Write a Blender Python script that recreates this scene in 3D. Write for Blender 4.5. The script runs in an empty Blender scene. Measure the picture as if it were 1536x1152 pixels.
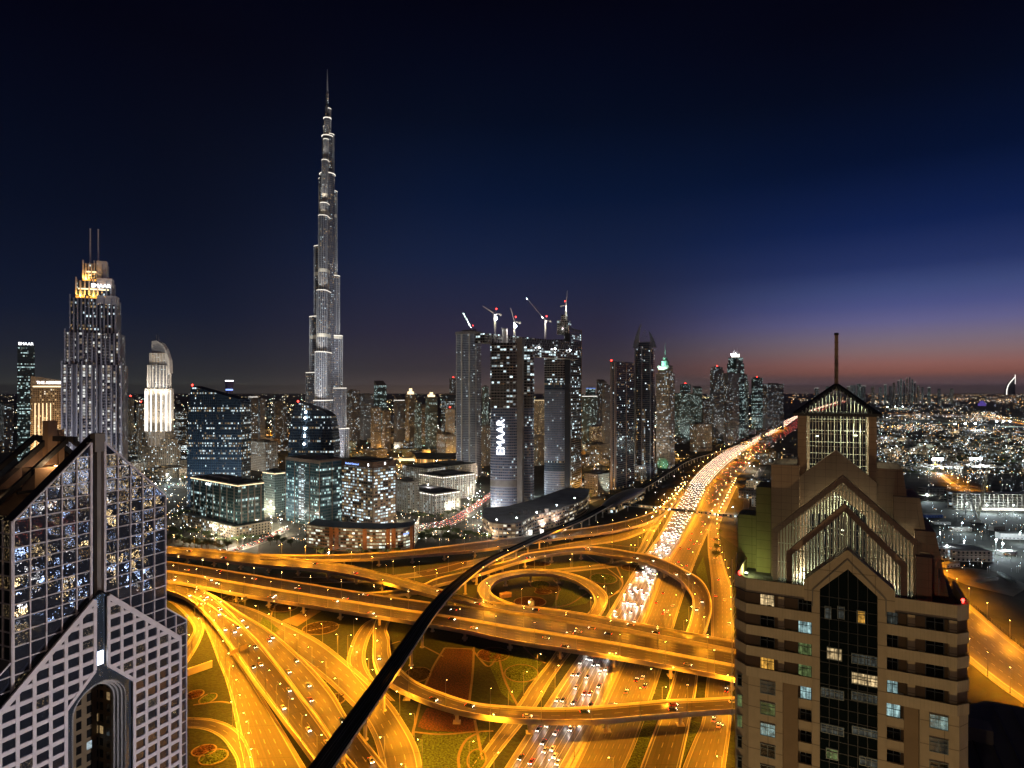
import bpy, math, random
from mathutils import Vector, Matrix
random.seed(7)
S = bpy.context.scene
# ------------------------------------------------------------------ camera
F, HC, CX, CY = 950.0, 175.0, 768.0, 588.0      # focal length in photo pixels, eye height, horizon
cam = bpy.data.objects.new('camera', bpy.data.cameras.new('camera'))
S.collection.objects.link(cam)
cam.location = (0, 0, HC)
cam.rotation_euler = (math.radians(90), 0, 0)
cam.data.lens = 36.0 * F / 1536.0
cam.data.sensor_width = 36.0
cam.data.shift_y = (CY - 576.0) / 1536.0
cam.data.clip_start = 1.0
cam.data.clip_end = 90000
S.camera = cam
S.render.resolution_x, S.render.resolution_y = 1024, 768
S.render.engine = 'CYCLES'
S.view_settings.view_transform = 'Standard'
S.view_settings.look = 'None'
S.view_settings.exposure = 0.0
S.view_settings.gamma = 1.0
S.cycles.use_denoising = True
S.cycles.max_bounces = 5
S.cycles.diffuse_bounces = 2
S.cycles.glossy_bounces = 3
S.cycles.transparent_max_bounces = 8
S.cycles.transmission_bounces = 3
S.cycles.sample_clamp_indirect = 4.0
S.cycles.caustics_reflective = False
S.cycles.caustics_refractive = False
S.cycles.use_light_tree = True
S.cycles.volume_bounces = 0

def lin(r, g, b):
    f = lambda c: (c/255/12.92) if c/255 <= .04045 else ((c/255+.055)/1.055)**2.4
    return (f(r), f(g), f(b), 1)

# ------------------------------------------------------------------ dusk sky
W = bpy.data.worlds.new('World'); S.world = W; W.use_nodes = True
nt = W.node_tree; nt.nodes.clear()
def wn(t, **k):
    n = nt.nodes.new(t)
    for a, v in k.items(): setattr(n, a, v)
    return n
def wm(op, a, b=None):
    n = wn('ShaderNodeMath', operation=op)
    for i, v in enumerate((a, b)):
        if v is None: continue
        if isinstance(v, (int, float)): n.inputs[i].default_value = v
        else: nt.links.new(v, n.inputs[i])
    return n.outputs[0]
tc = wn('ShaderNodeTexCoord'); sx = wn('ShaderNodeSeparateXYZ'); nt.links.new(tc.outputs['Generated'], sx.inputs[0])
hyp = wm('SQRT', wm('ADD', wm('MULTIPLY', sx.outputs[0], sx.outputs[0]), wm('MULTIPLY', sx.outputs[1], sx.outputs[1])))
fx = wm('DIVIDE', sx.outputs[0], wm('MAXIMUM', hyp, .001))
el = wm('MULTIPLY', wm('MAXIMUM', sx.outputs[2], 0.0), 1.8)     # 0..1
def ramp(stops):
    r = wn('ShaderNodeValToRGB'); e = r.color_ramp.elements
    r.color_ramp.interpolation = 'EASE' if False else 'LINEAR'
    while len(e) > 1: e.remove(e[-1])
    first = True
    for p, c in stops:
        if first: e[0].position = p; e[0].color = lin(*c); first = False
        else:
            n = e.new(p); n.color = lin(*c)
    nt.links.new(el, r.inputs[0]); return r.outputs[0]
def eyd(d):                                   # photo row -> ramp position, d = slant distance of that part of the picture
    def ey(py):
        t = (CY - py) / d
        return min(1.0, t / math.sqrt(1 + t*t) * 1.8)
    return ey
ey = eyd(1170.0)
rl = ramp([(0, (50, 50, 48)), (ey(578), (48, 49, 46)), (ey(560), (40, 42, 45)), (ey(520), (29, 33, 45)), (ey(460), (16, 24, 44)), (ey(400), (10, 19, 40)), (ey(300), (4, 12, 32)), (ey(180), (2, 7, 25)), (ey(0), (1, 2, 15))])
ey = eyd(955.0)
rc = ramp([(0, (92, 76, 66)), (ey(576), (74, 63, 62)), (ey(555), (57, 51, 56)), (ey(500), (43, 40, 60)), (ey(450), (32, 36, 62)), (ey(390), (18, 31, 62)), (ey(300), (4, 20, 50)), (ey(180), (1, 9, 30)), (ey(0), (1, 2, 15))])
ey = eyd(1130.0)
rr = ramp([(0, (74, 62, 62)), (ey(577), (78, 62, 66)), (ey(566), (92, 66, 66)), (ey(557), (124, 78, 70)), (ey(545), (136, 90, 84)), (ey(525), (128, 102, 106)), (ey(505), (116, 103, 122)), (ey(480), (96, 94, 136)), (ey(455), (74, 80, 130)), (ey(430), (60, 72, 120)), (ey(395), (36, 50, 98)), (ey(330), (13, 31, 76)), (ey(230), (2, 15, 46)), (ey(120), (1, 7, 27)), (ey(0), (1, 2, 15))])
def mix(f, a, b):
    m = wn('ShaderNodeMix', data_type='RGBA'); nt.links.new(f, m.inputs[0]); nt.links.new(a, m.inputs[6]); nt.links.new(b, m.inputs[7]); return m.outputs[2]
def mrange(v, a, b):
    m = wn('ShaderNodeMapRange', interpolation_type='SMOOTHSTEP'); nt.links.new(v, m.inputs[0]); m.inputs[1].default_value = a; m.inputs[2].default_value = b; return m.outputs[0]
m1 = mix(mrange(fx, -.5, -.05), rl, rc)
m2 = mix(mrange(fx, 0.12, .55), m1, rr)
# the sky stands beyond the haze box: its glow is given as it is before the haze takes its share
HAZE = 2.0e-5
od = wm('DIVIDE', HAZE*685.0, wm('MAXIMUM', sx.outputs[2], .0105))
bg = wn('ShaderNodeBackground'); nt.links.new(m2, bg.inputs[0]); nt.links.new(wm('MINIMUM', wm('EXPONENT', wm('MULTIPLY', od, .95)), 3.0), bg.inputs[1])
# the physical dusk sky under it: sun well set, to the right of the view
sky = wn('ShaderNodeTexSky'); sky.sky_type = 'NISHITA'; sky.sun_disc = False
sky.sun_elevation = math.radians(-5); sky.sun_rotation = math.radians(35)
bg2 = wn('ShaderNodeBackground'); nt.links.new(sky.outputs[0], bg2.inputs[0]); bg2.inputs[1].default_value = 0.006
ad = wn('ShaderNodeAddShader'); nt.links.new(bg.outputs[0], ad.inputs[0]); nt.links.new(bg2.outputs[0], ad.inputs[1])
wo = wn('ShaderNodeOutputWorld'); nt.links.new(ad.outputs[0], wo.inputs[0])

# ------------------------------------------------------------------ helpers: placing
def G(px, py, z=0.0):
    """photo pixel of a point at height z -> where it stands"""
    Y = F * (HC - z) / (py - CY)
    return Vector(((px - CX) * Y / F, Y, z))
def YB(py): return F * HC / (py - CY)
def ZT(py, Y): return HC - (py - CY) * Y / F
def XP(px, Y): return (px - CX) * Y / F

COL = S.collection
def link(o):
    COL.objects.link(o); return o
def tag(o, label=None, cat=None, group=None, kind=None):
    if label: o['label'] = label
    if cat: o['category'] = cat
    if group: o['group'] = group
    if kind: o['kind'] = kind
    return o
def empty(name, loc=(0, 0, 0), rz=0.0, label=None, cat=None, group=None):
    o = bpy.data.objects.new(name, None); link(o); o.location = loc; o.rotation_euler = (0, 0, rz)
    o.empty_display_size = 1
    return tag(o, label, cat, group)

class MB:
    """mesh builder with uv in metres and material slots"""
    def __init__(s): s.v = []; s.f = []; s.uv = []; s.m = []
    def face(s, pts, uvs=None, mi=0):
        i = len(s.v); s.v += [tuple(p) for p in pts]; s.f.append(list(range(i, i+len(pts))))
        s.uv.append(uvs if uvs else [(p[0], p[1]) for p in pts]); s.m.append(mi)
    def prism(s, poly, z0, z1, mi=0, cap=1, bottom=False, zs=None, closed=True, vo=0.0, uo=0.0):
        """poly counter-clockwise [(x,y)], walls with uv = metres round the outline, z"""
        n = len(poly); u = uo
        tz = zs if zs else [z1]*n
        for i in range(n if closed else n-1):
            a, b = poly[i], poly[(i+1) % n]; L = math.hypot(b[0]-a[0], b[1]-a[1])
            s.face([(a[0], a[1], z0), (b[0], b[1], z0), (b[0], b[1], tz[(i+1) % n]), (a[0], a[1], tz[i])],
                   [(u, z0+vo), (u+L, z0+vo), (u+L, tz[(i+1) % n]+vo), (u, tz[i]+vo)], mi)
            u += L
        if cap is not None: s.face([(p[0], p[1], tz[i]) for i, p in enumerate(poly)], None, cap)
        if bottom: s.face([(p[0], p[1], z0) for p in reversed(poly)], None, cap if cap is not None else mi)
    def box(s, x0, x1, y0, y1, z0, z1, mi=0, cap=None):
        s.prism([(x0, y0), (x1, y0), (x1, y1), (x0, y1)], z0, z1, mi, mi if cap is None else cap, True)
    def bar(s, a, b, w, h=None, mi=0, up=(0, 0, 1)):
        """square bar between two points"""
        a = Vector(a); b = Vector(b); h = h or w; d = (b-a)
        if d.length < 1e-6: return
        d.normalize(); up = Vector(up)
        if abs(d.dot(up)) > .98: up = Vector((1, 0, 0))
        x = d.cross(up).normalized()*w/2; y = x.cross(d).normalized()*h/2
        c = [(-1, -1), (1, -1), (1, 1), (-1, 1)]
        A = [a+x*i+y*j for i, j in c]; B = [b+x*i+y*j for i, j in c]; L = (b-a).length
        for i in range(4):
            j = (i+1) % 4
            s.face([A[j], A[i], B[i], B[j]], [(0, 0), (w, 0), (w, L), (0, L)], mi)
        s.face(A, None, mi); s.face(B[::-1], None, mi)
    def tube(s, a, b, r0, r1=None, n=8, mi=0, caps=True):
        a = Vector(a); b = Vector(b); r1 = r0 if r1 is None else r1; d = (b-a).normalized()
        up = Vector((0, 0, 1)) if abs(d.z) < .9 else Vector((1, 0, 0))
        x = d.cross(up).normalized(); y = x.cross(d).normalized(); L = (b-a).length
        A = [a+(x*math.cos(t)+y*math.sin(t))*r0 for t in [2*math.pi*k/n for k in range(n)]]
        B = [b+(x*math.cos(t)+y*math.sin(t))*r1 for t in [2*math.pi*k/n for k in range(n)]]
        for i in range(n):
            j = (i+1) % n
            s.face([A[j], A[i], B[i], B[j]], [(j*r0, 0), (i*r0, 0), (i*r0, L), (j*r0, L)], mi)
        if caps: s.face(A, None, mi); s.face(B[::-1], None, mi)
    def ball(s, c, r, n=8, m=5, mi=0, sz=1.0):
        c = Vector(c)
        P = [[c+Vector((r*math.sin(math.pi*j/m)*math.cos(2*math.pi*i/n), r*math.sin(math.pi*j/m)*math.sin(2*math.pi*i/n), -r*sz*math.cos(math.pi*j/m))) for i in range(n)] for j in range(m+1)]
        for j in range(m):
            for i in range(n):
                k = (i+1) % n
                if j == 0: s.face([P[0][0], P[1][k], P[1][i]], None, mi)
                elif j == m-1: s.face([P[j][i], P[j][k], P[m][0]], None, mi)
                else: s.face([P[j][i], P[j][k], P[j+1][k], P[j+1][i]], None, mi)
    def build(s, name, mats, parent=None, smooth=False, loc=None):
        me = bpy.data.meshes.new(name); me.from_pydata(s.v, [], s.f)
        if not isinstance(mats, (list, tuple)): mats = [mats]
        for m in mats: me.materials.append(m)
        nm = len(mats)
        me.polygons.foreach_set('material_index', [min(i, nm-1) for i in s.m])
        uvl = me.uv_layers.new(name='UVMap'); flat = []
        for u in s.uv:
            for p in u: flat += [p[0], p[1]]
        uvl.data.foreach_set('uv', flat)
        if smooth: me.polygons.foreach_set('use_smooth', [True]*len(s.f))
        me.update()
        o = bpy.data.objects.new(name, me); link(o)
        if parent is not None: o.parent = parent
        if loc is not None: o.location = loc
        return o
def kids(o): return KIDS.get(o.name, [])
def copy_tree(o, loc=None, rz=None, parts=True):
    c = o.copy(); COL.objects.link(c)
    if loc is not None: c.location = loc
    if rz is not None: c.rotation_euler = (0, 0, rz)
    if parts:
        for ch in CH[o.name]:
            d = ch.copy(); COL.objects.link(d); d.parent = c
            for g in CH.get(ch.name, []):
                e = g.copy(); COL.objects.link(e); e.parent = d
    return c
CH = {}
def register(o):
    """remember the children of a thing that will be copied"""
    CH[o.name] = [x for x in bpy.data.objects if x.parent is o]
    for c in CH[o.name]: CH[c.name] = [x for x in bpy.data.objects if x.parent is c]
    return o
_o = ['', 'first', 'second', 'third', 'fourth', 'fifth', 'sixth', 'seventh', 'eighth', 'ninth', 'tenth', 'eleventh', 'twelfth', 'thirteenth', 'fourteenth', 'fifteenth', 'sixteenth', 'seventeenth', 'eighteenth', 'nineteenth']
def nth(i):
    if i < 20: return _o[i]
    t = ['', '', 'twent', 'thirt', 'fort', 'fift', 'sixt', 'sevent', 'eight', 'ninet'][i//10]
    return t+'ieth' if i % 10 == 0 else t+'y-'+_o[i % 10]

# ------------------------------------------------------------------ materials
class NT:
    def __init__(s, name):
        s.mat = bpy.data.materials.new(name); s.mat.use_nodes = True; s.t = s.mat.node_tree
        s.b = s.t.nodes['Principled BSDF']
    def n(s, t, **k):
        n = s.t.nodes.new(t)
        for a, v in k.items(): setattr(n, a, v)
        return n
    def put(s, sock, v):
        if v is None: return
        if isinstance(v, (int, float)): sock.default_value = v
        elif isinstance(v, (tuple, list)): sock.default_value = tuple(v)+((1,) if len(v) == 3 and len(sock.default_value) == 4 else ())
        else: s.t.links.new(v, sock)
    def m(s, op, a, b=None, c=None):
        n = s.n('ShaderNodeMath', operation=op)
        for i, v in enumerate((a, b, c)): s.put(n.inputs[i], v)
        return n.outputs[0]
    def mix(s, f, a, b):
        n = s.n('ShaderNodeMix', data_type='RGBA'); s.put(n.inputs[0], f); s.put(n.inputs[6], a); s.put(n.inputs[7], b); return n.outputs[2]
    def noise(s, vec, scale, detail=3, rough=.5):
        n = s.n('ShaderNodeTexNoise'); s.put(n.inputs['Vector'], vec); n.inputs['Scale'].default_value = scale; n.inputs['Detail'].default_value = detail; n.inputs['Roughness'].default_value = rough
        return n.outputs[0]
    def uv(s):
        u = s.n('ShaderNodeUVMap', uv_map='UVMap'); x = s.n('ShaderNodeSeparateXYZ'); s.t.links.new(u.outputs[0], x.inputs[0]); s.uvv = u.outputs[0]
        return x.outputs[0], x.outputs[1]
    def objc(s): return s.n('ShaderNodeTexCoord').outputs['Object']
    def comb(s, x, y, z=0.0):
        c = s.n('ShaderNodeCombineXYZ'); s.put(c.inputs[0], x); s.put(c.inputs[1], y); s.put(c.inputs[2], z); return c.outputs[0]
    def wh(s, vec):
        n = s.n('ShaderNodeTexWhiteNoise', noise_dimensions='3D'); s.put(n.inputs['Vector'], vec); return n.outputs[0]
    def step(s, v, a, b):
        n = s.n('ShaderNodeMapRange'); s.put(n.inputs[0], v); n.inputs[1].default_value = a; n.inputs[2].default_value = b; return n.outputs[0]
    def set(s, **k):
        for a, v in k.items():
            s.put(s.b.inputs[a.replace('_', ' ')], v)
        return s
    def bump(s, h, strength=.3, dist=.1):
        n = s.n('ShaderNodeBump'); n.inputs['Strength'].default_value = strength; n.inputs['Distance'].default_value = dist; s.put(n.inputs['Height'], h); s.t.links.new(n.outputs[0], s.b.inputs['Normal'])

def plain(name, col, rough=.6, var=.25, scale=.3, metal=0.0, bump=0.0):
    N = NT(name); c = N.objc(); f = N.noise(c, scale, 5, .6)
    d = tuple(x*(1-var) for x in col); e = tuple(min(1, x*(1+var)) for x in col)
    N.set(Base_Color=N.mix(N.step(f, .3, .7), d, e), Roughness=rough, Metallic=metal)
    if bump: N.bump(N.noise(c, scale*8, 3), bump, .2)
    return N.mat
def emit(name, col, strength, sampling='AUTO'):
    N = NT(name); N.set(Base_Color=(.02, .02, .02), Emission_Color=col, Emission_Strength=strength)
    N.mat.cycles.emission_sampling = sampling
    return N.mat

def facade(name, cw=3.0, ch=3.6, mu=.12, mv=.22, lit=.3, wall=(.3, .28, .25), glass=(.015, .02, .03), warm=.5, power=1.5, row=.5,
           spandrel=None, colstripe=0, wrough=.6, wmetal=0.0, tint=None, grough=.12, vline=0.0):
    """windows in a grid: cw x ch metres a cell; lit = share of rooms with the light on"""
    N = NT(name); x, y = N.uv()
    oi = N.n('ShaderNodeObjectInfo').outputs['Random']
    X = N.m('DIVIDE', x, cw); Y = N.m('DIVIDE', y, ch)
    fx = N.m('FRACT', X); fy = N.m('FRACT', Y); ix = N.m('FLOOR', X); iy = N.m('FLOOR', Y)
    a = N.m('MULTIPLY', N.m('GREATER_THAN', fx, mu), N.m('LESS_THAN', fx, 1-mu))
    b = N.m('MULTIPLY', N.m('GREATER_THAN', fy, mv), N.m('LESS_THAN', fy, 1-mv*.4))
    win = N.m('MULTIPLY', a, b)
    seed = N.m('MULTIPLY', oi, 91.7)
    r1 = N.wh(N.comb(ix, iy, seed)); r2 = N.wh(N.comb(ix, iy, N.m('ADD', seed, 3.3))); rr_ = N.wh(N.comb(0.5, iy, N.m('ADD', seed, 7.1)))
    nz = N.noise(N.comb(ix, iy, seed), .13, 2)
    thr = N.m('MULTIPLY', lit, N.m('ADD', 1-row, N.m('MULTIPLY', 2.4*row, N.m('GREATER_THAN', rr_, .58))))
    thr = N.m('MULTIPLY', thr, N.step(nz, .3, .6))
    on = N.m('LESS_THAN', r1, thr)
    col = N.mix(N.m('LESS_THAN', r2, warm), (.75, .93, 1.0), (1.0, .66, .3))
    if tint: col = N.mix(.6, col, tint)
    br = N.m('ADD', .12, N.m('MULTIPLY', N.m('POWER', r2, 2.2), 1.3))
    inn = N.step(N.noise(N.uvv, 1.3, 2), .25, .75)
    E = N.m('MULTIPLY', N.m('MULTIPLY', win, on), N.m('MULTIPLY', N.m('MULTIPLY', br, N.m('ADD', .35, inn)), power))
    wn_ = N.noise(N.uvv, .06, 4)
    wc = N.mix(N.step(wn_, .3, .7), tuple(c*.78 for c in wall), wall)
    if spandrel:
        wc = N.mix(N.m('MULTIPLY', a, N.m('SUBTRACT', 1.0, b)), wc, spandrel)
    gl = N.mix(N.m('MULTIPLY', r2, .8), glass, tuple(c*2.2+.004 for c in glass))
    N.set(Base_Color=N.mix(win, wc, gl), Roughness=N.m('SUBTRACT', wrough, N.m('MULTIPLY', win, wrough-grough)), Metallic=wmetal, Emission_Color=col, Emission_Strength=E)
    N.mat.cycles.emission_sampling = 'NONE'
    return N.mat

def road_mat(name, lanes, base=(.11, .10, .09), deep=.3, solid=False):
    """uv.x in lanes (0 = edge line, lanes = far edge line), uv.y in metres"""
    N = NT(name); x, y = N.uv()
    fr = N.m('FRACT', x); d = N.m('MINIMUM', fr, N.m('SUBTRACT', 1.0, fr))
    line = N.m('LESS_THAN', d, .024)
    dash = N.m('LESS_THAN', N.m('FRACT', N.m('DIVIDE', y, 11.0)), .42)
    e0 = N.m('LESS_THAN', N.m('ABSOLUTE', x), .045); e1 = N.m('LESS_THAN', N.m('ABSOLUTE', N.m('SUBTRACT', x, float(lanes))), .045)
    edge = N.m('MAXIMUM', e0, e1)
    inside = N.m('MULTIPLY', N.m('GREATER_THAN', x, .2), N.m('LESS_THAN', x, lanes-.2))
    mk = N.m('MAXIMUM', edge, N.m('MULTIPLY', N.m('MULTIPLY', line, dash), inside))
    # two wheel tracks and an oil stripe in every lane, long streaks along the road
    tr = N.m('ABSOLUTE', N.m('SINE', N.m('MULTIPLY', x, 2*math.pi)))
    st = N.step(N.noise(N.comb(N.m('MULTIPLY', x, 5.0), N.m('MULTIPLY', y, .004)), 1.0, 4, .7), .2, .8)
    pa = N.noise(N.comb(N.m('MULTIPLY', x, 3.6), N.m('MULTIPLY', y, 1.0)), .35, 5, .6)
    inl = N.m('MULTIPLY', N.m('GREATER_THAN', x, 0.0), N.m('LESS_THAN', x, float(lanes)))
    k = N.m('MULTIPLY', N.m('ADD', .5 if deep < .5 else .22, N.m('MULTIPLY', st, .9 if deep < .5 else 1.45)), N.m('ADD', .75, N.m('MULTIPLY', pa, .5)))
    k = N.m('MULTIPLY', k, N.m('SUBTRACT', 1.3, N.m('MULTIPLY', inl, N.m('ADD', deep, N.m('MULTIPLY', tr, .3)))))
    v = N.n('ShaderNodeVectorMath', operation='SCALE'); v.inputs[0].default_value = base; N.put(v.inputs['Scale'], k)
    jc = v.outputs[0]
    if deep > .5:
        jn = N.m('LESS_THAN', N.m('FRACT', N.m('DIVIDE', y, 34.0)), .014); jc = N.mix(N.m('MULTIPLY', jn, .85), jc, (.01, .01, .01))
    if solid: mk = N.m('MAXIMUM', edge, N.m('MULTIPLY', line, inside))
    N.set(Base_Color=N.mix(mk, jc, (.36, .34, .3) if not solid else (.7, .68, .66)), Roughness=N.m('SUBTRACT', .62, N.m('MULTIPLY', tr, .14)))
    return N.mat

M = {}
M['conc'] = plain('concrete', (.5, .45, .38), .8, .18, .12)
M['concd'] = plain('dark_concrete', (.2, .18, .16), .8, .2, .1)
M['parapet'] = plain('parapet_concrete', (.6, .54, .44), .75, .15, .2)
M['steel'] = plain('galvanised_steel', (.3, .3, .3), .45, .1, 1, .7)
M['dark'] = plain('dark_metal', (.03, .03, .035), .5, .2, 1, .4)
M['white'] = plain('white_panel', (.7, .68, .66), .5, .08, .4)
M['roof'] = plain('roof_membrane', (.11, .11, .11), .85, .3, .05)
M['roofl'] = plain('pale_roof', (.36, .35, .32), .85, .25, .05)
M['sodium'] = emit('sodium_lamp', (1.0, .62, .2), 60, 'NONE')
M['ledlamp'] = emit('white_lamp', (.85, .95, 1.0), 70, 'NONE')
M['red'] = emit('red_beacon', (1.0, .03, .02), 14, 'NONE')
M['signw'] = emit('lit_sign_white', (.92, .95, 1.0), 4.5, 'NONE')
M['glow'] = emit('warm_light_strip', (1.0, .75, .42), 2.2, 'NONE')
M['gloww'] = emit('white_light_strip', (1.0, .95, .85), 2.2, 'NONE')
M['glowo'] = emit('orange_light_strip', (1.0, .42, .06), 1.6, 'NONE')
M['glowb'] = emit('blue_light_strip', (.25, .4, 1.0), 2.2, 'NONE')
M['kerb'] = plain('kerb_stone', (.4, .36, .3), .8, .15, .5)
# ------------------------------------------------------------------ ground
def ground_mat():
    N = NT('city_ground'); c = N.objc()
    n1 = N.step(N.noise(c, .004, 6, .6), .35, .65); n2 = N.step(N.noise(c, .05, 5, .6), .3, .7)
    a = N.mix(n1, (.02, .018, .014), (.07, .062, .05)); v = N.n('ShaderNodeTexVoronoi'); v.feature = 'F1'; v.inputs['Scale'].default_value = .045; N.put(v.inputs['Vector'], c); v.distance = 'CHEBYCHEV'; bw = N.n('ShaderNodeRGBToBW'); N.t.links.new(v.outputs['Color'], bw.inputs[0]); a = N.mix(N.step(bw.outputs[0], .2, .8), a, (.012, .014, .010)); n2 = N.step(N.noise(c, .35, 5, .7), .35, .65)
    N.set(Base_Color=N.mix(N.m('MULTIPLY', n2, .5), a, (.03, .035, .022)), Roughness=.9)
    return N.mat
g = MB()
xs = [-60000, -20000, -8000, -3000, -1200, -400, 0, 400, 1200, 3000, 8000, 20000, 60000]
ys = [-3000, -800, 0, 300, 600, 1000, 1800, 3500, 8000, 20000, 70000]
for i in range(len(xs)-1):
    for j in range(len(ys)-1):
        g.face([(xs[i], ys[j], 0), (xs[i+1], ys[j], 0), (xs[i+1], ys[j+1], 0), (xs[i], ys[j+1], 0)])
tag(g.build('ground', ground_mat()), kind='structure')
def lawn_mat(name, a, b, sc=1.2, bump=.6):
    N = NT(name); c = N.objc()
    n = N.step(N.noise(c, sc, 4, .7), .38, .62); k = N.step(N.noise(c, .03, 3), .3, .7)
    N.set(Base_Color=N.mix(k, N.mix(n, a, b), N.mix(n, tuple(x*.6 for x in a), b)), Roughness=.95); N.bump(n, bump, .3)
    return N.mat
M['lawn'] = lawn_mat('lawn', (.005, .010, .003), (.017, .033, .008), .5)
M['bedg'] = lawn_mat('green_shrub_bed', (.005, .016, .003), (.09, .16, .025), .9, 1)
M['bedr'] = lawn_mat('red_flower_bed', (.012, .008, .004), (.13, .04, .018), 1.0, 1)
M['bedo'] = lawn_mat('bare_flower_bed', (.015, .009, .004), (.04, .02, .008), .6, 1)
M['pave'] = plain('pale_paving', (.17, .13, .09), .85, .15, .3)
SHEET = [0.012]
def sheet(name, pts, mat, z=None, kind='structure', world=False, label=None, cat=None, group=None):
    SHEET[0] += .004
    z = SHEET[0] if z is None else z
    P = [p if world else G(*p) for p in pts]
    A = sum(P[i][0]*P[(i+1) % len(P)][1]-P[(i+1) % len(P)][0]*P[i][1] for i in range(len(P)))
    if A < 0: P = P[::-1]
    c = (sum(p[0] for p in P)/len(P), sum(p[1] for p in P)/len(P))
    m = MB(); m.face([(p[0]-c[0], p[1]-c[1], 0) for p in P])
    o = m.build(name, mat); o.location = (c[0], c[1], z)
    return tag(o, label, cat, group, kind)
sheet('lawn', [(120, 838), (560, 845), (900, 800), (1060, 790), (1120, 830), (1180, 1290), (200, 1290)], M['lawn'])

# ------------------------------------------------------------------ ribbons
def catmull(P, n):
    out = []
    for i in range(len(P)-1):
        p0 = P[max(i-1, 0)]; p1 = P[i]; p2 = P[i+1]; p3 = P[min(i+2, len(P)-1)]
        if i == 0: p0 = p1*2-p2
        if i+2 > len(P)-1: p3 = p2*2-p1
        t0 = 0; t1 = t0+max((p1-p0).length, .01)**.5; t2 = t1+max((p2-p1).length, .01)**.5; t3 = t2+max((p3-p2).length, .01)**.5
        for k in range(n):
            t = t1+(t2-t1)*k/n
            A1 = p0*((t1-t)/(t1-t0))+p1*((t-t0)/(t1-t0)); A2 = p1*((t2-t)/(t2-t1))+p2*((t-t1)/(t2-t1)); A3 = p2*((t3-t)/(t3-t2))+p3*((t-t2)/(t3-t2))
            B1 = A1*((t2-t)/(t2-t0))+A2*((t-t0)/(t2-t0)); B2 = A2*((t3-t)/(t3-t1))+A3*((t-t1)/(t3-t1))
            out.append(B1*((t2-t)/(t2-t1))+B2*((t-t1)/(t2-t1)))
    out.append(P[-1]); return out
class Rib:
    def __init__(s, st, sub=7, zoff=0.0):
        L = [G(a[0], a[1], a[4]) for a in st]; R = [G(a[2], a[3], a[4]) for a in st]
        s.L = catmull(L, sub); s.R = catmull(R, sub)
        for i in range(len(s.L)):
            z = (s.L[i].z+s.R[i].z)/2+zoff; s.L[i].z = z; s.R[i].z = z
        s.C = [(a+b)/2 for a, b in zip(s.L, s.R)]
        s.d = [0.0]
        for i in range(1, len(s.C)): s.d.append(s.d[-1]+(s.C[i]-s.C[i-1]).length)
        # is L really the left-hand side when walking along C?
        k = len(s.C)//2; t = s.C[k]-s.C[k-1]; w = s.L[k]-s.R[k]
        s.sg = 1 if t.x*w.y-t.y*w.x > 0 else -1
    def at(s, dist, f=0.5):
        """point at this distance, f: 0 = L edge .. 1 = R edge, with direction"""
        dist = max(0, min(dist, s.d[-1]-.01)); i = 0
        lo, hi = 0, len(s.d)-1
        while hi-lo > 1:
            m = (lo+hi)//2
            if s.d[m] <= dist: lo = m
            else: hi = m
        i = lo; k = (dist-s.d[i])/max(s.d[i+1]-s.d[i], 1e-6)
        l = s.L[i].lerp(s.L[i+1], k); r = s.R[i].lerp(s.R[i+1], k)
        return l.lerp(r, f), (s.C[i+1]-s.C[i]).normalized(), (r-l)
    def strip(s, m, fa, fb, o, dz=0.0, mi=0, ua=None, ub=None):
        for i in range(len(s.L)-1):
            a = s.L[i].lerp(s.R[i], fa)-o; b = s.L[i].lerp(s.R[i], fb)-o; c = s.L[i+1].lerp(s.R[i+1], fb)-o; d = s.L[i+1].lerp(s.R[i+1], fa)-o
            q = [a, b, c, d]; uv = [(ua, s.d[i]), (ub, s.d[i]), (ub, s.d[i+1]), (ua, s.d[i+1])] if ua is not None else None
            q = [p+Vector((0, 0, dz)) for p in q]
            if s.sg < 0: q = q[::-1]; uv = uv[::-1] if uv else None
            m.face(q, uv, mi)
    def wall(s, m, side, o, z0, z1, w=.35, inset=0.0, mi=0, i0=0, i1=None):
        """a wall along one edge; side 0 = L edge, 1 = R edge"""
        i1 = len(s.L)-1 if i1 is None else i1
        for i in range(i0, i1):
            E, O = (s.L, s.R) if side == 0 else (s.R, s.L)
            n0 = (O[i]-E[i]).normalized(); n1 = (O[i+1]-E[i+1]).normalized()
            a = E[i]+n0*inset-o; b = E[i+1]+n1*inset-o; a2 = a+n0*w; b2 = b+n1*w
            u = [(s.d[i], z0), (s.d[i+1], z0), (s.d[i+1], z1), (s.d[i], z1)]
            Z0 = Vector((0, 0, z0)); Z1 = Vector((0, 0, z1))
            m.face([a+Z0, b+Z0, b+Z1, a+Z1], u, mi); m.face([b2+Z0, a2+Z0, a2+Z1, b2+Z1], u, mi)
            m.face([a+Z1, b+Z1, b2+Z1, a2+Z1], None, mi)
            if z0 != 0: m.face([a+Z0, a2+Z0, b2+Z0, b+Z0], None, mi)
            if i == i0: m.face([a+Z0, a+Z1, a2+Z1, a2+Z0], None, mi)
            if i == i1-1: m.face([b+Z0, b2+Z0, b2+Z1, b+Z1], None, mi)
RM = {n: road_mat('asphalt_%d_lanes' % n, n) for n in (1, 2, 3, 4, 5, 7)}
RMS = road_mat('asphalt_streak_lines', 7, (.12, .115, .12), .3, True)  # bright unbroken lane lines stand in for streaks of headlights
RMD = {n: road_mat('dark_asphalt_%d_lanes' % n, n, (.10, .088, .078), .72) for n in (1, 2, 3, 4, 5)}
ZOFF = [0.06]
RIBS = {}
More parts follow.
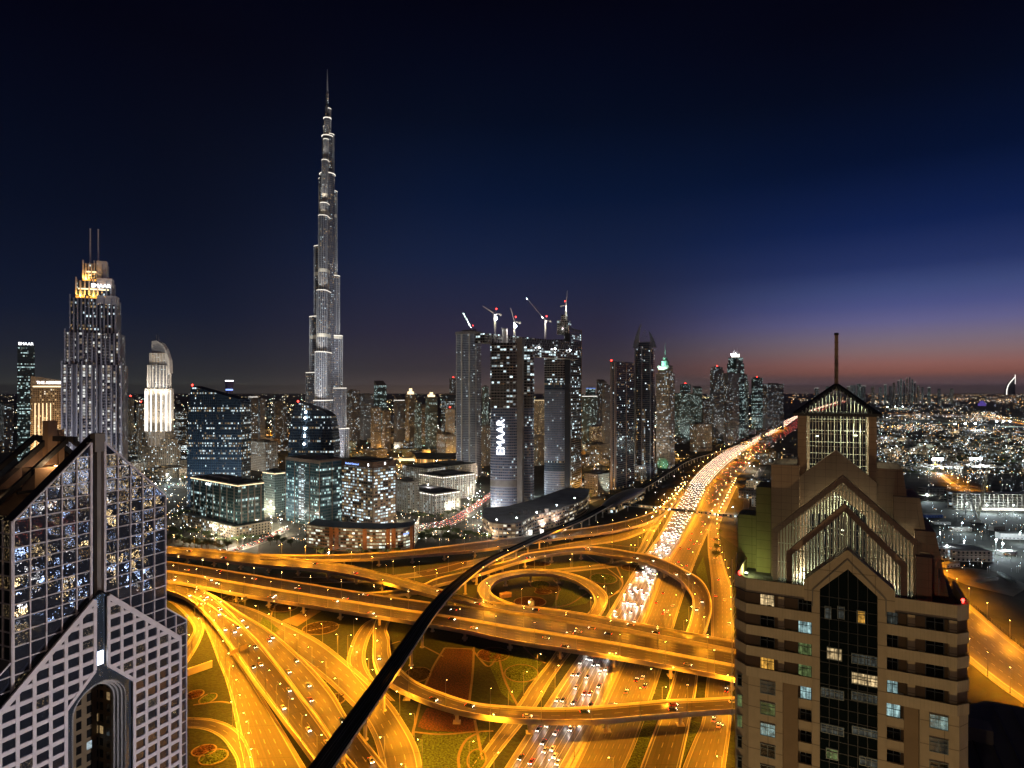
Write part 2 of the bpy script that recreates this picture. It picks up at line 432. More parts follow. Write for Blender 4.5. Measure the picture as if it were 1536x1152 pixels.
def road(key, st, lanes, name='road', shoulder=.35, kerbs=True, sub=7, kh=.14):
    ZOFF[0] += .006
    r = Rib(st, sub, ZOFF[0]); RIBS[key] = r; o = Vector((r.C[0].x, r.C[0].y, 0))
    m = MB(); r.strip(m, 0, 1, o, 0, 0, -shoulder, lanes+shoulder)
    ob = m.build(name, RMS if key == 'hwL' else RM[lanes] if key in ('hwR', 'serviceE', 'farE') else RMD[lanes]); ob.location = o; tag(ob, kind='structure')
    if kerbs:
        for sd in (0, 1):
            k = MB(); r.wall(k, sd, o, -r.C[0].z+.004 if False else -.05, kh, .3, -.3); k.build('kerb', M['kerb'], ob)
    return r
def overpass(key, st, lanes, label, shoulder=.3, piers=34, sub=7, girder=1.7, ph=1.15, pier_w=.5, wall_below=2.6, cat='overpass', pw=.45):
    """a raised road: deck on a girder, parapets both sides, piers where it is high, a solid wall where it is low"""
    ZOFF[0] += .006
    r = Rib(st, sub, ZOFF[0]); RIBS[key] = r; o = Vector((r.C[0].x, r.C[0].y, 0))
    e = empty('overpass', o, 0, label, cat)
    m = MB(); r.strip(m, 0, 1, o, 0, 0, -shoulder, lanes+shoulder); m.build('road_deck', RMD[lanes], e)
    gm = MB(); n = len(r.L)
    for i in range(n-1):
        # side faces and soffit, down to the ground where the road is low
        for E, O in ((r.L, r.R), (r.R, r.L)):
            q = []
            for k in (i, i+1):
                nn = (O[k]-E[k]).normalized()
                zb = 0 if r.C[i].z < wall_below+.5 and r.C[i+1].z < wall_below+.5 else r.C[k].z-girder
                q.append((E[k]-nn*.15-o, r.C[k].z-.03, zb))
            (a, za, ya), (b, zb_, yb) = q
            gm.face([(a.x, a.y, ya), (b.x, b.y, yb), (b.x, b.y, zb_), (a.x, a.y, za)], [(r.d[i], 0), (r.d[i+1], 0), (r.d[i+1], zb_), (r.d[i], za)])
        a, b, c, d = r.L[i]-o, r.R[i]-o, r.R[i+1]-o, r.L[i+1]-o
        dz = Vector((0, 0, girder))
        if r.C[i].z > wall_below: gm.face([a-dz, d-dz, c-dz, b-dz])
    gm.build('girder', M['conc'], e)
    for sd in (0, 1):
        p = MB(); r.wall(p, sd, o, -.06, ph, pw, -.16); p.build('parapet', M['parapet'], e)
    x = piers*.5
    while x < r.d[-1]:
        c, t, w = r.at(x)
        if c.z > wall_below+1.2:
            p = MB(); wd = w.length*pier_w; nn = w.normalized(); c = c-o; zt = c.z-girder-.02
            hw = min(2.6, w.length*.22)
            for s_ in ((-1, 1) if w.length > 15 else (0,)):
                q = c+nn*s_*w.length*.2
                p.tube((q.x, q.y, 0), (q.x, q.y, zt-1.3), 1.0, 1.0, 10)
            # hammerhead
            a = c-nn*w.length*.38; b = c+nn*w.length*.38
            p.bar((a.x, a.y, zt-.65), (b.x, b.y, zt-.65), 1.8, 1.3)
            p.box(c.x-2, c.x+2, c.y-2, c.y+2, 0.02, .5)
            p.build('pier', M['conc'], e)
        x += piers
    return r

HW = [('L', [(702,1240),(758,1152),(817,1060),(868,985),(903,935),(955,850),(990,800),(1014,756),(1031,728),(1057,699),(1098,670),(1156,642),(1186,627),(1226,611.5),(1262,601)],
       [797,847,898,928,960,995,1027,1050,1063,1089,1126,1175,1196.5,1234,1268]),
      ('R', [(812,1240),(862,1152),(905,1060),(940,985),(967,935),(1000,850),(1031,800),(1053,756),(1066,728),(1092,699),(1129,670),(1178,642),(1199,627),(1237,611.5),(1270,601)],
       [880,937,973,998,1012,1040,1061,1081,1095,1122,1153,1196,1210,1245,1276])]
# runs on towards and past the camera's foot, as the real road does
def near_ext(l0, l1, r0, r1):  # two rows (py 1240, 1152) -> extra station at py 1500
    k = (1500-1240)/(1240-1152); return (l0+(l0-l1)*k, 1500, r0+(r0-r1)*k, 1500, 0)
stL = [near_ext(702, 758, 797, 847)]+[(a, b, r, b, 0) for (a, b), r in zip(HW[0][1], HW[0][2])]
stR = [near_ext(812, 862, 880, 937)]+[(a, b, r, b, 0) for (a, b), r in zip(HW[1][1], HW[1][2])]
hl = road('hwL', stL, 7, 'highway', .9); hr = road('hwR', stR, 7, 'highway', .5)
# raised median between them
st = [(a[2], a[1], b[0], b[1], 0) for a, b in zip(stL, stR)]
med = Rib(st, 7, .05); o = Vector((med.C[0].x, med.C[0].y, 0)); m = MB(); med.strip(m, .08, .92, o, .15); med.wall(m, 0, o, -.04, .16, .3, .3); med.wall(m, 1, o, -.04, .16, .3, .3)
# a low crash barrier down its middle
for i in range(len(med.C)-1):
    m.bar(med.C[i]-o+Vector((0, 0, .6)), med.C[i+1]-o+Vector((0, 0, .6)), .35, .8)
ob = m.build('median', M['kerb']); ob.location = o; tag(ob, kind='structure')

road('serviceE', [(1000,1300,1078,1300,0),(1010,1200,1080,1200,0),(1025,1152,1087,1152,0),(1042,1110,1093,1110,0),(1053,1085,1096,1085,0),(1060,1027,1097,1027,0),(1067,960,1100,960,0),(1067,936,1100,936,0),(1068,880,1097,880,0),(1066,858,1089,858,0),(1062,820,1079,820,0),(1064,790,1079,790,0),(1080,756,1093,756,0),(1095,728,1106,728,0)], 4, 'slip_road', .4)
road('frontW', [(955,828,966,828,0),(970,800,981,800,0),(986,778,994,778,0),(1004,757,1012,757,0),(1022,735,1029,735,0)][::-1]+[(942,838,952,842,0),(920,843,926,850,0),(880,849,884,855,0),(840,853,842,859,0),(800,857,800,862,0)], 1, 'slip_road', .35)
road('loopOut', [(845,960,872,960,0),(824,993,846,993,0),(797,1027,823,1027,0),(775,1060,804,1060,0),(725,1127,751,1127,0),(708,1152,733,1152,0),(650,1235,683,1235,0)], 2, 'slip_road', .5)
road('merge', [(975,782,990,787,0),(925,799,932,811,0),(852,815,855,822,0),(797,825,799,832,0),(740,834,742,842,0),(700,842,702,851,0),(655,853,657,861,0),(600,862,602,869,0),(540,867,540,874,0),(440,866,440,873,0)], 2, 'slip_road', .4)
road('T', [(566,925,586,925,0),(548,935,568,935,0),(534,952,556,952,0),(524,977,548,977,0),(521,993,548,993,0),(528,1008,554,1010,0),(543,1026,570,1030,0),(560,1048,592,1052,0)], 2, 'slip_road', .5)
road('U', [(270,872,266,880,0),(300,885,297,895,0),(320,896,312,908,0),(380,914,364,929,0),(423,933,402,953,0),(478,961,446,987,0),(522,995,486,1018,0),(556,1025,518,1048,0),(586,1056,545,1078,0),(606,1085,560,1105,0),(625,1120,568,1130,0),(633,1152,573,1160,0),(640,1215,575,1220,0)], 3, 'slip_road', .5)
road('Y', [(300,898,290,905,0),(318,922,302,930,0),(338,958,317,962,0),(352,985,327,990,0),(366,1005,337,1014,0),(384,1032,345,1040,0),(405,1065,351,1068,0),(428,1102,358,1105,0),(458,1152,368,1155,0),(490,1205,368,1212,0)], 4, 'slip_road', .4)
road('Z', [(180,1090,185,1108,0),(250,1077,250,1094,0),(282,1077,282,1092,0),(315,1079,308,1095,0),(342,1087,330,1106,0),(362,1102,345,1124,0),(374,1125,355,1142,0),(382,1160,358,1165,0),(390,1210,362,1212,0)], 2, 'slip_road', .4)
road('Q', [(220,868,215,885,0),(250,880,246,898,0),(280,898,266,912,0),(298,918,283,930,0),(306,940,291,944,0),(300,962,284,960,0),(284,990,266,985,0),(255,1030,235,1020,0)], 2, 'slip_road', .5)
road('farE', [(1380,835,1360,905,0),(1421,878,1400,940,0),(1449,902,1449,990,0),(1500,946,1500,1031,0),(1536,975,1536,1056,0),(1640,1060,1640,1150,0)], 5, 'road', .6)

# raised roads; the near edge of the photo reading includes the girder, so it is lifted by one girder depth
Z9 = 9.0
V1 = [(150,829,150,864,Z9),(250,843,250,872,Z9),(365,861,365,893,Z9),(480,880,480,912,Z9),(600,899,600,931,Z9),(690,911,690,946,Z9),(765,921,765,962,Z9),(920,946,920,986,Z9),(1105,981,1105,1020,Z9),(1250,1008,1250,1050,Z9)]
def split(st, a, b): return [(s_[0]+(s_[2]-s_[0])*a, s_[1]+(s_[3]-s_[1])*a, s_[0]+(s_[2]-s_[0])*b, s_[1]+(s_[3]-s_[1])*b, s_[4]) for s_ in st]
overpass('V1a', split(V1, 0, .485), 4, 'far carriageway of the wide straight viaduct crossing the highway', .3, 36)
overpass('V1b', split(V1, .52, 1), 4, 'near carriageway of the wide straight viaduct crossing the highway', .3, 36)
overpass('V2', [(150,810,150,824,Z9),(249,821,249,832,Z9),(318,826,318,840,Z9),(396,834,396,849,Z9),(480,844,480,856,Z9),(522,849,522,863,Z9),(569,860,569,873,Z9),(616,872,616,886,Z9),(663,886,663,898,Z9),(696,896,696,904,Z9),(727,903,727,912,Z9),(765,908,765,919,Z9),(850,918,850,929,Z9),(920,930,920,942,Z9),(1000,945,1000,957,Z9),(1105,964,1105,977,Z9),(1250,990,1250,1004,Z9)], 2, 'curved two-lane viaduct sweeping down to join the wide viaduct')
overpass('V3', [(390,832.5,390,840,Z9),(460,834,460,841,Z9),(538,832,538,840,Z9),(600,828,600,836,Z9),(663,821,663,831,Z9),(711,815,711,827,Z9),(774,807,774,818,8),(840,798,840,808,6.5),(920,786,920,798,4),(975,771,978,782,2),(1003,752,1008,760,.6),(1024,732,1029,738,.1)], 2, 'long upper viaduct passing behind the others below the office blocks')
overpass('E', [(520,893,520,900,.3),(600,886,600,893,1),(632,879,632,888,1.6),(655,869,655,879,3),(700,858,700,868,6),(767,841,767,847,9),(789,831.5,789,841,9),(820,827,820,834,9),(852,823,852,830,9),(883,821,883,829,9),(920,824.5,918,835,9),(952,830,947,839,9),(975,834,968,846,9),(1005,845,996,857,9),(1029,857,1018,870,9),(1050,870,1030,882,8.5),(1063,889,1038,896,7),(1067,913,1039,914,5),(1062,936,1034,936,3),(1054,960,1026,960,1.2),(1047,1010,1013,1010,.1),(1043,1043,1003,1043,.05),(1020,1152,962,1152,.05),(995,1250,930,1250,.05)], 3, 'long ramp curving over the highway and down to its right side')
overpass('loop', [(775,909,740,909,Z9),(748,899,723,899,Z9),(736,889,716,888,Z9),(738,880,720,877,Z9),(749,871,736,866,Z9),(772,865,763,858.5,Z9),(800,862,800,855.5,8.6),(832,864,835,857.5,8),(858,871,868,865,7),(876,881,893,877,6),(888,892,909,892,4.4),(892,902,911,902,3.4),(886,917,905,915,2),(872,932,894,931,.8),(850,958,873,958,.1)], 2, 'loop ramp circling the round garden left of the highway', wall_below=1.8, piers=26)
overpass('S', [(588,925,566,925,.2),(580,945,560,945,1),(585,962,560,962,2),(585,977,559,980,3.2),(590,993,561,996,4.6),(603,1008,570,1016,6),(622,1024,600,1036,7.4),(663,1042,655,1059,8.6),(713,1057,709,1073,Z9),(760,1062,758,1080,Z9),(817,1065,817,1083,Z9),(867,1064,867,1083,Z9),(920,1060,920,1081,Z9),(960,1056.5,960,1077,Z9),(1000,1053,1000,1074,Z9),(1050,1051,1050,1070,Z9),(1105,1048,1105,1067,Z9),(1250,1044,1250,1062,Z9)], 2, 'near curved ramp bridging the whole highway at the bottom', .45, piers=40)
overpass('W', [(290,880,282,892,6),(330,900,308,905,5.4),(359,920,335,924,5),(403,947,378,955,5),(458,995,417,1003,5),(499,1042,448,1045,5),(519,1076,474,1075,5),(546,1112,502,1120,5),(577,1152,525,1165,5),(612,1200,552,1215,5)], 3, 'right-hand branch of the forked ramp beside the glass tower', .4, wall_below=7)
overpass('X', [(236,862,236,880,7.5),(252,869,250,887,7),(291,879,278,898,6),(330,906,308,922,5.3),(376,952,344,968,5),(424,1008,386,1028,5),(468,1068,424,1080,5),(500,1112,452,1117,5),(536,1156,482,1160,5),(580,1210,512,1215,5)], 3, 'left-hand branch of the forked ramp beside the glass tower', .4, wall_below=2.8)
# tunnel mouth under the left slip road
tw = empty('retaining_wall', G(300, 1000), 0, 'orange lit retaining wall of the underpass beside the glass tower', 'retaining wall')
p = [G(262, 1022)-tw.location, G(281, 1014)-tw.location, G(318, 1001)-tw.location]
m = MB()
for a, b in zip(p[:-1], p[1:]): m.bar((a.x, a.y, 2), (b.x, b.y, 2), .6, 4)
m.build('wall_panel', M['conc'], tw); m = MB()
for a, b in zip(p[:-1], p[1:]): m.bar((a.x, a.y, 4.2), (b.x, b.y, 4.2), .9, .35)
m.build('coping', M['parapet'], tw)

# ------------------------------------------------------------------ garden beds
def bed(cx, cy, rx, ry, mat, label, rot=0):
    c = G(cx, cy); sc = F/c.y
    ax = rx/sc; ay = ry*c.y*c.y/(F*HC)
    SHEET[0] += .004
    e = empty('flower_bed', (c.x, c.y, SHEET[0]), 0, label, 'flower bed', 'round flower beds in the interchange')
    m = MB(); n = 36; P = [(ax*math.cos(2*math.pi*k/n), ay*math.sin(2*math.pi*k/n)) for k in range(n)]
    rng = random.Random(int(cx)); m.face([(x, y, .02) for x, y in P]); 
    for k in range(int(min(420, ax*ay*1.3))):   # low clumps of planting
        t = rng.uniform(0, 2*math.pi); q = math.sqrt(rng.random())*.93; r = rng.uniform(.35, .8)
        m.ball((ax*q*math.cos(t), ay*q*math.sin(t), .15), r, 5, 3, 0, .6)
    m.build('planting', mat, e)
    k_ = MB()
    for i in range(n):
        a, b = P[i], P[(i+1) % n]; k_.bar((a[0], a[1], .1), (b[0], b[1], .1), .7, .3)
    k_.build('bed_edging', M['pave'], e)
bed(312, 1048, 11, 8, M['bedg'], 'yellow-green oval bed nearest the tunnel wall by the glass tower')
bed(292, 1042, 12, 7, M['bedr'], 'reddish oval bed half hidden by the glass tower')
bed(306, 1126, 17, 9, M['bedr'], 'dark red oval bed inside the lower left loop')
bed(320, 1136, 20, 12, M['bedg'], 'yellow-green oval bed overlapping the red one in the lower left loop')
bed(481, 942, 26, 10, M['bedo'], 'large dark circle crossed by a path between the left ramps')
bed(360, 897, 16, 5, M['bedo'], 'small circle under the left end of the wide viaduct')
bed(425, 912, 20, 6, M['bedo'], 'second dark circle under the left end of the wide viaduct')
bed(740, 982, 24, 11, M['bedr'], 'red oval bed under the middle of the wide viaduct')
bed(782, 1010, 25, 13, M['bedg'], 'mottled green round bed beside the slip road left of the highway')
bed(505, 1049, 13, 9, M['bedo'], 'small bed in the fork left of the metro line')
bed(626, 1012, 20, 11, M['bedo'], 'dark oval bed beside the near ramp and right of the metro line')
bed(810, 877, 15, 6, M['bedg'], 'green oval bed at the top of the loop garden')
bed(822, 884, 19, 5.5, M['bedo'], 'brown oval bed behind the green one in the loop garden')
bed(815, 888, 13, 4, M['bedr'], 'flat red oval in the middle of the loop garden')
bed(795, 903, 24, 8, M['bedr'], 'red bed by the pump house in the loop garden')
bed(905, 868, 20, 8, M['bedg'], 'green oval right of the loop garden')
bed(950, 852, 18, 5, M['bedo'], 'narrow brown oval beside the left edge of the highway')
bed(806, 846, 20, 4, M['bedo'], 'thin dark oval under the ramp left of the highway')
bed(715, 1140, 14, 16, M['bedg'], 'green bed with a curved edge at the bottom left of the highway')
for pts, mt in [([(667,973),(711,975),(703,1057),(636,1030)], 'bedr'), ([(640,1095),(700,1100),(712,1096),(716,1074),(640,1062),(626,1090)], 'bedr'),
            ([(636,1098),(715,1100),(735,1096),(705,1152),(690,1180),(630,1180),(620,1130)], 'bedg'),
            ([(733,975),(790,970),(820,985),(770,1055),(752,1040),(735,1000)], 'bedg'), ([(835,905),(870,880),(892,895),(880,905),(835,915)], 'bedg'), ([(850,868),(876,886),(850,905),(828,910),(838,890)], 'bedg'),
            ([(1044,857),(1055,835),(1066,890),(1062,900),(1050,876)], 'bedg'), ([(540,870),(420,880),(360,868),(440,858)], 'bedo'),
            ([(700,848),(655,866),(640,868),(622,858),(700,838)], 'bedo'), ([(395,925),(420,945),(410,950),(390,935)], 'bedg'), ([(325,945),(335,945),(358,975),(348,980)], 'bedg'),
            ([(974,1050),(996,1050),(975,1110),(950,1180),(930,1180)], 'bedg'), ([(1036,1080),(1052,1085),(1030,1130),(1018,1160),(1012,1150)], 'bedg')]:
    sheet('planting_bed', pts, M[mt], kind='structure')
def path(pts, w=1.4):
    P = [G(*p) for p in pts]; P = catmull(P, 8) if len(P) > 2 else P
    SHEET[0] += .004; o = P[0].copy(); o.z = SHEET[0]; m = MB()
    for a, b in zip(P[:-1], P[1:]):
        n = Vector((-(b-a).y, (b-a).x, 0)).normalized()*w/2; q = [a-n-P[0], b-n-P[0], b+n-P[0], a+n-P[0]]
        m.face(q)
    ob = m.build('path', M['pave']); ob.location = o; tag(ob, kind='structure')
for p in ([(703,1060),(709,1010),(711,970)], [(667,972),(711,974)], [(667,972),(650,1000),(637,1030)], [(632,968),(665,985)], [(748,985),(757,1020),(776,1058)], [(785,970),(800,985),(818,995)],
          [(748,982),(733,1000),(716,984),(709,975)], [(630,1055),(618,1105)], [(618,1098),(660,1102),(712,1098),(740,1097)], [(712,1080),(718,1110),(724,1140)], [(720,1098),(700,1110),(688,1135),(690,1160)],
          [(835,900),(838,880),(830,870)], [(820,912),(850,908),(880,890)], [(560,975),(600,962)], [(455,948),(510,937)], [(455,1010),(478,1000)], [(900,900),(925,890),(934,875),(925,850)],
          [(880,833),(930,868),(933,880),(910,900)], [(700,842),(640,858)], [(290,1058),(330,1053),(350,1056)], [(870,805),(905,815),(958,822)], [(330,900),(345,893),(365,897)], [(405,926),(418,905),(440,900)]):
    path(p)
# tooled concrete spandrel under the viaducts and the lit ramp under it
sheet('lit_underpass_slab', [(422,932),(470,912),(482,917),(446,940)], M['pave'])
# ------------------------------------------------------------------ street lamps
NOLIGHT = globals().get('NOLIGHT', False)
def lamp_light(name, col, power, spot=150):
    l = bpy.data.lights.new(name, 'SPOT'); l.energy = power; l.color = col; l.spot_size = math.radians(spot); l.spot_blend = .35; l.shadow_soft_size = .25
    return l
OR = (1.0, .34, .012)
LP = 39000
L_or = lamp_light('sodium_light', OR, LP); L_or2 = lamp_light('sodium_light_wide', OR, LP*1.5)
L_wh = lamp_light('white_light', (.85, .95, 1.0), LP*.5, 160); L_far = lamp_light('sodium_light_far', OR, LP*3.2)
def lamp_proto(double, h, one_mesh=False, head='sodium'):
    e = empty('street_lamp', (0, 0, 0))
    m = MB(); m.tube((0, 0, 0), (0, 0, h), .16, .08, 8); m.tube((0, 0, 0), (0, 0, .8), .28, .24, 8)
    sides = (-1, 1) if double else (1,)
    for s_ in sides: m.bar((0, 0, h-.1), (s_*1.9, 0, h+.25), .09, .09)
    m.build('pole', M['steel'], e)
    for s_ in sides:
        k = MB(); k.box(s_*1.9-.45, s_*1.9+.55, -.2, .2, h+.2, h+.4); k.build('lamp_housing', M['steel'], e)
        q = MB(); q.ball((s_*2.0, 0, h+.14), .3, 8, 5, 0, .5); q.build('lamp_glass', M[head], e)
    return register(e)
P1 = lamp_proto(False, 14); P2 = lamp_proto(True, 15.5); PW = lamp_proto(False, 10, head='ledlamp')
LQ = []
def put_lamp(proto, loc, rz, label, group, light, lh, double=False, parts=True, lights=True):
    LQ.append((math.hypot(loc[0], loc[1]), proto, tuple(loc), rz, label, group, light, lh, double))
def along(key, phrase, spacing, f, d0=15, d1=1e9, double=False, side=1, light=None, dz=0.0, proto=None, kind='orange', group=None):
    r = RIBS[key] if isinstance(key, str) else key
    x = d0; i = 1
    while x < min(r.d[-1], d1):
        c, t, w = r.at(x, f)
        nn = w.normalized()*side
        rz = math.atan2(nn.y, nn.x)
        pr = proto or (P2 if double else P1)
        put_lamp(pr, (c.x, c.y, c.z+dz), rz, '%s lamp from the near end %s' % (nth(i), phrase), group or 'orange street lamps of the interchange', light or (L_or2 if double else L_or), 15.5 if double else 13.9, double)
        sp = spacing(x) if callable(spacing) else spacing
        x += sp; i += 1
along(med, 'on the highway median', lambda x: 30 if x < 900 else 62, .5, 40, 3300, True, 1, L_or2, .15)
along('hwL', 'on the left highway shoulder', lambda x: 48 if x < 900 else 90, -.02, 60, 2000, False, 1)
along('hwR', 'on the right highway shoulder', lambda x: 48 if x < 900 else 90, 1.03, 60, 2000, False, -1)
along('V1a', 'of the double lamps on the wide viaduct', 32, 1.03, 40, 1e9, True, 1, L_or, 0)
along('V1b', 'on the near parapet of the wide viaduct', 29, 1.01, 55, 1e9, False, -1)
along('V2', 'of the curved joining viaduct', 27, 0.0, 20, 1e9, False, 1)
along('V3', 'on the far upper viaduct', 27, 1.0, 20, 1e9, False, -1)
along('E', 'of the ramp curving over the highway', 26, 1.0, 30, 640, False, -1)
along('loop', 'of the loop ramp', 23, 1.0, 15, 1e9, False, -1)
along('S', 'of the near ramp crossing the highway', 26, 1.0, 18, 1e9, False, -1)
along('W', 'of the right branch of the forked ramp', 24, 0.0, 20, 1e9, False, 1)
along('X', 'of the left branch of the forked ramp', 22, 1.0, 12, 1e9, False, -1)
along('U', 'beside the slip road right of the fork', 23, 0.0, 20, 1e9, False, 1)
along('Y', 'beside the hatched slip road', 22, 1.0, 12, 1e9, False, -1)
along('Z', 'beside the lower left loop', 24, 0.0, 60, 1e9, False, 1)
along('Q', 'beside the bend next to the glass tower', 30, 0.0, 20, 1e9, False, 1)
along('serviceE', 'beside the slip road right of the highway', 29, 1.0, 20, 1e9, False, -1)
along('loopOut', 'beside the slip road left of the highway', 26, 0.0, 10, 1e9, False, 1)
along('T', 'beside the link under the wide viaduct', 30, 0.0, 16, 1e9, False, 1)
along('merge', 'of the ground road below the far viaduct', 32, 1.0, 20, 1e9, False, -1)
along('frontW', 'beside the frontage road below the station', 40, 0.0, 20, 1e9, False, 1)
along('farE', 'on the far side of the road behind beige tower', 30, 0.02, 20, 1e9, False, 1, L_or2)
along('farE', 'on the near side of the road behind beige tower', 30, 0.98, 20, 1e9, False, -1, L_or2)

# ------------------------------------------------------------------ metro line
MS = [(440,1215,17,15),(484,1152,16.5,14),(549,1060,16,13),(584,1010,16,12.4),(618,960,15.5,12),(646,920,15,11.5),(673,889,14.5,11),(691,873,14,11),(727,846,13.5,11),(774,823,13,11),(821,801,12.5,11),(868,782,12,11),(902,764,12,11),(932,748,11.5,11),(959,735,11.5,11),(1005,707,11,11),(1024,695,11,11),(1046,686,11,11),(1079,677,11,11),(1108,665.5,11,11),(1136,652,11,11),(1150,645,11,11),(1172,636,11,11)]
mc = catmull([G(a, b, z) for a, b, z, w in MS], 8)
o = Vector((mc[0].x, mc[0].y, 0)); me_ = empty('metro_viaduct', o, 0, 'dark elevated metro line sweeping from the bottom edge to the distance', 'railway viaduct')
class Line(Rib):
    def __init__(s, C, w):
        s.C = C; n = len(C); s.L = []; s.R = []; s.sg = 1
        for i in range(n):
            t = (C[min(i+1, n-1)]-C[max(i-1, 0)]); t.z = 0; t.normalize(); nn = Vector((-t.y, t.x, 0))
            s.L.append(C[i]+nn*w/2); s.R.append(C[i]-nn*w/2)
        s.d = [0.0]
        for i in range(1, n): s.d.append(s.d[-1]+(C[i]-C[i-1]).length)
ml = Line(mc, 10.2)
m = MB(); ml.strip(m, 0, 1, o, 0, 0, 0, 10)
prof = [(-5.1, -.0), (-4.6, -.9), (-2.2, -2.1), (2.2, -2.1), (4.6, -.9), (5.1, -.0)]
for i in range(len(mc)-1):
    n0 = (ml.R[i]-ml.L[i]).normalized(); n1 = (ml.R[i+1]-ml.L[i+1]).normalized()
    for (a, za), (b, zb) in zip(prof[:-1], prof[1:]):
        A = mc[i]+n0*a-o; B = mc[i]+n0*b-o; C_ = mc[i+1]+n1*b-o; D = mc[i+1]+n1*a-o
        m.face([A+Vector((0, 0, za)), D+Vector((0, 0, za)), C_+Vector((0, 0, zb)), B+Vector((0, 0, zb))])
M['track'] = plain('dark_trackbed', (.007, .007, .009), .6, .3, .3)
M['rail'] = plain('rail_steel', (.06, .06, .08), .35, .1, 1, .9)
M['track'].node_tree.nodes['Principled BSDF'].inputs['Specular IOR Level'].default_value = .1
m.build('track_deck', [M['track']], me_)
for sd in (0, 1):
    p = MB(); ml.wall(p, sd, o, .004, 1.5, .22, 0); p.build('parapet', M['track'] if sd == 0 else M['parapet'], me_)  # near parapet paler, its lit edge put into the colour
for off in (-2.9, -1.45, 1.45, 2.9):
    p = MB()
    for i in range(len(mc)-1):
        n0 = (ml.R[i]-ml.L[i]).normalized(); n1 = (ml.R[i+1]-ml.L[i+1]).normalized()
        p.bar(mc[i]+n0*off-o+Vector((0, 0, .2)), mc[i+1]+n1*off-o+Vector((0, 0, .2)), .14, .2)
    p.build('rail', M['rail'], me_)
p = MB()
for i in range(len(mc)-1): p.bar(mc[i]-o+Vector((0, 0, .45)), mc[i+1]-o+Vector((0, 0, .45)), .9, .5)
p.build('walkway', M['track'], me_)
x = 22
while x < ml.d[-1]-5:
    c, t, w = ml.at(x); nn = w.normalized()
    p = MB(); q = c-o
    p.tube((q.x, q.y, 0), (q.x, q.y, q.z-3.6), .95, .95, 12); p.tube((q.x, q.y, q.z-3.6), (q.x, q.y, q.z-2.1), .95, 2.2, 12); p.tube((q.x, q.y, 0.02), (q.x, q.y, .5), 1.7, 1.6, 12)
    p.build('pier', M['conc'], me_); x += 29

# station: a long golden-grey shell, and the glazed footbridge
sc_, st_, sw_ = ml.at(0)
P0 = G(905, 760, 12); P1_ = G(962, 733, 12); ax = (P1_-P0); L = ax.length; rz = math.atan2(ax.y, ax.x)
e = empty('metro_station', (P0.x, P0.y, 0), rz, 'shell-roofed metro station straddling the elevated line beside the highway', 'metro station')
M['shell'] = plain('bronze_shell', (.2, .17, .13), .35, .15, .3, .7)
m = MB(); n = 16; k = 10
def shell(i, j):
    u = i/n; v = j/k; wdt = 5+9*math.sin(math.pi*min(max(u, .02), .98))**.6; h = 3+8.5*math.sin(math.pi*min(max(u, .03), .97))**.7
    a = math.pi*v; return (u*L, -math.cos(a)*wdt, 9+math.sin(a)*h)
for i in range(n):
    for j in range(k): m.face([shell(i, j), shell(i, j+1), shell(i+1, j+1), shell(i+1, j)], [(i*4, j*3), (i*4, j*3+3), (i*4+4, j*3+3), (i*4+4, j*3)])
m.build('shell_roof', M['shell'], e, True)
m = MB(); m.box(L*.1, L*.9, -11, 11, 0, 9); m.build('concourse', facade('station_wall', 4, 4.5, .1, .2, .8, (.2, .17, .13), warm=.8, power=1.2), e)
m = MB()
for i in range(0, n+1): 
    for j in range(k): m.bar(shell(i, j), shell(i, j+1), .35, .35)
m.build('shell_rib', M['shell'], e)
A = G(936, 757, 9); B = G(1112, 776, 9); ax = B-A; L2 = ax.length
e = empty('footbridge', (A.x, A.y, 0), math.atan2(ax.y, ax.x), 'glazed footbridge spanning the highway from the metro station', 'footbridge')
m = MB(); m.box(0, L2, -2.4, 2.4, 7.6, 8.3); m.box(0, L2, -2.5, 2.5, 11.2, 11.6); m.build('bridge_deck', M['steel'], e)
m = MB(); m.prism([(0, -2.2), (L2, -2.2), (L2, 2.2), (0, 2.2)], 8.3, 11.2); m.build('glazing', facade('footbridge_glass', 3, 2.9, .08, .1, .9, (.2, .2, .2), warm=.75, power=1.9, row=0), e)
m = MB()
for i in range(int(L2/3)+1):
    for s_ in (-2.35, 2.35): m.box(i*3-.1, i*3+.1, s_-.1, s_+.1, 8.3, 11.2)
m.build('glazing_frame', M['steel'], e)
for x in (6, L2*.33, L2*.6, L2-8):
    m = MB(); m.tube((x, 0, 0), (x, 0, 7.6), .8, .8, 10); m.build('pier', M['conc'], e)

# ------------------------------------------------------------------ sign gantries over the slip roads
def gantry(px, py, px2, py2, label, h=7.5):
    A = G(px, py); B = G(px2, py2); ax = B-A; L = ax.length
    e = empty('sign_gantry', A, math.atan2(ax.y, ax.x), label, 'sign gantry')
    m = MB(); m.tube((0, 0, 0), (0, 0, h-1), .22, .2, 8); m.tube((0, 0, h-1), (1.2, 0, h), .2, .18, 8)
    m.build('post', M['steel'], e)
    m = MB()
    for z in (h-.6, h+.6):
        for y in (-.4, .4): m.bar((1, y, z), (L, y, z), .15)
    for i in range(int(L/1.5)): m.bar((1+i*1.5, -.4, h-.6), (2.2+i*1.5, -.4, h+.6), .09)
    m.build('truss', M['steel'], e)
    m = MB(); m.box(L*.15, L*.55, -.75, -.6, h-1.5, h+1.6); m.box(L*.6, L*.95, -.75, -.6, h-1.5, h+1.6); m.build('sign_board', plain('sign_board_back', (.25, .2, .12), .5, .1, 1), e)
gantry(338, 1000, 372, 985, 'sign gantry with slatted boards over the hatched slip road')
gantry(292, 925, 314, 915, 'sign gantry at the head of the hatched slip road')
gantry(357, 916, 388, 902, 'sign gantry with a curved arm over the ramp below the wide viaduct')
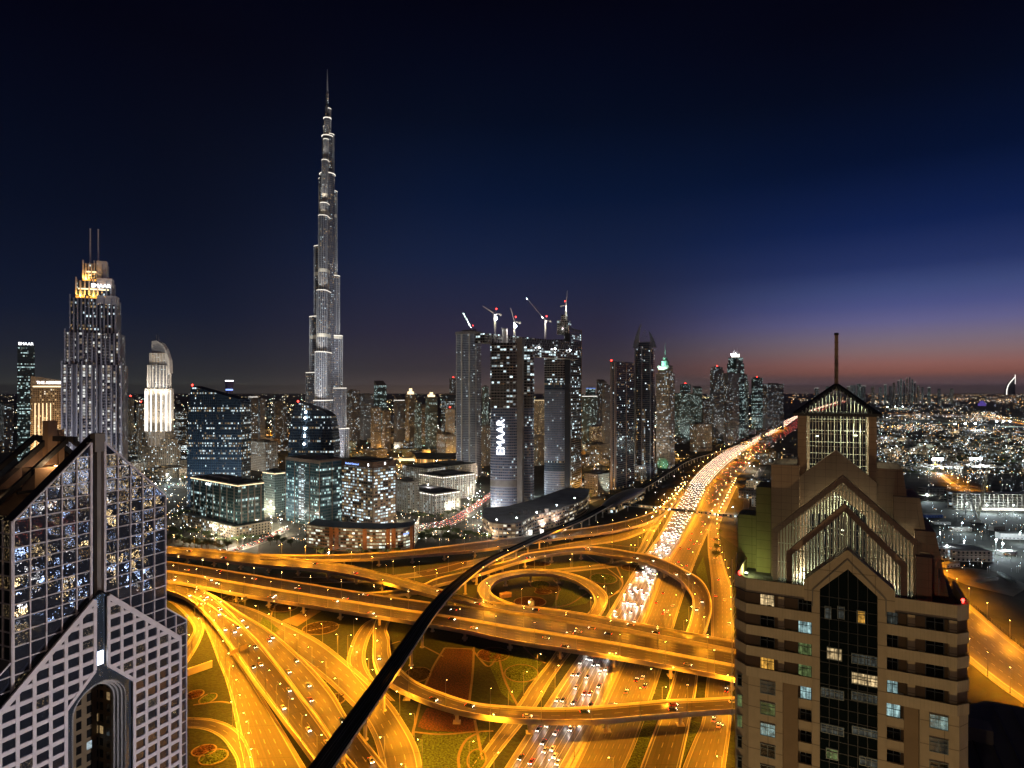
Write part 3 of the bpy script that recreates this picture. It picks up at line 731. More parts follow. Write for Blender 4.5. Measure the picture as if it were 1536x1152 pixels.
# ------------------------------------------------------------------ glass tower with white grid (left foreground)
T = Vector((.385, .923, 0)).normalized(); YL0 = 170.0
DO = Vector(((19.2-CX)*YL0/F, YL0, 0)); rzD = math.atan2(T.y, T.x)
# local: x along the facade (bay = 4.18 m), y = away from the viewer (behind the facade), z up
D = empty('glass_tower', DO, rzD, 'dark glass tower with pale grid and steep gables, arched entrance, left foreground', 'tower')
BW = 4.178
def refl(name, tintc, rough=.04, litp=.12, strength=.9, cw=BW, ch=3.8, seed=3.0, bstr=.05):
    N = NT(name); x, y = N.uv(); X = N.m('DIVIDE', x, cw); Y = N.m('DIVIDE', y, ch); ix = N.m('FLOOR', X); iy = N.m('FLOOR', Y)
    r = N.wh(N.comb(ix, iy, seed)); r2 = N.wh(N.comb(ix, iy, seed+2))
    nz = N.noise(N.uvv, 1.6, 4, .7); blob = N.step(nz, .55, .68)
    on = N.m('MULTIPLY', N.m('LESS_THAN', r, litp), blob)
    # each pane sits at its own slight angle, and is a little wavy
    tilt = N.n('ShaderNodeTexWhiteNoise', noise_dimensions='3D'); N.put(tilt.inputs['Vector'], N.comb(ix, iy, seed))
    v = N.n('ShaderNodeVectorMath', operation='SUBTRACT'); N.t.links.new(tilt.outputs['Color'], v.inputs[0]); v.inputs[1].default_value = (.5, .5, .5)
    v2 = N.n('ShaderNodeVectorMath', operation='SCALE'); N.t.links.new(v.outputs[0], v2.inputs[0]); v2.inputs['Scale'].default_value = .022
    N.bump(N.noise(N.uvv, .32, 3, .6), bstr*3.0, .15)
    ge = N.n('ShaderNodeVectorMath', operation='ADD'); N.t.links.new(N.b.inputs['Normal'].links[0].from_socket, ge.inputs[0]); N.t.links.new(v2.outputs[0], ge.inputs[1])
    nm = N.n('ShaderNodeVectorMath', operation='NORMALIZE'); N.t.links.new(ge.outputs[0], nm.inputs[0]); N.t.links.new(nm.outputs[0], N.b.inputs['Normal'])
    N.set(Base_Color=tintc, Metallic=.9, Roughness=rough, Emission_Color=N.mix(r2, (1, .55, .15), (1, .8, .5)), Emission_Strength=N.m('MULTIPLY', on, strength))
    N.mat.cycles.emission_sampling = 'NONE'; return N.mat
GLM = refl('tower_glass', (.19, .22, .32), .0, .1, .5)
GLF = refl('lower_tower_glass', (.2, .23, .32), .02, .14, .5, seed=9.0)
GLS = refl('side_tower_glass', (.12, .13, .15), .06, .3, .5, seed=5.0)
M['grid'] = plain('pale_aluminium_grid', (.60, .55, .56), .5, .07, .5)
FL = 3.8
def zg(s, zend, slope, lim=11.0): return zend+slope*(5.5-abs(s-5.5)) if True else 0
ZM = 140.3; SLM = (161.8-140.3)/5.5
def gable_top(s): return ZM+SLM*(5.5-abs(s-5.5))
def facade_panel(s0, s1, ztop, zbot, yoff, par, gmat, bw, bh, dep, step=1.0, extra=(), fl=FL, skip=None, nb=14, name='glass_panel'):
    """glass sheet between bays s0 and s1 under the line ztop(s), with a real grid in front of it"""
    m = MB(); n = nb
    S_ = [s0+(s1-s0)*i/n for i in range(n+1)]
    for a, b in zip(S_[:-1], S_[1:]):
        m.face([(a*BW, yoff, zbot), (b*BW, yoff, zbot), (b*BW, yoff, ztop(b)), (a*BW, yoff, ztop(a))], [(a*BW, zbot), (b*BW, zbot), (b*BW, ztop(b)), (a*BW, ztop(a))])
    m.build(name, gmat, par)
    m = MB(); s = s0
    while s <= s1+1e-6:
        zt = ztop(min(max(s, s0+1e-3), s1-1e-3)); segs = [(zbot, zt)]
        if skip: segs = skip_v(s, zbot, zt, skip)
        for a, b in segs: m.box(s*BW-bw/2, s*BW+bw/2, yoff-dep, yoff-.01, a, b)
        s += step
    z = fl*math.ceil(zbot/fl)
    while z < 175:
        run = None; q = s0; segs = []
        ds = .05; x = s0
        while x <= s1+1e-6:
            ok = ztop(min(max(x, s0+1e-3), s1-1e-3)) > z and not (skip and skip(x, z))
            if ok and run is None: run = x
            if (not ok or x+ds > s1+1e-6) and run is not None: segs.append((run, x)); run = None
            x += ds
        for a, b in segs:
            if b-a > .06: m.box(a*BW, b*BW, yoff-dep*.8, yoff-.012, z-bh/2, z+bh/2)
        z += fl
    # frame along the top line
    kn = [s0]+[k for k in (5.5,)+tuple(extra) if s0 < k < s1]+[s1]
    for a, b in zip(kn[:-1], kn[1:]):
        m.bar((a*BW, yoff-dep/2-.02, ztop(a+1e-3)), (b*BW, yoff-dep/2-.02, ztop(b-1e-3)), bw*1.2, dep+.04, 0, (0, 1, 0))
    return m
def skip_v(s, zb, zt, skip):
    segs = []; run = None; z = zb
    while z <= zt:
        ok = not skip(s, z)
        if ok and run is None: run = z
        if not ok and run is not None: segs.append((run, z)); run = None
        z += .5
    if run is not None: segs.append((run, zt))
    return segs
# main faces, left and right of the central slot
for a, b in ((0, 5), (6, 11)):
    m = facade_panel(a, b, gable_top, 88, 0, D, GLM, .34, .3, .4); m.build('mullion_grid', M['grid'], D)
# slot: recessed glass and a dark fin
m = MB(); m.box(5*BW, 6*BW, 1.2, 1.3, 92, 156); m.build('slot_glass', refl('slot_glass', (.2, .3, .45), .08, .3, .5, 1.4, 3.8, 13.0), D)
m = MB(); m.box(5.45*BW, 5.75*BW, -.2, 1.2, 110, 157.5); m.box(5.25*BW, 5.98*BW, -.5, 1.8, 157, 162.5); m.build('slot_fin', M['concd'], D)
for a in (5, 6):
    m = MB(); m.box(a*BW-.35, a*BW+.35, -.5, 1.3, 93, gable_top(a)); m.build('slot_edge', M['grid'], D)
# wings lower than the gables
def wing_top(s): return 102.8-(s-11)*3.45 if s > 5 else 102.8-(0-s)*3.45
m = facade_panel(11, 13, wing_top, 0, .3, D, GLM, .34, .3, .4, nb=2); m.build('mullion_grid', M['grid'], D)
m = facade_panel(-3, 0, wing_top, 0, .3, D, GLM, .34, .3, .4, nb=2); m.build('mullion_grid', M['grid'], D)
# body behind: gabled prism, its side and roof
DP = 30.0
m = MB(); P = [(0, .5), (11*BW, .5), (11*BW, DP), (0, DP)]
m.face([(0, DP, 0), (0, .05, 0), (0, .05, ZM), (0, DP, ZM)], [(0, 0), (DP, 0), (DP, ZM), (0, ZM)])
m.face([(11*BW, .05, 0), (11*BW, DP, 0), (11*BW, DP, ZM), (11*BW, .05, ZM)], [(0, 0), (DP, 0), (DP, ZM), (0, ZM)])
m.face([(11*BW, DP, 0), (0, DP, 0), (0, DP, ZM), (11*BW, DP, ZM)], [(0, 0), (40, 0), (40, ZM), (0, ZM)])
m.build('side_wall', GLS, D)
m = MB()
for k in range(1, 8):
    m.box(-.3, 0, k*BW-.15, k*BW+.15, 0, ZM)
for k in range(1, 37): m.box(-.28, 0, .06, DP, k*FL-.13, k*FL+.13)
m.box(-.5, .3, -.3, .5, 0, ZM)
m.build('side_mullion', M['grid'], D)
# wings' own bodies
for a, b in ((11, 13), (-3, 0)):
    m = MB(); m.prism([(a*BW+.02, .4), (b*BW-.02, .4), (b*BW-.02, DP-4), (a*BW+.02, DP-4)], 0, 100, 0, 1, zs=[wing_top(a+.001 if a > 5 else a), wing_top(b if b > 5 else -.001), wing_top(b if b > 5 else -.001), wing_top(a+.001 if a > 5 else a)])
    m.build('wing_body', [GLS, M['roof']], D)
# black roof edge, then the sunk corrugated roof and the second gable frame behind
m = MB(); pk = (5.5*BW, 161.8)
for sgn in (0, 1):
    e0 = (0, ZM) if sgn == 0 else (11*BW, ZM)
    mid = (e0[0]+(pk[0]-e0[0])*1.0, pk[1])
    q = [(e0[0], .4, e0[1]+.1), (mid[0], .4, mid[1]+.1), (mid[0], 4.0, mid[1]+.1), (e0[0], 4.0, e0[1]+.1)]
    m.face(q if sgn == 0 else q[::-1]); r = [(e0[0], 4.0, e0[1]+.1), (mid[0], 4.0, mid[1]+.1), (mid[0], 4.0, e0[1]-3), (e0[0], 4, e0[1]-3)]
    m.face(r if sgn == 0 else r[::-1]); m.face(r[::-1] if sgn == 0 else r)
m.build('roof_edge', M['dark'], D)
M['corr'] = plain('brown_corrugated_roof', (.16, .1, .06), .7, .2, .2)
m = MB(); n = 34
for i in range(n):
    y0 = 4.6+i*(DP-6)/n; m.box(.6, 4.9*BW, y0, y0+.36, ZM+.4, ZM+1.0) if False else m.bar((1.0, y0, ZM+1.2), (4.9*BW, y0, ZM+6.5), .34, .34)
m.face([(.6, 4.1, ZM+.9), (5*BW, 4.1, ZM+6.4), (5*BW, DP-1, ZM+6.4), (.6, DP-1, ZM+.9)])
m.build('corrugated_roof', M['corr'], D)
m = MB()
for y in (13, 22, DP-.5):
    m.bar((0, y, ZM+.5), pk[:1]+(y, pk[1]-1), 1.4, 1.2, 0, (0, 1, 0)); m.bar((11*BW, y, ZM+.5), pk[:1]+(y, pk[1]-1), 1.4, 1.2, 0, (0, 1, 0))
    m.bar((2*BW, y, ZM+5.5), (9*BW, y, ZM+5.5), .8, .8)
m.box(5.5*BW-.7, 5.5*BW+.7, 10, DP, 159.6, 161.2)
m.build('gable_frame', M['dark'], D)
for q in ((5.0*BW, 5.7*BW, 20, 22.5, 150, 166), (5.8*BW, 6.2*BW, 20, 22.5, 150, 163), (3*BW, 5*BW, 12, 18, 144, 152.5)): m = MB(); m.box(*q); m.build('roof_plant', plain('lit_roof_plant', (.34, .22, .14), .7, .15, .3), D)
# front lower volume with broad white grid, offset 1.6 m towards the viewer, with the arch
FO = -1.7
def ftop(s): return 91.0+(114.8-91.0)/6.5*(6.5-abs(s-5.5))
def inarch(s, z):
    if abs(abs(s-5.5)-.5) < .02: return z < 92
    # inside the pointed surround: slot above, shoulders, then the arch bay
    a = abs(s-5.5)
    if a < .5: return True
    if z < 84: return a < 2.5
    return a < .5+2.0*max(0, (92-z)/8.0) if z < 92 else False
for a, b in ((-5, 5), (6, 12)):
    m = MB(); n = 40
    for i in range(n):
        s0 = a+(b-a)*i/n; s1 = a+(b-a)*(i+1)/n; sm = (s0+s1)/2; zb = 0
        if abs(sm-5.5) < 2.5: zb = 92-(abs(sm-5.5)-.5)/2.0*8.0
        m.face([(s0*BW, FO, zb), (s1*BW, FO, zb), (s1*BW, FO, ftop(s1)), (s0*BW, FO, ftop(s0))], [(s0*BW, zb), (s1*BW, zb), (s1*BW, ftop(s1)), (s0*BW, ftop(s0))])
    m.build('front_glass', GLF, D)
    m = MB(); s = a
    while s <= b:
        for z0, z1 in skip_v(s, 0, ftop(s), lambda q, z: inarch(q, z) and abs(abs(q-5.5)-2.5) > .02):
            m.box(s*BW-.5, s*BW+.5, FO-.45, FO-.01, z0, z1)
        s += 1
    z = FL
    while z < 115:
        run = None; x = a; segs = []
        while x <= b+1e-6:
            ok = ftop(x) > z and not inarch(x, z)
            if ok and run is None: run = x
            if (not ok or x+.05 > b+1e-6) and run is not None: segs.append((run, x)); run = None
            x += .05
        for p, q in segs: m.box(p*BW, q*BW, FO-.38, FO-.012, z-.62, z+.62)
        z += FL
    for p, q in ((a, min(5.5, b)), (max(a, 5.5), b)):
        if q > p: m.bar((p*BW, FO-.25, ftop(p)), (q*BW, FO-.25, ftop(q)), 1.5, .6, 0, (0, 1, 0))
    sg = -1 if b < 6 else 1
    m.bar(((5.5+sg*.5)*BW, FO-.25, 92), ((5.5+sg*2.5)*BW, FO-.25, 84), 1.0, .55, 0, (0, 1, 0))
    m.build('front_grid', M['grid'], D)
# roof of the front volume (a dark slope seen from above)
m = MB()
for a, b in ((-5, 5.5), (5.5, 12)):
    m.face([(a*BW, FO-.4, ftop(a)+.5), (b*BW, FO-.4, ftop(b)+.5), (b*BW, -.4, ftop(b)+.5), (a*BW, -.4, ftop(a)+.5)])
m.build('front_roof', M['dark'], D)
# surround of the arch: bluish glass panel, stepped ribs and the recess
sur = refl('arch_surround_glass', (.3, .42, .6), .07, .1, .4, 1.4, 1.9, 21.0)
m = MB(); n = 60; x0, x1 = 3.0, 8.0
for i in range(n):
    s0 = x0+(x1-x0)*i/n; s1 = x0+(x1-x0)*(i+1)/n; sm = (s0+s1)/2; a = abs(sm-5.5)
    zt = 114 if a < .5 else 92-(a-.5)/2*8
    ra = 1.95
    zb = 0 if a > ra else 80+math.sqrt(max(0, 1-(a/ra)**2))*7.6
    m.face([(s0*BW, FO+.5, zb), (s1*BW, FO+.5, zb), (s1*BW, FO+.5, zt), (s0*BW, FO+.5, zt)], [(s0*BW, zb), (s1*BW, zb), (s1*BW, zt), (s0*BW, zt)])
m.build('arch_surround', sur, D)
for r, (ra, yy) in enumerate(((1.95, .5), (1.82, 1.5), (1.69, 2.5), (1.56, 3.5))):
    m = MB(); pts = [((5.5-ra)*BW, 0)]+[((5.5-ra*math.cos(t))*BW, 80+math.sin(t)*(7.6-r*.45)) for t in [math.pi*k/20 for k in range(21)]]+[((5.5+ra)*BW, 0)]
    for a, b in zip(pts[:-1], pts[1:]): m.bar((a[0], FO+yy+.5, a[1]), (b[0], FO+yy+.5, b[1]), .5, 1.0, 0, (0, 1, 0))
    m.build('arch_rib', M['steel'], D)
m = MB(); m.face([(3.3*BW, 12, 0), (7.7*BW, 12, 0), (7.7*BW, 12, 90), (3.3*BW, 12, 90)], [(0, 0), (18, 0), (18, 90), (0, 90)])
m.face([(3.5*BW, 0, 0), (3.5*BW, 12, 0), (3.5*BW, 12, 90), (3.5*BW, 0, 90)], [(0, 0), (12, 0), (12, 90), (0, 90)]); m.face([(7.5*BW, 12, 0), (7.5*BW, 0, 0), (7.5*BW, 0, 90), (7.5*BW, 12, 90)], [(0, 0), (12, 0), (12, 90), (0, 90)])
m.build('arch_recess', facade('arch_recess_wall', 3.2, 3.8, .25, .25, .3, (.2, .14, .07), (.008, .008, .008), .8, .6, 0), D)
m = MB(); m.ball((13*BW+.4, .2, 97), .35, 8, 6); m.build('beacon', M['red'], D)
m = MB(); m.box(5.3*BW, 5.7*BW, FO+.3, FO+.42, 93, 97); m.build('white_reflection_block', M['signw'], D)  # glowing block stands in for a bright reflection in the glass

# ------------------------------------------------------------------ beige stepped tower (right foreground)
TR = Vector((.886, -.464, 0)).normalized(); NR = Vector((-TR.y, TR.x, 0))
RO = Vector((37.7, 102, 0)); rzR = math.atan2(TR.y, TR.x)
R = empty('beige_tower', RO, rzR, 'beige apartment tower with balconies, nested gables and a glass lantern with a mast', 'tower')
def rt(px, py, d=0.0):
    u = (px-CX)/F; o = RO+NR*d
    s = (u*o.y-o.x)/(TR.x-u*TR.y); Y = o.y+TR.y*s
    return s, HC-(py-CY)*Y/F
def rs(px, d=0.0): return rt(px, 600, d)[0]
def stone(name, col, var=.12, jx=2.4, jz=1.5):
    N = NT(name); c = N.objc(); x, y = N.uv()
    f = N.noise(c, .35, 5, .65); k = N.step(f, .3, .7)
    jl = N.m('MAXIMUM', N.m('LESS_THAN', N.m('FRACT', N.m('DIVIDE', x, jx)), .035), N.m('LESS_THAN', N.m('FRACT', N.m('DIVIDE', y, jz)), .045))
    st = N.step(N.noise(N.comb(N.m('MULTIPLY', x, 1.2), N.m('MULTIPLY', y, .08)), 1.0, 4), .5, .8)
    a = N.mix(k, tuple(q*(1-var) for q in col), tuple(q*(1+var) for q in col)); a = N.mix(N.m('MULTIPLY', st, .35), a, tuple(q*.55 for q in col))
    N.set(Base_Color=N.mix(N.m('MULTIPLY', jl, .75), a, tuple(q*.4 for q in col)), Roughness=.85); return N.mat
M['beige'] = stone('beige_render', (.46, .36, .24), .1, 3.0, 3.36)
M['clad'] = stone('brown_stone_cladding', (.34, .23, .16), .1, 1.6, 1.2)
M['clado'] = stone('olive_lit_block', (.32, .31, .14), .1, 2.4, 1.6)  # olive tone puts the green light on these blocks into their colour
M['band'] = stone('ribbed_beige_band', (.5, .4, .27), .1, .45, 50)
M['dglass'] = refl('dark_green_glass', (.06, .1, .1), .08, .0, .2, 2.0, 3.36, 31.0)
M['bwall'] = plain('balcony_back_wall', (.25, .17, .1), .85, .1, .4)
M['wfr'] = plain('window_frame', (.18, .2, .2), .4, .1, 1, .3)
M['wdark'] = refl('dark_window_glass', (.1, .12, .13), .1, 0, 0)
def litwin(name, col, st):
    N = NT(name); x, y = N.uv(); f = N.step(N.noise(N.uvv, 1.1, 4, .7), .35, .65); g = N.step(N.noise(N.comb(N.m('MULTIPLY', x, 3.0), N.m('MULTIPLY', y, .3)), 1.0, 2), .4, .6)
    N.set(Base_Color=(.02, .02, .02), Roughness=.2, Emission_Color=col, Emission_Strength=N.m('MULTIPLY', N.m('ADD', .15, N.m('MULTIPLY', N.m('MULTIPLY', f, N.m('ADD', .4, g)), .9)), st)); return N.mat
M['wcool'] = litwin('room_light_cool', (.55, .85, .85), .75); M['wwarm'] = litwin('room_light_warm', (1.0, .72, .36), 1.0); M['wyel'] = litwin('room_light_yellow', (1, .5, .08), 1.0)
M['wdim'] = litwin('room_light_dim', (.4, .45, .4), .12); M['wgreen'] = litwin('room_light_green', (.5, .7, .25), .3)
WG = R
def window(s0, s1, z0, z1, d, mat, nv=1, par=None, parts=True):
    f = MB(); w = .1
    for a, b, c, e in ((s0, s1, z0-w, z0), (s0, s1, z1, z1+w), (s0-w, s0, z0-w, z1+w), (s1, s1+w, z0-w, z1+w)): f.box(a, b, d-.12, d+.1, c, e)
    for i in range(1, nv+1):
        x = s0+(s1-s0)*i/(nv+1); f.box(x-.04, x+.04, d-.1, d+.08, z0, z1)
    f.box(s0, s1, d-.09, d+.07, z0+(z1-z0)*.68, z0+(z1-z0)*.68+.07)
    o = f.build('window', M['wfr'], par or R)
    p = MB(); p.face([(s0, d+.04, z0), (s1, d+.04, z0), (s1, d+.04, z1), (s0, d+.04, z1)], [(s0, z0), (s1, z0), (s1, z1), (s0, z1)]); q = p.build('pane', M[mat]); q.parent = o
    return o
sl, sr = 0.0, rs(1435.8)                       # corners of the front
gl0, gl1 = rs(1217.9), rs(1329.9)              # outer edges of the central frame
# core walls (behind the balconies)
ZP = 145.0
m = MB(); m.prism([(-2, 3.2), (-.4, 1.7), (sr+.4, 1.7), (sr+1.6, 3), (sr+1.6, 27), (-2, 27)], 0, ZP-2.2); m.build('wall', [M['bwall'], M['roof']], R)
# parapet ring and balcony fronts
def band_poly(a, b, d0, left, right):
    P = []
    if left: P += [(-2.0, 2.0), (0, 0)]
    else: P += [(a, 0)]
    P += ([(sr, 0), (sr+1.6, 1.6)] if right else [(b, 0)])
    return P
def band(z0, z1, th=.35):
    for P, side in (([(-2.1, 14), (-2.1, 2.1), (0, 0), (gl0+.3, 0)], 'l'), ([(gl1-.3, 0), (sr, 0), (sr+1.6, 1.6), (sr+1.6, 14)], 'r')):
        m = MB()
        u = 0
        for a, b in zip(P[:-1], P[1:]):
            L = math.hypot(b[0]-a[0], b[1]-a[1]); nx, ny = -(b[1]-a[1])/L*th, (b[0]-a[0])/L*th
            q = [a, b, (b[0]+nx, b[1]+ny), (a[0]+nx, a[1]+ny)]
            m.face([q[0]+(z0,), q[1]+(z0,), q[1]+(z1,), q[0]+(z1,)], [(u, z0), (u+L, z0), (u+L, z1), (u, z1)])
            m.face([q[2]+(z0,), q[3]+(z0,), q[3]+(z1,), q[2]+(z1,)], [(u, z0), (u+L, z0), (u+L, z1), (u, z1)])
            m.face([q[0]+(z1,), q[1]+(z1,), q[2]+(z1,), q[3]+(z1,)]); m.face([q[3]+(z0,), q[2]+(z0,), q[1]+(z0,), q[0]+(z0,)]); u += L
        f = list(P)+[(gl0+.2, 1.8), (-.4, 1.8), (-1.6, 3.2), (-1.6, 14)] if side == 'l' else list(P)+[(sr+1.2, 14), (sr+1.2, 3), (sr+.3, 1.8), (gl1-.2, 1.8)]
        m.face([(p[0], p[1], z0+.25) for p in f]); m.face([(p[0], p[1], z0+.02) for p in reversed(f)])
        m.build('balcony', M['band'], R)
band(142.8, ZP, .4)
zb = 142.8-1.8
BZ = []
for i in range(4): BZ.append((zb-1.55, zb)); band(zb-1.55, zb); zb -= 3.36
zlow = BZ[-1][0]                                # underside of the last balcony
m = MB(); m.box(-1.5, sr+1.2, 1.9, 26.5, ZP-2.2+.02, ZP-1.9); m.build('roof_terrace', M['roof'], R)
# thin pipe rail below the parapet
m = MB(); zz = 142.9
m.bar((0, -.12, zz), (gl0, -.12, zz), .12); m.bar((-2.1, 2, zz), (0, -.1, zz), .12); m.build('pipe_rail', M['dark'], R); m = MB(); m.bar((gl1, -.12, zz), (sr, -.12, zz), .12); m.build('pipe_rail', M['dark'], R)
# windows and doors opening on the balconies; the photo's lit ones are lit
lw = {(0, 0): ('wwarm', 1141, 1155), (1, 1): ('wcool', 1198, 1217), (2, 1): ('wgreen', 1198, 1217), (3, 0): ('wyel', 1142, 1160), (3, 1): ('wgreen', 1198, 1217)}
for i, (z0, z1) in enumerate([(142.8-1.8-1.5, 142.8)]+[(BZ[k][0]-1.8-1.5, BZ[k][0]) for k in range(3)]):
    base = z1-2.9
    for j, (a, b) in enumerate(((1141, 1161), (1198, 1217))):
        mt = lw.get((i, j), ('wdark',))[0]; window(rs(a, 1.7), rs(b, 1.7), base, z1-.25, 1.62, mt, 1 if j == 0 else 2)
    for j, (a, b) in enumerate(((1331, 1346), (1389, 1415))):
        mt = 'wcool' if (i, j) == (3, 0) else ('wdim' if (i, j) == (0, 0) else 'wdark'); window(rs(a, 1.7), rs(b, 1.7), base, z1-.25, 1.62, mt, 1)
    for s_ in (rs(1366, 1.7), rs(1428, 1.7), rs(1172, 1.7)):
        m = MB(); m.box(s_-.5, s_+.5, .9, 1.7, z0-.2, z1); m.build('balcony_pier', M['beige'], R)
    m = MB()
    for k in range(5): x = 1.2+k*1.1+(i*.7); m.ball((x, 1.0, BZ[i][0]+.95 if i < 4 else 0), .35+.12*((k*7+i) % 3), 6, 4)
    m.build('balcony_plant', M['bedg'], R)
    m = MB(); zf_ = BZ[i][0]+.26 if i < 4 else 0; q_ = 2.6+1.7*i; m.box(q_, q_+.9, .55, 1.05, zf_, zf_+.75); m.build('balcony_seat', M['conc'], R); m = MB(); q_ = sr-3.2-1.3*i; m.box(q_, q_+.8, 1.0, 1.5, zf_, zf_+1.0); m.build('air_conditioner', M['white'], R)
# below the balconies: wall piers, recesses, window columns
m = MB()
def wallbox(a, b, d0, d1, z0=0, z1=None): m.prism([(a, d0), (b, d0), (b, d1), (a, d1)], z0, z1 or zlow)
wallbox(rs(1121), rs(1173.6), .5, 1.68); m.build('wall', M['beige'], R)
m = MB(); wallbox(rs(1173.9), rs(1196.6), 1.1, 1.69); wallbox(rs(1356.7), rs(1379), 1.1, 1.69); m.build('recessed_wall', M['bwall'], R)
m = MB(); wallbox(rs(1379.3), rs(1440), .5, 1.68); m.build('wall', M['beige'], R)
m = MB(); m.prism([(-2, 2.2), (rs(1121), .5), (rs(1121), 1.6), (-1.6, 3)], 0, zlow); m.prism([(rs(1440), .5), (sr+1.6, 2.4), (sr+1.3, 3), (rs(1440), 1.6)], 0, zlow); m.build('corner_wall', M['beige'], R)
m = MB()
zf = zlow; fl = 0
while zf > 92:
    zt = zf-.55; z0 = zf-3.36+.95
    window(rs(1141.2, .5), rs(1162.3, .5), z0, zt, .46, ['wdim', 'wgreen', 'wcool', 'wdark', 'wdark', 'wdim', 'wdark', 'wwarm', 'wdark', 'wdark', 'wdark', 'wdark'][fl], 1)
    window(rs(1395, .5), rs(1421.5, .5), z0, zt, .46, ['wcool', 'wdim', 'wdark', 'wdark', 'wdim', 'wdark', 'wdark', 'wwarm', 'wdark', 'wdark', 'wdark', 'wdark'][fl], 1)
    o_ = window(-1.45, -.55, z0, zt, 1.25, ['wdark', 'wgreen', 'wgreen', 'wdark', 'wdark', 'wcool', 'wdark', 'wdark', 'wdark', 'wdark', 'wdark', 'wdark'][fl], 0)
    # loggias beside the central frame: parapet + dark opening
    for a, b, q in ((rs(1197), gl0+.2, 0), (gl1-.2, rs(1356), 1)):
        k = MB(); k.box(a, b, .35, .75, zf-3.36-.2, zf-3.36+1.25); k.box(a, b, .35, 1.68, zf-3.36-.25, zf-3.36-.01)
        k.build('loggia_parapet', M['beige'], R)
        window(a+.3, b-.4, zf-3.36+.1, zt, 1.6, 'wcool' if fl == 0 else 'wdark', 1)
    zf -= 3.36; fl += 1
# central frame with gable and the dark glass bay
ap = rt(1271.1, 823.6); apg = rt(1271.8, 852.6)
shl = rt(1206.6, 868); shr = rt(1342.2, 886); gi0 = rs(1229.8); gi1 = rs(1316.3); zgi = (rt(1229.8, 883.3)[1]+rt(1316.3, 893)[1])/2
xm = (gl0+gl1)/2; zsh = (shl[1]+shr[1])/2
m = MB()
def pl(pts, d0, d1, m, mi=0):                   # plate in the facade plane, counter-clockwise seen from the front
    n = len(pts)
    m.face([(p[0], d0, p[1]) for p in pts], [(p[0], p[1]) for p in pts], mi)
    for i in range(n):
        a, b = pts[i], pts[(i+1) % n]
        m.face([(a[0], d0, a[1]), (a[0], d1, a[1]), (b[0], d1, b[1]), (b[0], d0, b[1])], [(0, a[1]), (d1-d0, a[1]), (d1-d0, b[1]), (0, b[1])], mi)
xl, xr = shl[0], shr[0]
pl([(gl0, 0), (gi0, 0), (gi0, zgi), (gl0, 141.3)], -.45, 1.0, m); pl([(gi1, 0), (gl1, 0), (gl1, 141.3), (gi1, zgi)], -.45, 1.0, m)
pl([(gl0, 141.3), (gi0, zgi), (apg[0], apg[1]), (ap[0], ap[1]), (xl, zsh), (xl, 142.9), (gl0, 142.9)], -.45, 2.5, m)
pl([(gi1, zgi), (gl1, 141.3), (gl1, 142.9), (xr, 142.9), (xr, zsh), (ap[0], ap[1]), (apg[0], apg[1])], -.45, 2.5, m)
m.build('gable_frame', M['beige'], R)
m = MB(); off = 1.15
m.bar((gl0+.1, -.5, 142.2), (gl0+.1, -.5, zsh-1.4), .16); m.bar((gl0+.1, -.5, zsh-1.4), (ap[0], -.5, ap[1]-off-.3), .16); m.bar((ap[0], -.5, ap[1]-off-.3), (gl1-.1, -.5, zsh-1.4), .16); m.bar((gl1-.1, -.5, zsh-1.4), (gl1-.1, -.5, 142.2), .16)
m.build('frame_moulding', M['concd'], R)
m = MB(); pl([(gi0, 0), (gi1, 0), (gi1, zgi), (apg[0], apg[1]), (gi0, zgi)], .45, .6, m); m.build('bay_glass', M['dglass'], R)
m = MB(); x = gi0
for k in range(1, 6):
    xx = gi0+(gi1-gi0)*k/6; m.box(xx-.05, xx+.05, .3, .45, 0, zgi+(1-abs(xx-apg[0])/((gi1-gi0)/2))*(apg[1]-zgi))
z = 100
while z < zgi: m.box(gi0, gi1, .33, .45, z-.05, z+.05); z += 1.68
m.build('bay_mullion', M['dark'], R)
for (a, y0, b, y1, mt, nv) in ((1286, 916, 1297, 935, 'wyel', 0), (1241, 971, 1262, 991, 'wwarm', 3), (1278, 980, 1315, 1000, 'wdim', 3), (1278, 1008, 1316, 1031, 'wwarm', 3), (1238, 910, 1246, 928, 'wdim', 0), (1257, 910, 1266, 928, 'wdim', 0), (1232, 1031, 1265, 1050, 'wdim', 4), (1278, 1037, 1316, 1056, 'wdim', 4), (1232, 1085, 1265, 1104, 'wdim', 3), (1279, 1090, 1316, 1108, 'wdim', 3), (1240, 1122, 1256, 1140, 'wgreen', 1), (1290, 1134, 1316, 1152, 'wdim', 2)):
    s0, z1 = rt(a, y0, .35); s1, z0 = rt(b, y1, .35); window(s0, s1, z0, max(z1, z0+1.1), .36, mt, nv)
# --- crown: nested gables of louvres
def arch_frame(px0, px1, d, zfoot, apx, apy, ey_, wd, name='gable_arch', th=1.0, mat='clad'):
    a = rs(px0, d); b = rs(px1, d); az = rt(apx, apy, d); ze = rt((px0+px1)/2, ey_, d)[1]; am = (a+b)/2
    m = MB(); w = wd
    k = (az[1]-ze)/(am-a); dz = w*math.sqrt(1+k*k)
    pl([(a, zfoot), (a+w, zfoot), (a+w, ze-dz+k*w), (a, ze)], d, d+th, m); pl([(b-w, zfoot), (b, zfoot), (b, ze), (b-w, ze-dz+k*w)], d, d+th, m)
    pl([(a, ze), (a+w, ze-dz+k*w), (am, az[1]-dz), (am, az[1])], d, d+th, m); pl([(am, az[1]), (am, az[1]-dz), (b-w, ze-dz+k*w), (b, ze)], d, d+th, m)
    m.build(name, M[mat], R)
    # back faces
    return a, b, am, ze, az[1], k, w, dz
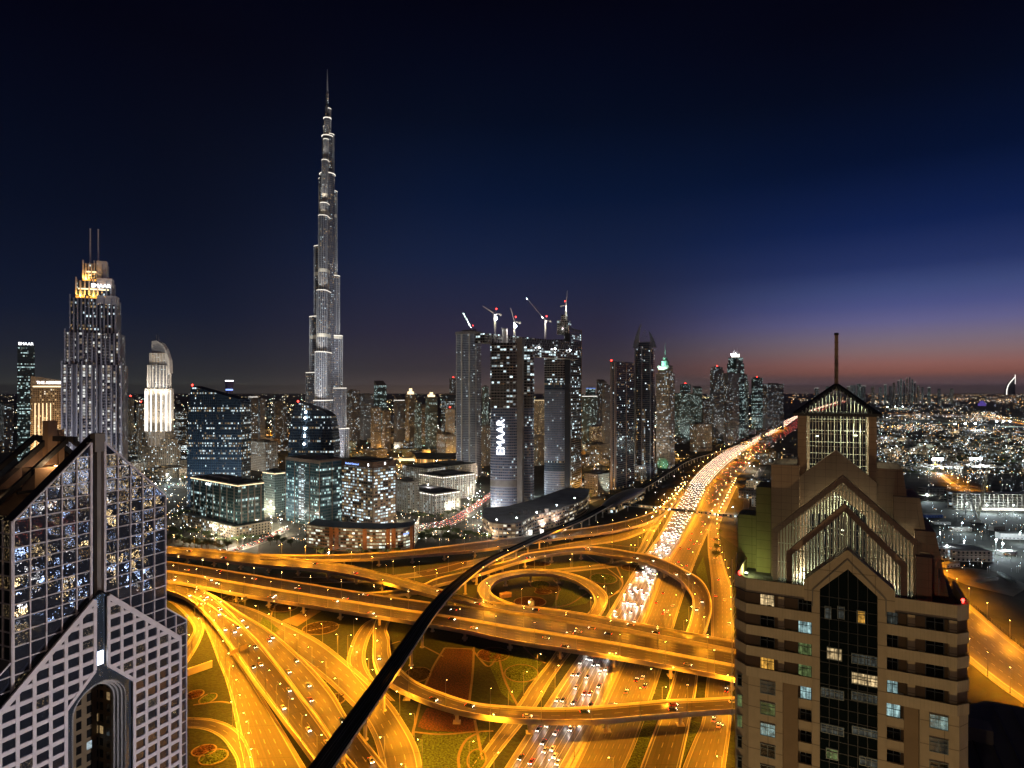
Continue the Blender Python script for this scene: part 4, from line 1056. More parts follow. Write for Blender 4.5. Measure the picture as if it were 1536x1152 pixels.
def louvres(a, b, am, ze, zt, k, w, dz, d, zfoot, n, mat, zlo=None, th=.09, dp=.5):
    m = MB()
    for i in range(1, n):
        x = a+w+(b-a-2*w)*i/n; zz = ze-dz+k*(w+0)+(-abs(x-am)+(am-a-w))*k
        z0 = zlo(x) if zlo else zfoot
        if zz > z0: m.box(x-th, x+th, d+.25, d+.25+dp, z0, zz)
    for zz in [zfoot+3.2*j for j in range(1, 8)]:
        hw = (am-a-w) if zz < ze-dz+k*w else (am-a-w)-(zz-(ze-dz+k*w))/k
        if hw > .5: m.box(am-hw, am+hw, d+.45, d+.6, zz-.06, zz+.06)
    m.build('louvre', mat, R)
M['louv'] = plain('pale_green_louvre', (.68, .68, .54), .45, .1, 1, .2)
zroof = 143.0
gB = arch_frame(1179.5, 1361, 3.5, zroof, 1268, 755.8, 838, .85); louvres(*gB, 3.5, zroof, 30, M['louv'])
gC = arch_frame(1158.8, 1380, 8.0, zroof, 1262, 713, 805, .85); louvres(*gC, 8.0, zroof, 42, M['louv'])
# low gable roof just behind the central frame
m = MB()
for s_, q in ((-1, xl), (1, xr)):
    f = [(q, -.45, zsh), (ap[0], -.45, ap[1]), (ap[0], 3.6, ap[1]-.3), (q, 3.6, zsh-.3)]
    m.face(f if s_ < 0 else f[::-1])
m.build('gable_roof', M['clad'], R)
# solid chevron and lantern
d = 11.0
a = rs(1196.3, d); b = rs(1315, d); am = (a+b)/2; a1 = rs(1209.8, d); b1 = rs(1303.5, d); ztp = (rt(1200, 621, d)[1]+rt(1310, 627, d)[1])/2
apx = rt(1257.7, 674.6, d); zel = (rt(1206, 718, d)[1]+rt(1310, 722, d)[1])/2
m = MB(); pl([(a, zel-7), (am, apx[1]-7), (b, zel-7), (b, zel), (am, apx[1]), (a, zel)], d-.6, d+1, m); m.build('chevron_wall', M['clad'], R)
m = MB(); ld = b-a
for x0, x1 in ((a, a1), (b1, b)):
    m.prism([(x0, d), (x1, d), (x1, d+1.2), (x0, d+1.2)], zroof, ztp); m.prism([(x0, d+ld-1.2), (x1, d+ld-1.2), (x1, d+ld), (x0, d+ld)], zroof, ztp)
m.build('lantern_pier', M['clad'], R)
m = MB()
for f0, f1 in (((a1, d+.5), (b1, d+.5)), ((a1, d+ld-.5), (b1, d+ld-.5)), ((a+.5, d+1.2), (a+.5, d+ld-1.2)), ((b-.5, d+1.2), (b-.5, d+ld-1.2))):
    n = 20 if f0[1] < d+1 and f0[0] != f1[0] else 9
    for i in range(n+1):
        x = f0[0]+(f1[0]-f0[0])*i/n; y = f0[1]+(f1[1]-f0[1])*i/n
        m.box(x-.05, x+.05, y-.05, y+.05, zel-6 if f0[1] < d+1 else zroof, ztp)
    for z in [zel-5+2.1*j for j in range(14)]:
        if z < ztp: m.bar((f0[0], f0[1], z), (f1[0], f1[1], z), .1)
m.build('lantern_screen', M['louv'], R)
rp = rt(1250.4, 577.7, d+ld/2); zap = rp[1]; cx_, cy_ = am, d+ld/2; zev = ztp+.2
m = MB(); C4 = [(a-.4, d-.4), (b+.4, d-.4), (b+.4, d+ld+.4), (a-.4, d+ld+.4)]
for i in range(4):
    p, q = C4[i], C4[(i+1) % 4]; m.bar((p[0], p[1], zev), (cx_, cy_, zap), .75, .6); m.bar((p[0], p[1], zev), (q[0], q[1], zev), .6, .5)
m.build('roof_ridge', M['dark'], R)
m = MB(); n = 22
for i in range(4):
    p, q = C4[i], C4[(i+1) % 4]
    for j in range(1, n):
        t = j/n; x, y = p[0]+(q[0]-p[0])*t, p[1]+(q[1]-p[1])*t; h = 1-abs(2*t-1)
        mx, my = (p[0]+q[0])/2, (p[1]+q[1])/2
        m.bar((x, y, zev), (x+(cx_-mx)*h, y+(cy_-my)*h, zev+(zap-zev)*h), .12, .22)
m.build('roof_louvre', M['louv'], R)
m = MB(); zt = rt(1250, 503, cy_)[1]; m.tube((cx_, cy_, zap-1), (cx_, cy_, zt), .34, .3, 10); 
for j in range(1, 7): m.tube((cx_, cy_, zap+(zt-zap)*j/7-.06), (cx_, cy_, zap+(zt-zap)*j/7+.06), .38, .38, 10)
m.build('mast', M['clad'], R); m = MB(); m.tube((cx_, cy_, zt), (cx_, cy_, zt+.4), .42, .36, 10); m.build('mast_cap', M['dark'], R)
# stepped solid blocks left and right of the gables
def blk(px0, px1, pyt, d0, d1, mat, slant=0.0, name='crown_block', zb=None):
    a = rs(px0, d0); b = rs(px1, d0); z = rt((px0+px1)/2, pyt, d0)[1]; m = MB(); zb = zroof if zb is None else zb
    m.prism([(a, d0), (b, d0), (b, d1), (a, d1)], zb, z); o = m.build(name, [M[mat], M[mat]], R)
    if slant:
        for v in o.data.vertices:
            if v.co.z < zb+.1 and abs(v.co.x-b) < .1: v.co.x += slant
    return o
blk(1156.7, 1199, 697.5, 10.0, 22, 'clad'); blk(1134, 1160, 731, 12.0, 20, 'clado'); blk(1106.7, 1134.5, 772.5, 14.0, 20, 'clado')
blk(1312, 1354, 703, 13.0, 24, 'clad', 2.6); blk(1340, 1380, 746, 11.5, 22, 'clad', 2.2); blk(1372, 1403, 797, 10, 20, 'clad', 1.8); blk(1374, 1398, 836, 6.5, 10, 'clad')
m = MB()
for k in range(9): m.bar((rs(1414)+k*.25, 4+k*2.4, ZP), (rs(1414)+k*.25, 4+k*2.4, ZP+2.6), .1)
m.bar((rs(1414), 4, ZP+2.5), (rs(1414)+2, 23, ZP+2.5), .1); m.bar((rs(1414), 4, ZP+1.3), (rs(1414)+2, 23, ZP+1.3), .1)
m.build('roof_railing', M['steel'], R)
m = MB()
for k in range(6): z = 128+k*3; m.bar((-2.6, 3, z), (-2.6, 8, z), .1)
for k in range(2): m.bar((-2.6, 3+k*5, 120), (-2.6, 3+k*5, 147), .12)
m.build('service_ladder', M['steel'], R)
for q in ((-1.2, 1.6), (sr+.9, 1.7)):
    m = MB(); m.tube((q[0], q[1], ZP), (q[0], q[1], ZP+.3), .1, .1, 6); m.ball((q[0], q[1], ZP+.42), .22, 8, 6); m.build('beacon', M['red'], R)
# floodlights inside the crown and lantern (the photo shows them lit)
def flood(par, loc, col, power, name='floodlight', rad=.4, off=(0, 0, .6), mat='ledlamp', sz=.3):
    m = MB(); m.box(-sz, sz, -sz, sz, 0, .25); f = m.build(name, M['dark'], par); f.location = loc
    k = MB(); k.box(-sz*.8, sz*.8, -sz*.8, sz*.8, .26, .36); g = k.build('floodlight_glass', M[mat]); g.parent = f
    l = bpy.data.lights.new('flood', 'POINT'); l.energy = power; l.color = col; l.shadow_soft_size = rad
    lo = bpy.data.objects.new('flood_light', l); COL.objects.link(lo); lo.parent = f; lo.location = off
    return f
M['greenl'] = emit('soft_green_lamp', (.9, 1, .7), 6, 'NONE')
GW = (.93, 1.0, .72)
flood(R, (am, d+ld/2, zel-4), GW, 1900, mat='greenl'); flood(R, (am-3, d+ld*.3, ztp-4), GW, 900, mat='greenl'); flood(R, (am+3, d+ld*.7, ztp-4), GW, 900, mat='greenl')
flood(R, (gC[0]+5, 9.6, zroof+.3), GW, 1600, mat='greenl'); flood(R, (gC[1]-5, 9.6, zroof+.3), GW, 1100, mat='greenl'); flood(R, (gC[2], 9.6, zroof+9), (1, .95, .6), 2200, mat='greenl')
flood(R, (gB[0]+3.5, 5.8, zroof+.3), GW, 500, mat='greenl'); flood(R, (rs(1120, 9), 8.5, zroof+.3), (.8, .9, .3), 420, mat='greenl')
# flat dark roof of the neighbour, bottom right corner
c0 = G(1440, 1040, 100)
nb = empty('neighbour_building', (93, 118, 0), rzR, 'dark roofed block at the lower right corner behind the beige tower', 'building')
m = MB(); m.prism([(-9, -20), (34, -20), (34, 12), (-2, 12), (-9, 4)], 0, 112); m.build('building_body', [facade('dark_block_wall', 3, 3.5, .15, .3, .1, (.1, .08, .06), power=.3), M['roof']], nb)
m = MB(); 
for x in range(-7, 33, 3): m.box(x-.12, x+.12, -19, 11 if x > -2 else 3, 112, 112.2)
m.build('roof_seam', M['dark'], nb)
m = MB(); m.box(-8, -4, -8, -4, 112, 114.5); m.build('roof_plant', M['concd'], nb); m = MB(); m.box(3, 8, -12, -8, 112, 114); m.build('roof_plant', M['concd'], nb); m = MB(); m.tube((12, 0, 112), (12, 0, 115), 1.4, 1.4, 12); m.build('water_tank', M['concd'], nb)

# added fill masts below and behind the view: they brighten the two near towers
def mast_light(x, y, h, target, power, col, label, cone=80):
    e = empty('floodlight_mast', (x, y, 0), 0, label, 'floodlight'); m = MB(); m.tube((0, 0, 0), (0, 0, h), .4, .2, 8); m.build('mast', M['steel'], e)
    m = MB(); m.box(-.8, .8, -.5, .5, h, h+.8); m.build('lamp_head', M['dark'], e)
    l = bpy.data.lights.new('mast_light', 'SPOT'); l.energy = power; l.color = col; l.spot_size = math.radians(cone); l.spot_blend = .6; l.shadow_soft_size = 1.5
    lo = bpy.data.objects.new('mast_light', l); COL.objects.link(lo); lo.parent = e; lo.location = (0, 0, h+1.2)
    lo.rotation_euler = (Vector(target)-Vector((x, y, h+1.2))).to_track_quat('-Z', 'Y').to_euler()
mast_light(0, 150, 48, (-112, 205, 95), 3.8e5, (1, .91, .95), 'tall added fill mast facing the glass tower from the highway side')
mast_light(18, 30, 45, (50, 96, 125), 1.3e5, (1, .7, .33), 'tall added fill mast facing the beige tower front')
mast_light(20, 178, 30, (48, 122, 140), 0.5e5, (1, .5, .12), 'tall added fill mast on the highway side of the beige tower')
mast_light(-24, -12, 165, (58, 112, 152), 0.5e5, (1, .68, .38), 'very tall added fill mast beside the camera building facing the beige tower crown', 48)
mast_light(-30, -14, 165, (-128, 190, 146), 1.5e5, (1, .7, .42), 'very tall added fill mast beside the camera building facing the glass tower roof', 34)
flood(D, (4.1*BW, 10, 152.6), (1, .62, .3), 1500, mat='sodium'); flood(D, (1.5*BW, 24, 147), (1, .62, .3), 1500, mat='sodium'); flood(D, (4.6*BW, 19, 150), (1, .6, .35), 700, mat='sodium')
m = MB(); pl([(0, ZM), (11*BW, ZM), (5.5*BW, 161)], 22.6, 23.4, m); m.build('rear_gable', plain('dark_brown_gable', (.12, .08, .06), .7, .2, .2), D)
# ------------------------------------------------------------------ facade styles
FS = {
 'dark': facade('dark_glass_offices', 1.6, 3.8, .06, .3, .36, (.045, .065, .09), (.015, .03, .05), .55, 1.3, .85),
 'teal': facade('teal_glass_offices', 2.4, 3.8, .06, .25, .4, (.05, .08, .09), (.015, .045, .055), .25, 1.1, .7, tint=(.6, .95, .9)),
 'grey': facade('grey_flats', 3.2, 3.4, .2, .3, .22, (.16, .16, .17), (.03, .035, .045), .5, 1.5, .3),
 'silver': facade('silver_flats', 3.0, 3.5, .1, .38, .1, (.27, .28, .3), (.04, .05, .07), .4, 1.3, .1),
 'night': facade('sparse_dark_glass', 2.4, 3.8, .08, .3, .09, (.1, .1, .12), (.012, .02, .04), .5, 1.6, .2),
 'beige': facade('beige_flats', 3.2, 3.4, .26, .3, .3, (.3, .25, .19), (.03, .03, .03), .7, 1.6, .2),
 'palesq': facade('pale_square_windows', 3.6, 3.6, .28, .3, .5, (.42, .37, .31), (.03, .03, .03), .6, 1.3, .1),
 'warm': facade('warm_hotel', 3.0, 3.4, .2, .3, .5, (.4, .28, .17), (.04, .03, .02), .95, 1.3, .2, tint=(1, .7, .35)),
 'green': facade('greenish_flats', 3.0, 3.4, .2, .28, .3, (.2, .24, .21), (.03, .045, .04), .3, 1.4, .3, tint=(.7, 1, .85)),
 'columns': facade('column_lit_flats', 6.2, 3.5, .30, .2, .85, (.15, .155, .18), (.02, .025, .04), .55, .95, 0, tint=(1, .9, .75)),
 'white': facade('white_block', 4.2, 3.6, .28, .25, .75, (.5, .48, .45), (.03, .04, .05), .35, .9, .2),
 'brown': facade('brown_office', 4.4, 4.0, .1, .34, 1.5, (.14, .08, .05), (.02, .02, .02), .4, 1.7, .3),
 'site': facade('unfinished_floors', 4.5, 3.8, .1, .25, .3, (.16, .14, .12), (.01, .01, .012), .2, 1.7, .6, tint=(.75, .95, 1)),
 'glassb': facade('blue_grey_curtain', 2.6, 3.8, .1, .3, .16, (.2, .2, .24), (.05, .07, .11), .3, 1.0, .5, grough=.2),
 'lowb': facade('low_block', 4.0, 3.4, .24, .3, .38, (.3, .26, .2), (.03, .03, .03), .6, 1.8, .3),
 'brick': facade('lit_brick_office', 3.4, 3.6, .05, .32, .92, (.3, .15, .07), (.05, .05, .04), .7, 1.3, 0, tint=(.95, .95, .65)),
 'bright': facade('floodlit_hotel', 4.0, 3.4, .3, .35, .6, (.62, .56, .48), (.1, .09, .08), .8, 1.2, 0),
 'burj': facade('silver_banded_tower', 1.5, 4.0, .18, .5, .28, (.17, .17, .19), (.02, .025, .04), .8, 1.6, .5, wrough=.3, wmetal=.5, grough=.15),
}
def corner(pl_, pc, pr, Y, th):
    """footprint from the pixels of left edge, near corner and right edge; th = turn of the block in degrees"""
    t = math.radians(th); C = Vector(((pc-CX)*Y/F, Y, 0)); uL = (pl_-CX)/F; uR = (pr-CX)/F
    a = (C.x-C.y*uL)/(math.cos(t)+uL*math.sin(t)); b = (uR*C.y-C.x)/(math.sin(t)-uR*math.cos(t))
    return C, max(a, 3), max(min(b, 120), 3), -t
NB = [0]; FK = 1.0; FC = [(1, .86, .7), (.9, .95, 1), (1, .78, .55), (.95, .95, .9), (.85, 1, .92)]
def tower(label, px, ytop, Y, style, th=25, steps=(), crown='box', beacon=False, group=None, fins=0, cat='tower', name='tower', podium=0, strip=None, roofm='roof', yb=None):
    """px = (left, near corner, right) in the photo; ytop = roof row; steps = [(fraction of height, inset m)]"""
    if yb: Y = YB(yb)
    C, a, b, rz = corner(px[0], px[1], px[2], Y, th)
    H = ZT(ytop, Y); e = empty(name, C, rz, label, cat, group)
    lv = [(0, 0)]+list(steps)+[(1, None)]
    ins = 0
    for i in range(len(lv)-1):
        z0 = lv[i][0]*H; z1 = lv[i+1][0]*H; ins = lv[i][1]
        m = MB(); m.prism([(-a+ins, ins), (-ins, ins), (-ins, b-ins), (-a+ins, b-ins)], z0, z1)
        m.build('tower_body' if name == 'tower' else 'building_body', [FS[style], M[roofm]], e)
    x0, x1, y0, y1 = -a+ins, -ins, ins, b-ins; w = x1-x0; dd = y1-y0
    m = MB(); t = .4
    for q in ((x0-.1, x1+.1, y0-.1, y0+t), (x0-.1, x1+.1, y1-t, y1+.1), (x0-.1, x0+t, y0+t, y1-t), (x1-t, x1+.1, y0+t, y1-t)): m.box(*q, H-.3, H+1.3)
    m.build('roof_parapet', M['concd'], e)
    if crown == 'box':
        m = MB(); m.box(x0+w*.25, x0+w*.7, y0+dd*.25, y0+dd*.75, H+.01, H+4.5); m.build('roof_plant', M['concd'], e); m = MB(); m.box(x0+w*.12, x0+w*.22, y0+dd*.2, y0+dd*.4, H+.01, H+2.5)
        for k in range(0): m.tube((x0+w*.8, y0+dd*(.25+.22*k), H), (x0+w*.8, y0+dd*(.25+.22*k), H+2.2), w*.06, w*.06, 8)
        m.build('roof_plant', M['concd'], e)
    elif crown == 'spire':
        m = MB(); h = H*.16; m.prism([(x0+w*.3, y0+dd*.3), (x1-w*.3, y0+dd*.3), (x1-w*.3, y1-dd*.3), (x0+w*.3, y1-dd*.3)], H, H+h*.4); m.build('roof_plant', M['concd'], e)
        m = MB(); m.tube((x0+w/2, y0+dd/2, H+h*.4), (x0+w/2, y0+dd/2, H+h*1.4), 1.0, .2, 8); m.build('spire', M['steel'], e)
    elif crown == 'pyramid':
        m = MB(); c = (x0+w/2, y0+dd/2, H+w*.7); q = [(x0+1, y0+1, H), (x1-1, y0+1, H), (x1-1, y1-1, H), (x0+1, y1-1, H)]
        for i in range(4): m.face([q[i], q[(i+1) % 4], c])
        m.build('pointed_roof', M['concd'], e)
        m = MB(); m.tube((c[0], c[1], c[2]-2), (c[0], c[1], c[2]+H*.06), .7, .15, 6); m.build('spire', M['steel'], e)
    elif crown == 'slant':
        m = MB(); h = w*.7; m.prism([(x0, y0), (x1, y0), (x1, y1), (x0, y1)], H, H+h, 0, 1, zs=[H+h, H+.2, H+.2, H+h]); m.build('slanted_crown', [M['concd'], M['concd']], e)
    elif crown == 'lantern':        # little lit cupola
        m = MB(); m.prism([(x0+w*.2, y0+dd*.2), (x1-w*.2, y0+dd*.2), (x1-w*.2, y1-dd*.2), (x0+w*.2, y1-dd*.2)], H, H+w*.4); m.prism([(x0+w*.36, y0+dd*.36), (x1-w*.36, y0+dd*.36), (x1-w*.36, y1-dd*.36), (x0+w*.36, y1-dd*.36)], H+w*.4, H+w*.8); m.build('crown', [M['glow'], M['concd']], e)
        m = MB(); m.tube((x0+w/2, y0+dd/2, H+w*.8), (x0+w/2, y0+dd/2, H+w*1.25), 1.2, .1, 6); m.build('spire', M['concd'], e)
    if fins:
        m = MB(); n = fins
        for i in range(n+1):
            x = -a+a*i/n; m.box(x-.4, x+.4, -.55, -.02, 0, H*lv[-2][0] if len(lv) > 2 and False else (lv[1][0]*H if len(lv) > 2 else H))
        k = max(2, int(n*b/a))
        for i in range(k+1):
            y = b*i/k; m.box(.02, .55, y-.4, y+.4, 0, lv[1][0]*H if len(lv) > 2 else H)
        m.build('fin', M['concd' if fins < 100 else 'white'], e)
    if podium:
        m = MB(); m.prism([(-a-8, -8), (8, -8), (8, b+8), (-a-8, b+8)], 0, podium); m.build('podium', [FS['lowb'], M['roofl']], e)
    if strip:
        m = MB(); m.box(x0-.2, x1+.2, y0-.25, y0-.12, H-1.4, H-.4); m.box(x1+.12, x1+.25, y0, y1, H-1.4, H-.4); m.build('light_strip', M[strip], e)
    if beacon:
        m = MB(); m.ball((x0+w*.5, y0+dd*.5, H+(5.5 if crown == 'box' else 1)), 1.3 if Y < 1500 else 2.2, 8, 6); m.tube((x0+w*.5, y0+dd*.5, H), (x0+w*.5, y0+dd*.5, H+5), .2, .2, 6); m.build('beacon', M['red'], e)
    NB[0] += 1
    if Y < 6000 and H > 40:
        c_ = FC[NB[0] % 5]; q = min(.5*H, 70); upl(e, (q*.5, -q, 5), (-a*.4, b*.3, H*.6), 5.0*FK*((.5*H)**2+q*q)*(.8+.1*(NB[0] % 5)), c_)
    return e, a, b, H
def upl(par, loc, target, power, col=(1, .9, .78), cone=120):  # added fill spot with a housing, brightens tower faces that lie dark
    m = MB(); m.box(-.6, .6, -.6, .6, 0, .8); f = m.build('floodlight', M['dark'], par); f.location = (loc[0], loc[1], max(loc[2]-1, 0))
    l = bpy.data.lights.new('facade_flood', 'SPOT'); l.energy = power; l.color = col; l.spot_size = math.radians(cone); l.spot_blend = .6; l.shadow_soft_size = 2.0
    lo = bpy.data.objects.new('facade_flood', l); COL.objects.link(lo); lo.parent = par; lo.location = loc
    lo.rotation_euler = (Vector(target)-Vector(loc)).to_track_quat('-Z', 'Y').to_euler(); return lo
def text(par, s, size, loc, rot, mat='signw', ext=.15, align='CENTER', name='lettering'):
    c = bpy.data.curves.new(name, 'FONT'); c.body = s; c.size = size; c.extrude = ext; c.align_x = align; c.align_y = 'CENTER'; c.resolution_u = 3
    t_ = bpy.data.objects.new('tmp', c); me = bpy.data.meshes.new_from_object(t_); bpy.data.objects.remove(t_); me.name = name
    me.materials.clear(); me.materials.append(M[mat])
    o = bpy.data.objects.new(name, me); COL.objects.link(o); o.location = loc; o.rotation_euler = rot
    if par is not None: o.parent = par
    return o
HP = math.pi/2

# ------------------------------------------------------------------ the very tall stepped tower
YBK = 1279.0; bx = XP(491, YBK)
B = empty('supertall_tower', (bx, YBK, 0), 0, 'immensely tall silver tower with spiralling setbacks and a needle spire', 'skyscraper')
def lobe(m, ang, L, w, z0, z1):
    """a wing: straight flanks and a round nose"""
    P = [(0, -w/2)]+[((L-w/2)+math.cos(t)*w/2, math.sin(t)*w/2) for t in [-HP+math.pi*k/8 for k in range(9)]]+[(0, w/2)]
    c, s = math.cos(ang), math.sin(ang); P = [(x*c-y*s, x*s+y*c) for x, y in P]
    m.prism(P, z0, z1)
zz = lambda py: HC+(CY-py)*YBK/F
wl_ = [(455.5, 558.5), (461.8, 473.8), (469.8, 368), (478, 267), (484.6, 227), (487, 190)]
wr_ = [(519, 643), (515.3, 582), (510.5, 503), (506.8, 413), (503.6, 286), (499.5, 201), (495.5, 163)]
wf_ = [(60, 600), (54, 530), (46, 440), (38, 330), (30, 310), (22, 245), (14, 212)]
KB = YBK/F
burj_light = []
def wing(ang, tiers, nm):
    z0 = 0
    for i, (Lm, z1) in enumerate(tiers):
        m = MB(); w = max(9, 25-i*2.6); Lm = max(Lm, w/2+2); lobe(m, ang, Lm, w, z0, z1); m.build('wing_tier', [FS['burj'], M['roofl']], B)
        f = MB(); n = 9
        # bright steel fins up the nose
        for k in range(n):
            t = -HP+math.pi*k/(n-1); x = (Lm-w/2)+math.cos(t)*(w/2+.35); y = math.sin(t)*(w/2+.35); c, s = math.cos(ang), math.sin(ang)
            X, Y_ = x*c-y*s, x*s+y*c; f.tube((X, Y_, z0), (X, Y_, z1), .35, .35, 5, caps=False)
        f.build('steel_fin', M['finm'], B)
        g = MB(); lobe(g, ang, Lm+.8, w+1.6, z1-1.0, z1+.6); g.build('lit_ledge', [M['ledge'], M['ledge']], B)
        burj_light.append((ang, Lm, z1, w)); z0 = z1
M['plf'] = plain('warm_louvre', (.5, .45, .36), .5, .15, .3)
M['finm'] = plain('polished_steel_fin', (.62, .62, .62), .35, .1, .5, .6)
N = NT('lit_terrace_edge'); N.set(Base_Color=(.3, .3, .3), Emission_Color=(1, .9, .75), Emission_Strength=1.0); N.mat.cycles.emission_sampling = 'NONE'; M['ledge'] = N.mat
wing(math.radians(150), [((491-p)*KB/math.cos(math.radians(30)), zz(y)) for p, y in wl_], 'l')
wing(math.radians(30), [((p-491)*KB/math.cos(math.radians(30)), zz(y)) for p, y in wr_], 'r')
wing(math.radians(-90), [(L, zz(y)) for L, y in wf_], 'f')
m = MB(); n = 14
for r0, a, b in ((15, 0, zz(262)), (10.5, zz(262), zz(205)), (7, zz(205), zz(178)), (4.4, zz(178), zz(160)), (2.8, zz(160), zz(140))):
    m.prism([(r0*math.cos(2*math.pi*k/n), r0*math.sin(2*math.pi*k/n)) for k in range(n)], a, b)
m.build('core', [FS['burj'], M['steel']], B)
m = MB(); m.tube((0, 0, zz(140)), (0, 0, zz(122)), 1.9, 1.3, 8); m.tube((0, 0, zz(122)), (0, 0, zz(104)), 1.2, .4, 8); m.build('spire', M['finm'], B)
for z, r in ((zz(178), 8), (zz(205), 11.5), (zz(262), 16)):
    m = MB(); m.prism([(r*math.cos(2*math.pi*k/n), r*math.sin(2*math.pi*k/n)) for k in range(n)], z-.8, z+.8, 0, 0, True); m.build('lit_ledge', M['ledge'], B)
for py in (300, 326, 413, 508):        # louvred plant floors, in a paler warm tone
    z = zz(py)
    for ang, tiers in ((150, wl_), (30, wr_), (-90, None)):
        L = 0
        if tiers:
            for p, y in tiers:
                if zz(y) > z: L = abs(p-491)*KB/math.cos(math.radians(30)); w = max(9, 25-tiers.index((p, y))*2.6); break
        else:
            for i, (l_, y) in enumerate(wf_):
                if zz(y) > z: L = l_; w = 25-i*2.6; break
        if L: m = MB(); lobe(m, math.radians(ang), max(L, w/2+2)+.5, w+1.0, z, z+7); m.build('plant_floor', [M['plf'], M['roofl']], B)
for ang, Lm, z1, w in burj_light:       # the terrace floodlights, washing the faces above
    c, s = math.cos(ang), math.sin(ang)
    l = bpy.data.lights.new('terrace_flood', 'SPOT'); l.energy = 6e4; l.color = (1, .93, .82); l.spot_size = math.radians(75); l.spot_blend = .7; l.shadow_soft_size = .8
    lo = bpy.data.objects.new('terrace_flood', l); COL.objects.link(lo); lo.parent = B
    r = Lm+7; lo.location = (r*c, r*s-6, z1-6 if False else z1+2)
    d = Vector((0, 0, z1+75))-lo.location; lo.rotation_euler = d.to_track_quat('-Z', 'Y').to_euler()

upl(B, (-160, -190, 6), (0, 0, 250), 1.1e6, (.95, .93, 1), 90); upl(B, (170, -180, 6), (0, 0, 300), 3.0e6, (.95, .96, 1), 90); upl(B, (60, -230, 6), (0, 0, 580), 1.0e7, (.92, .96, 1), 60)
# ------------------------------------------------------------------ big left tower with orange-lit crown and twin masts
YA = 760.0
def loc_poly(px0, px1, d, Y, cut=0.0): return None
e = empty('stepped_tower', (XP(143, YA), YA, 0), math.radians(22), 'tall stepped tower with an orange-lit crown and twin masts, behind the glass tower', 'tower')
kA = YA/F; zA = lambda py: HC+(CY-py)*kA
lev = [(0, 547.7, 95.7, 190.8), (547.7, 501, 100, 186.5), (501, 450, 107, 180), (450, 424, 115.5, 171.6), (424, 397.5, 125.4, 161.7)]
kw = .78
for i, (a, b, l, r) in enumerate(lev):
    z0 = 0 if i == 0 else zA(a); z1 = zA(b); hw = (r-l)*kA/2*kw; cxl = ((l+r)/2-143)*kA; dp = hw*.6
    nbay = 6 if i < 3 else 4
    P = [(cxl-hw, -dp), (cxl+hw, -dp), (cxl+hw, dp), (cxl-hw, dp)]
    m = MB(); m.prism(P, z0, z1); m.build('tower_body', [FS['dark' if i > 1 else 'columns'], M['roof']], e)
    m = MB()
    for k in range(nbay*2+1):
        x = cxl-hw+2*hw*k/(nbay*2); m.box(x-.75, x+.75, -dp-(1.5 if k % 2 else .8), -dp-.02, z0, z1+(4 if k % 4 == 0 else 0))
    for k in range(5):
        y = -dp+2*dp*k/4; m.box(cxl+hw+.02, cxl+hw+1.1, y-.7, y+.7, z0, z1)
    m.build('pilaster', plain('pale_metal_pier', (.42, .42, .46), .5, .1, .2), e)
    m = MB()
    for k in range(nbay):
        if i in (0, 1) and k % 2 == 1 or i > 1: continue
        x0 = cxl-hw+2*hw*k/nbay
        z = z0+1.5
        while z < z1-2:
            m.box(x0+.6, x0+2*hw/nbay-.6, -dp-.62, -dp-.03, z-.16, z+.16); z += 3.5
    if m.v: m.build('balcony_slab', M['white'], e)
    if i >= 3:
        m = MB(); m.box(cxl-hw-.3, cxl+hw+.3, -dp-1.0, -dp-.7, z0+.5, z0+2.8); m.build('light_strip', M['glowo'], e)
        m = MB(); m.box(cxl-hw+2, cxl+hw-2, -dp-.9, -dp-.6, (z0+z1)/2, (z0+z1)/2+1.6); m.build('light_strip', M['glow'], e)
        for q in (-.7, 0, .7):
            l_ = bpy.data.lights.new('crown_flood', 'SPOT'); l_.energy = 9000 if i == 2 else 30000; l_.color = (1, .45, .08); l_.spot_size = math.radians(110); l_.shadow_soft_size = .5
            lo = bpy.data.objects.new('crown_flood', l_); COL.objects.link(lo); lo.parent = e; lo.location = (cxl+hw*q, -dp-4, z0+1); lo.rotation_euler = (math.radians(160), 0, 0)
    if i >= 2:
        m = MB(); m.box(cxl+hw*.2, cxl+hw+1.2, -dp-1.2, dp*.2, z1-6 if i < 4 else z1-24, z1+4); m.build('crown_panel', M['white'], e)
for k in (-4.5, 3.6):
    m = MB(); m.tube((k, -3, zA(400)), (k, -3, zA(345)), .95, .7, 8); m.ball((k, -3, zA(345)), 1.0, 6, 4); m.build('mast', M['white'], e)
text(e, 'EMAAR', 6.2, (9.5, -19.5, zA(432)), (HP, 0, 0))
upl(e, (45, -110, 6), (0, -20, 190), 9e5, (.85, .88, 1)); upl(e, (-70, -110, 6), (0, -20, 230), 9e5, (.9, .88, 1))
# ------------------------------------------------------------------ hotel with five light columns, and the slim block behind
Y1 = 1060
e, a, b, H = tower('warm sandstone hotel block with tall light columns and a lit sign on the roof', (33, 46, 99), 582, Y1, 'warm', 65, crown='none', cat='hotel', name='hotel')
m = MB()
for i in range(5): y = 6+i*5.4; m.box(.1, .5, y-.5, y+.5, H*.3, H*.86)
m.build('light_column', M['glow'], e)
m = MB(); m.prism([(-8, 0), (0, 0), (0, b*.98), (-8, b*.98)], H+.5, H+16, zs=[H+20, H+20, H+13, H+13]); m.build('roof_screen', [plain('lit_sandstone', (.5, .36, .24), .8, .1, .1), M['roof']], e)
m = MB(); m.box(.3, .6, 3, b*.95, H+1.5, H+3.5); m.build('light_strip', M['glow'], e)
text(e, 'THE ADDRESS', 6, (.9, b*.55, H+9), (HP, 0, HP))
l_ = bpy.data.lights.new('wall_flood', 'SPOT'); l_.energy = 9e5; l_.color = (1, .68, .35); l_.spot_size = 2.2; l_.shadow_soft_size = 2
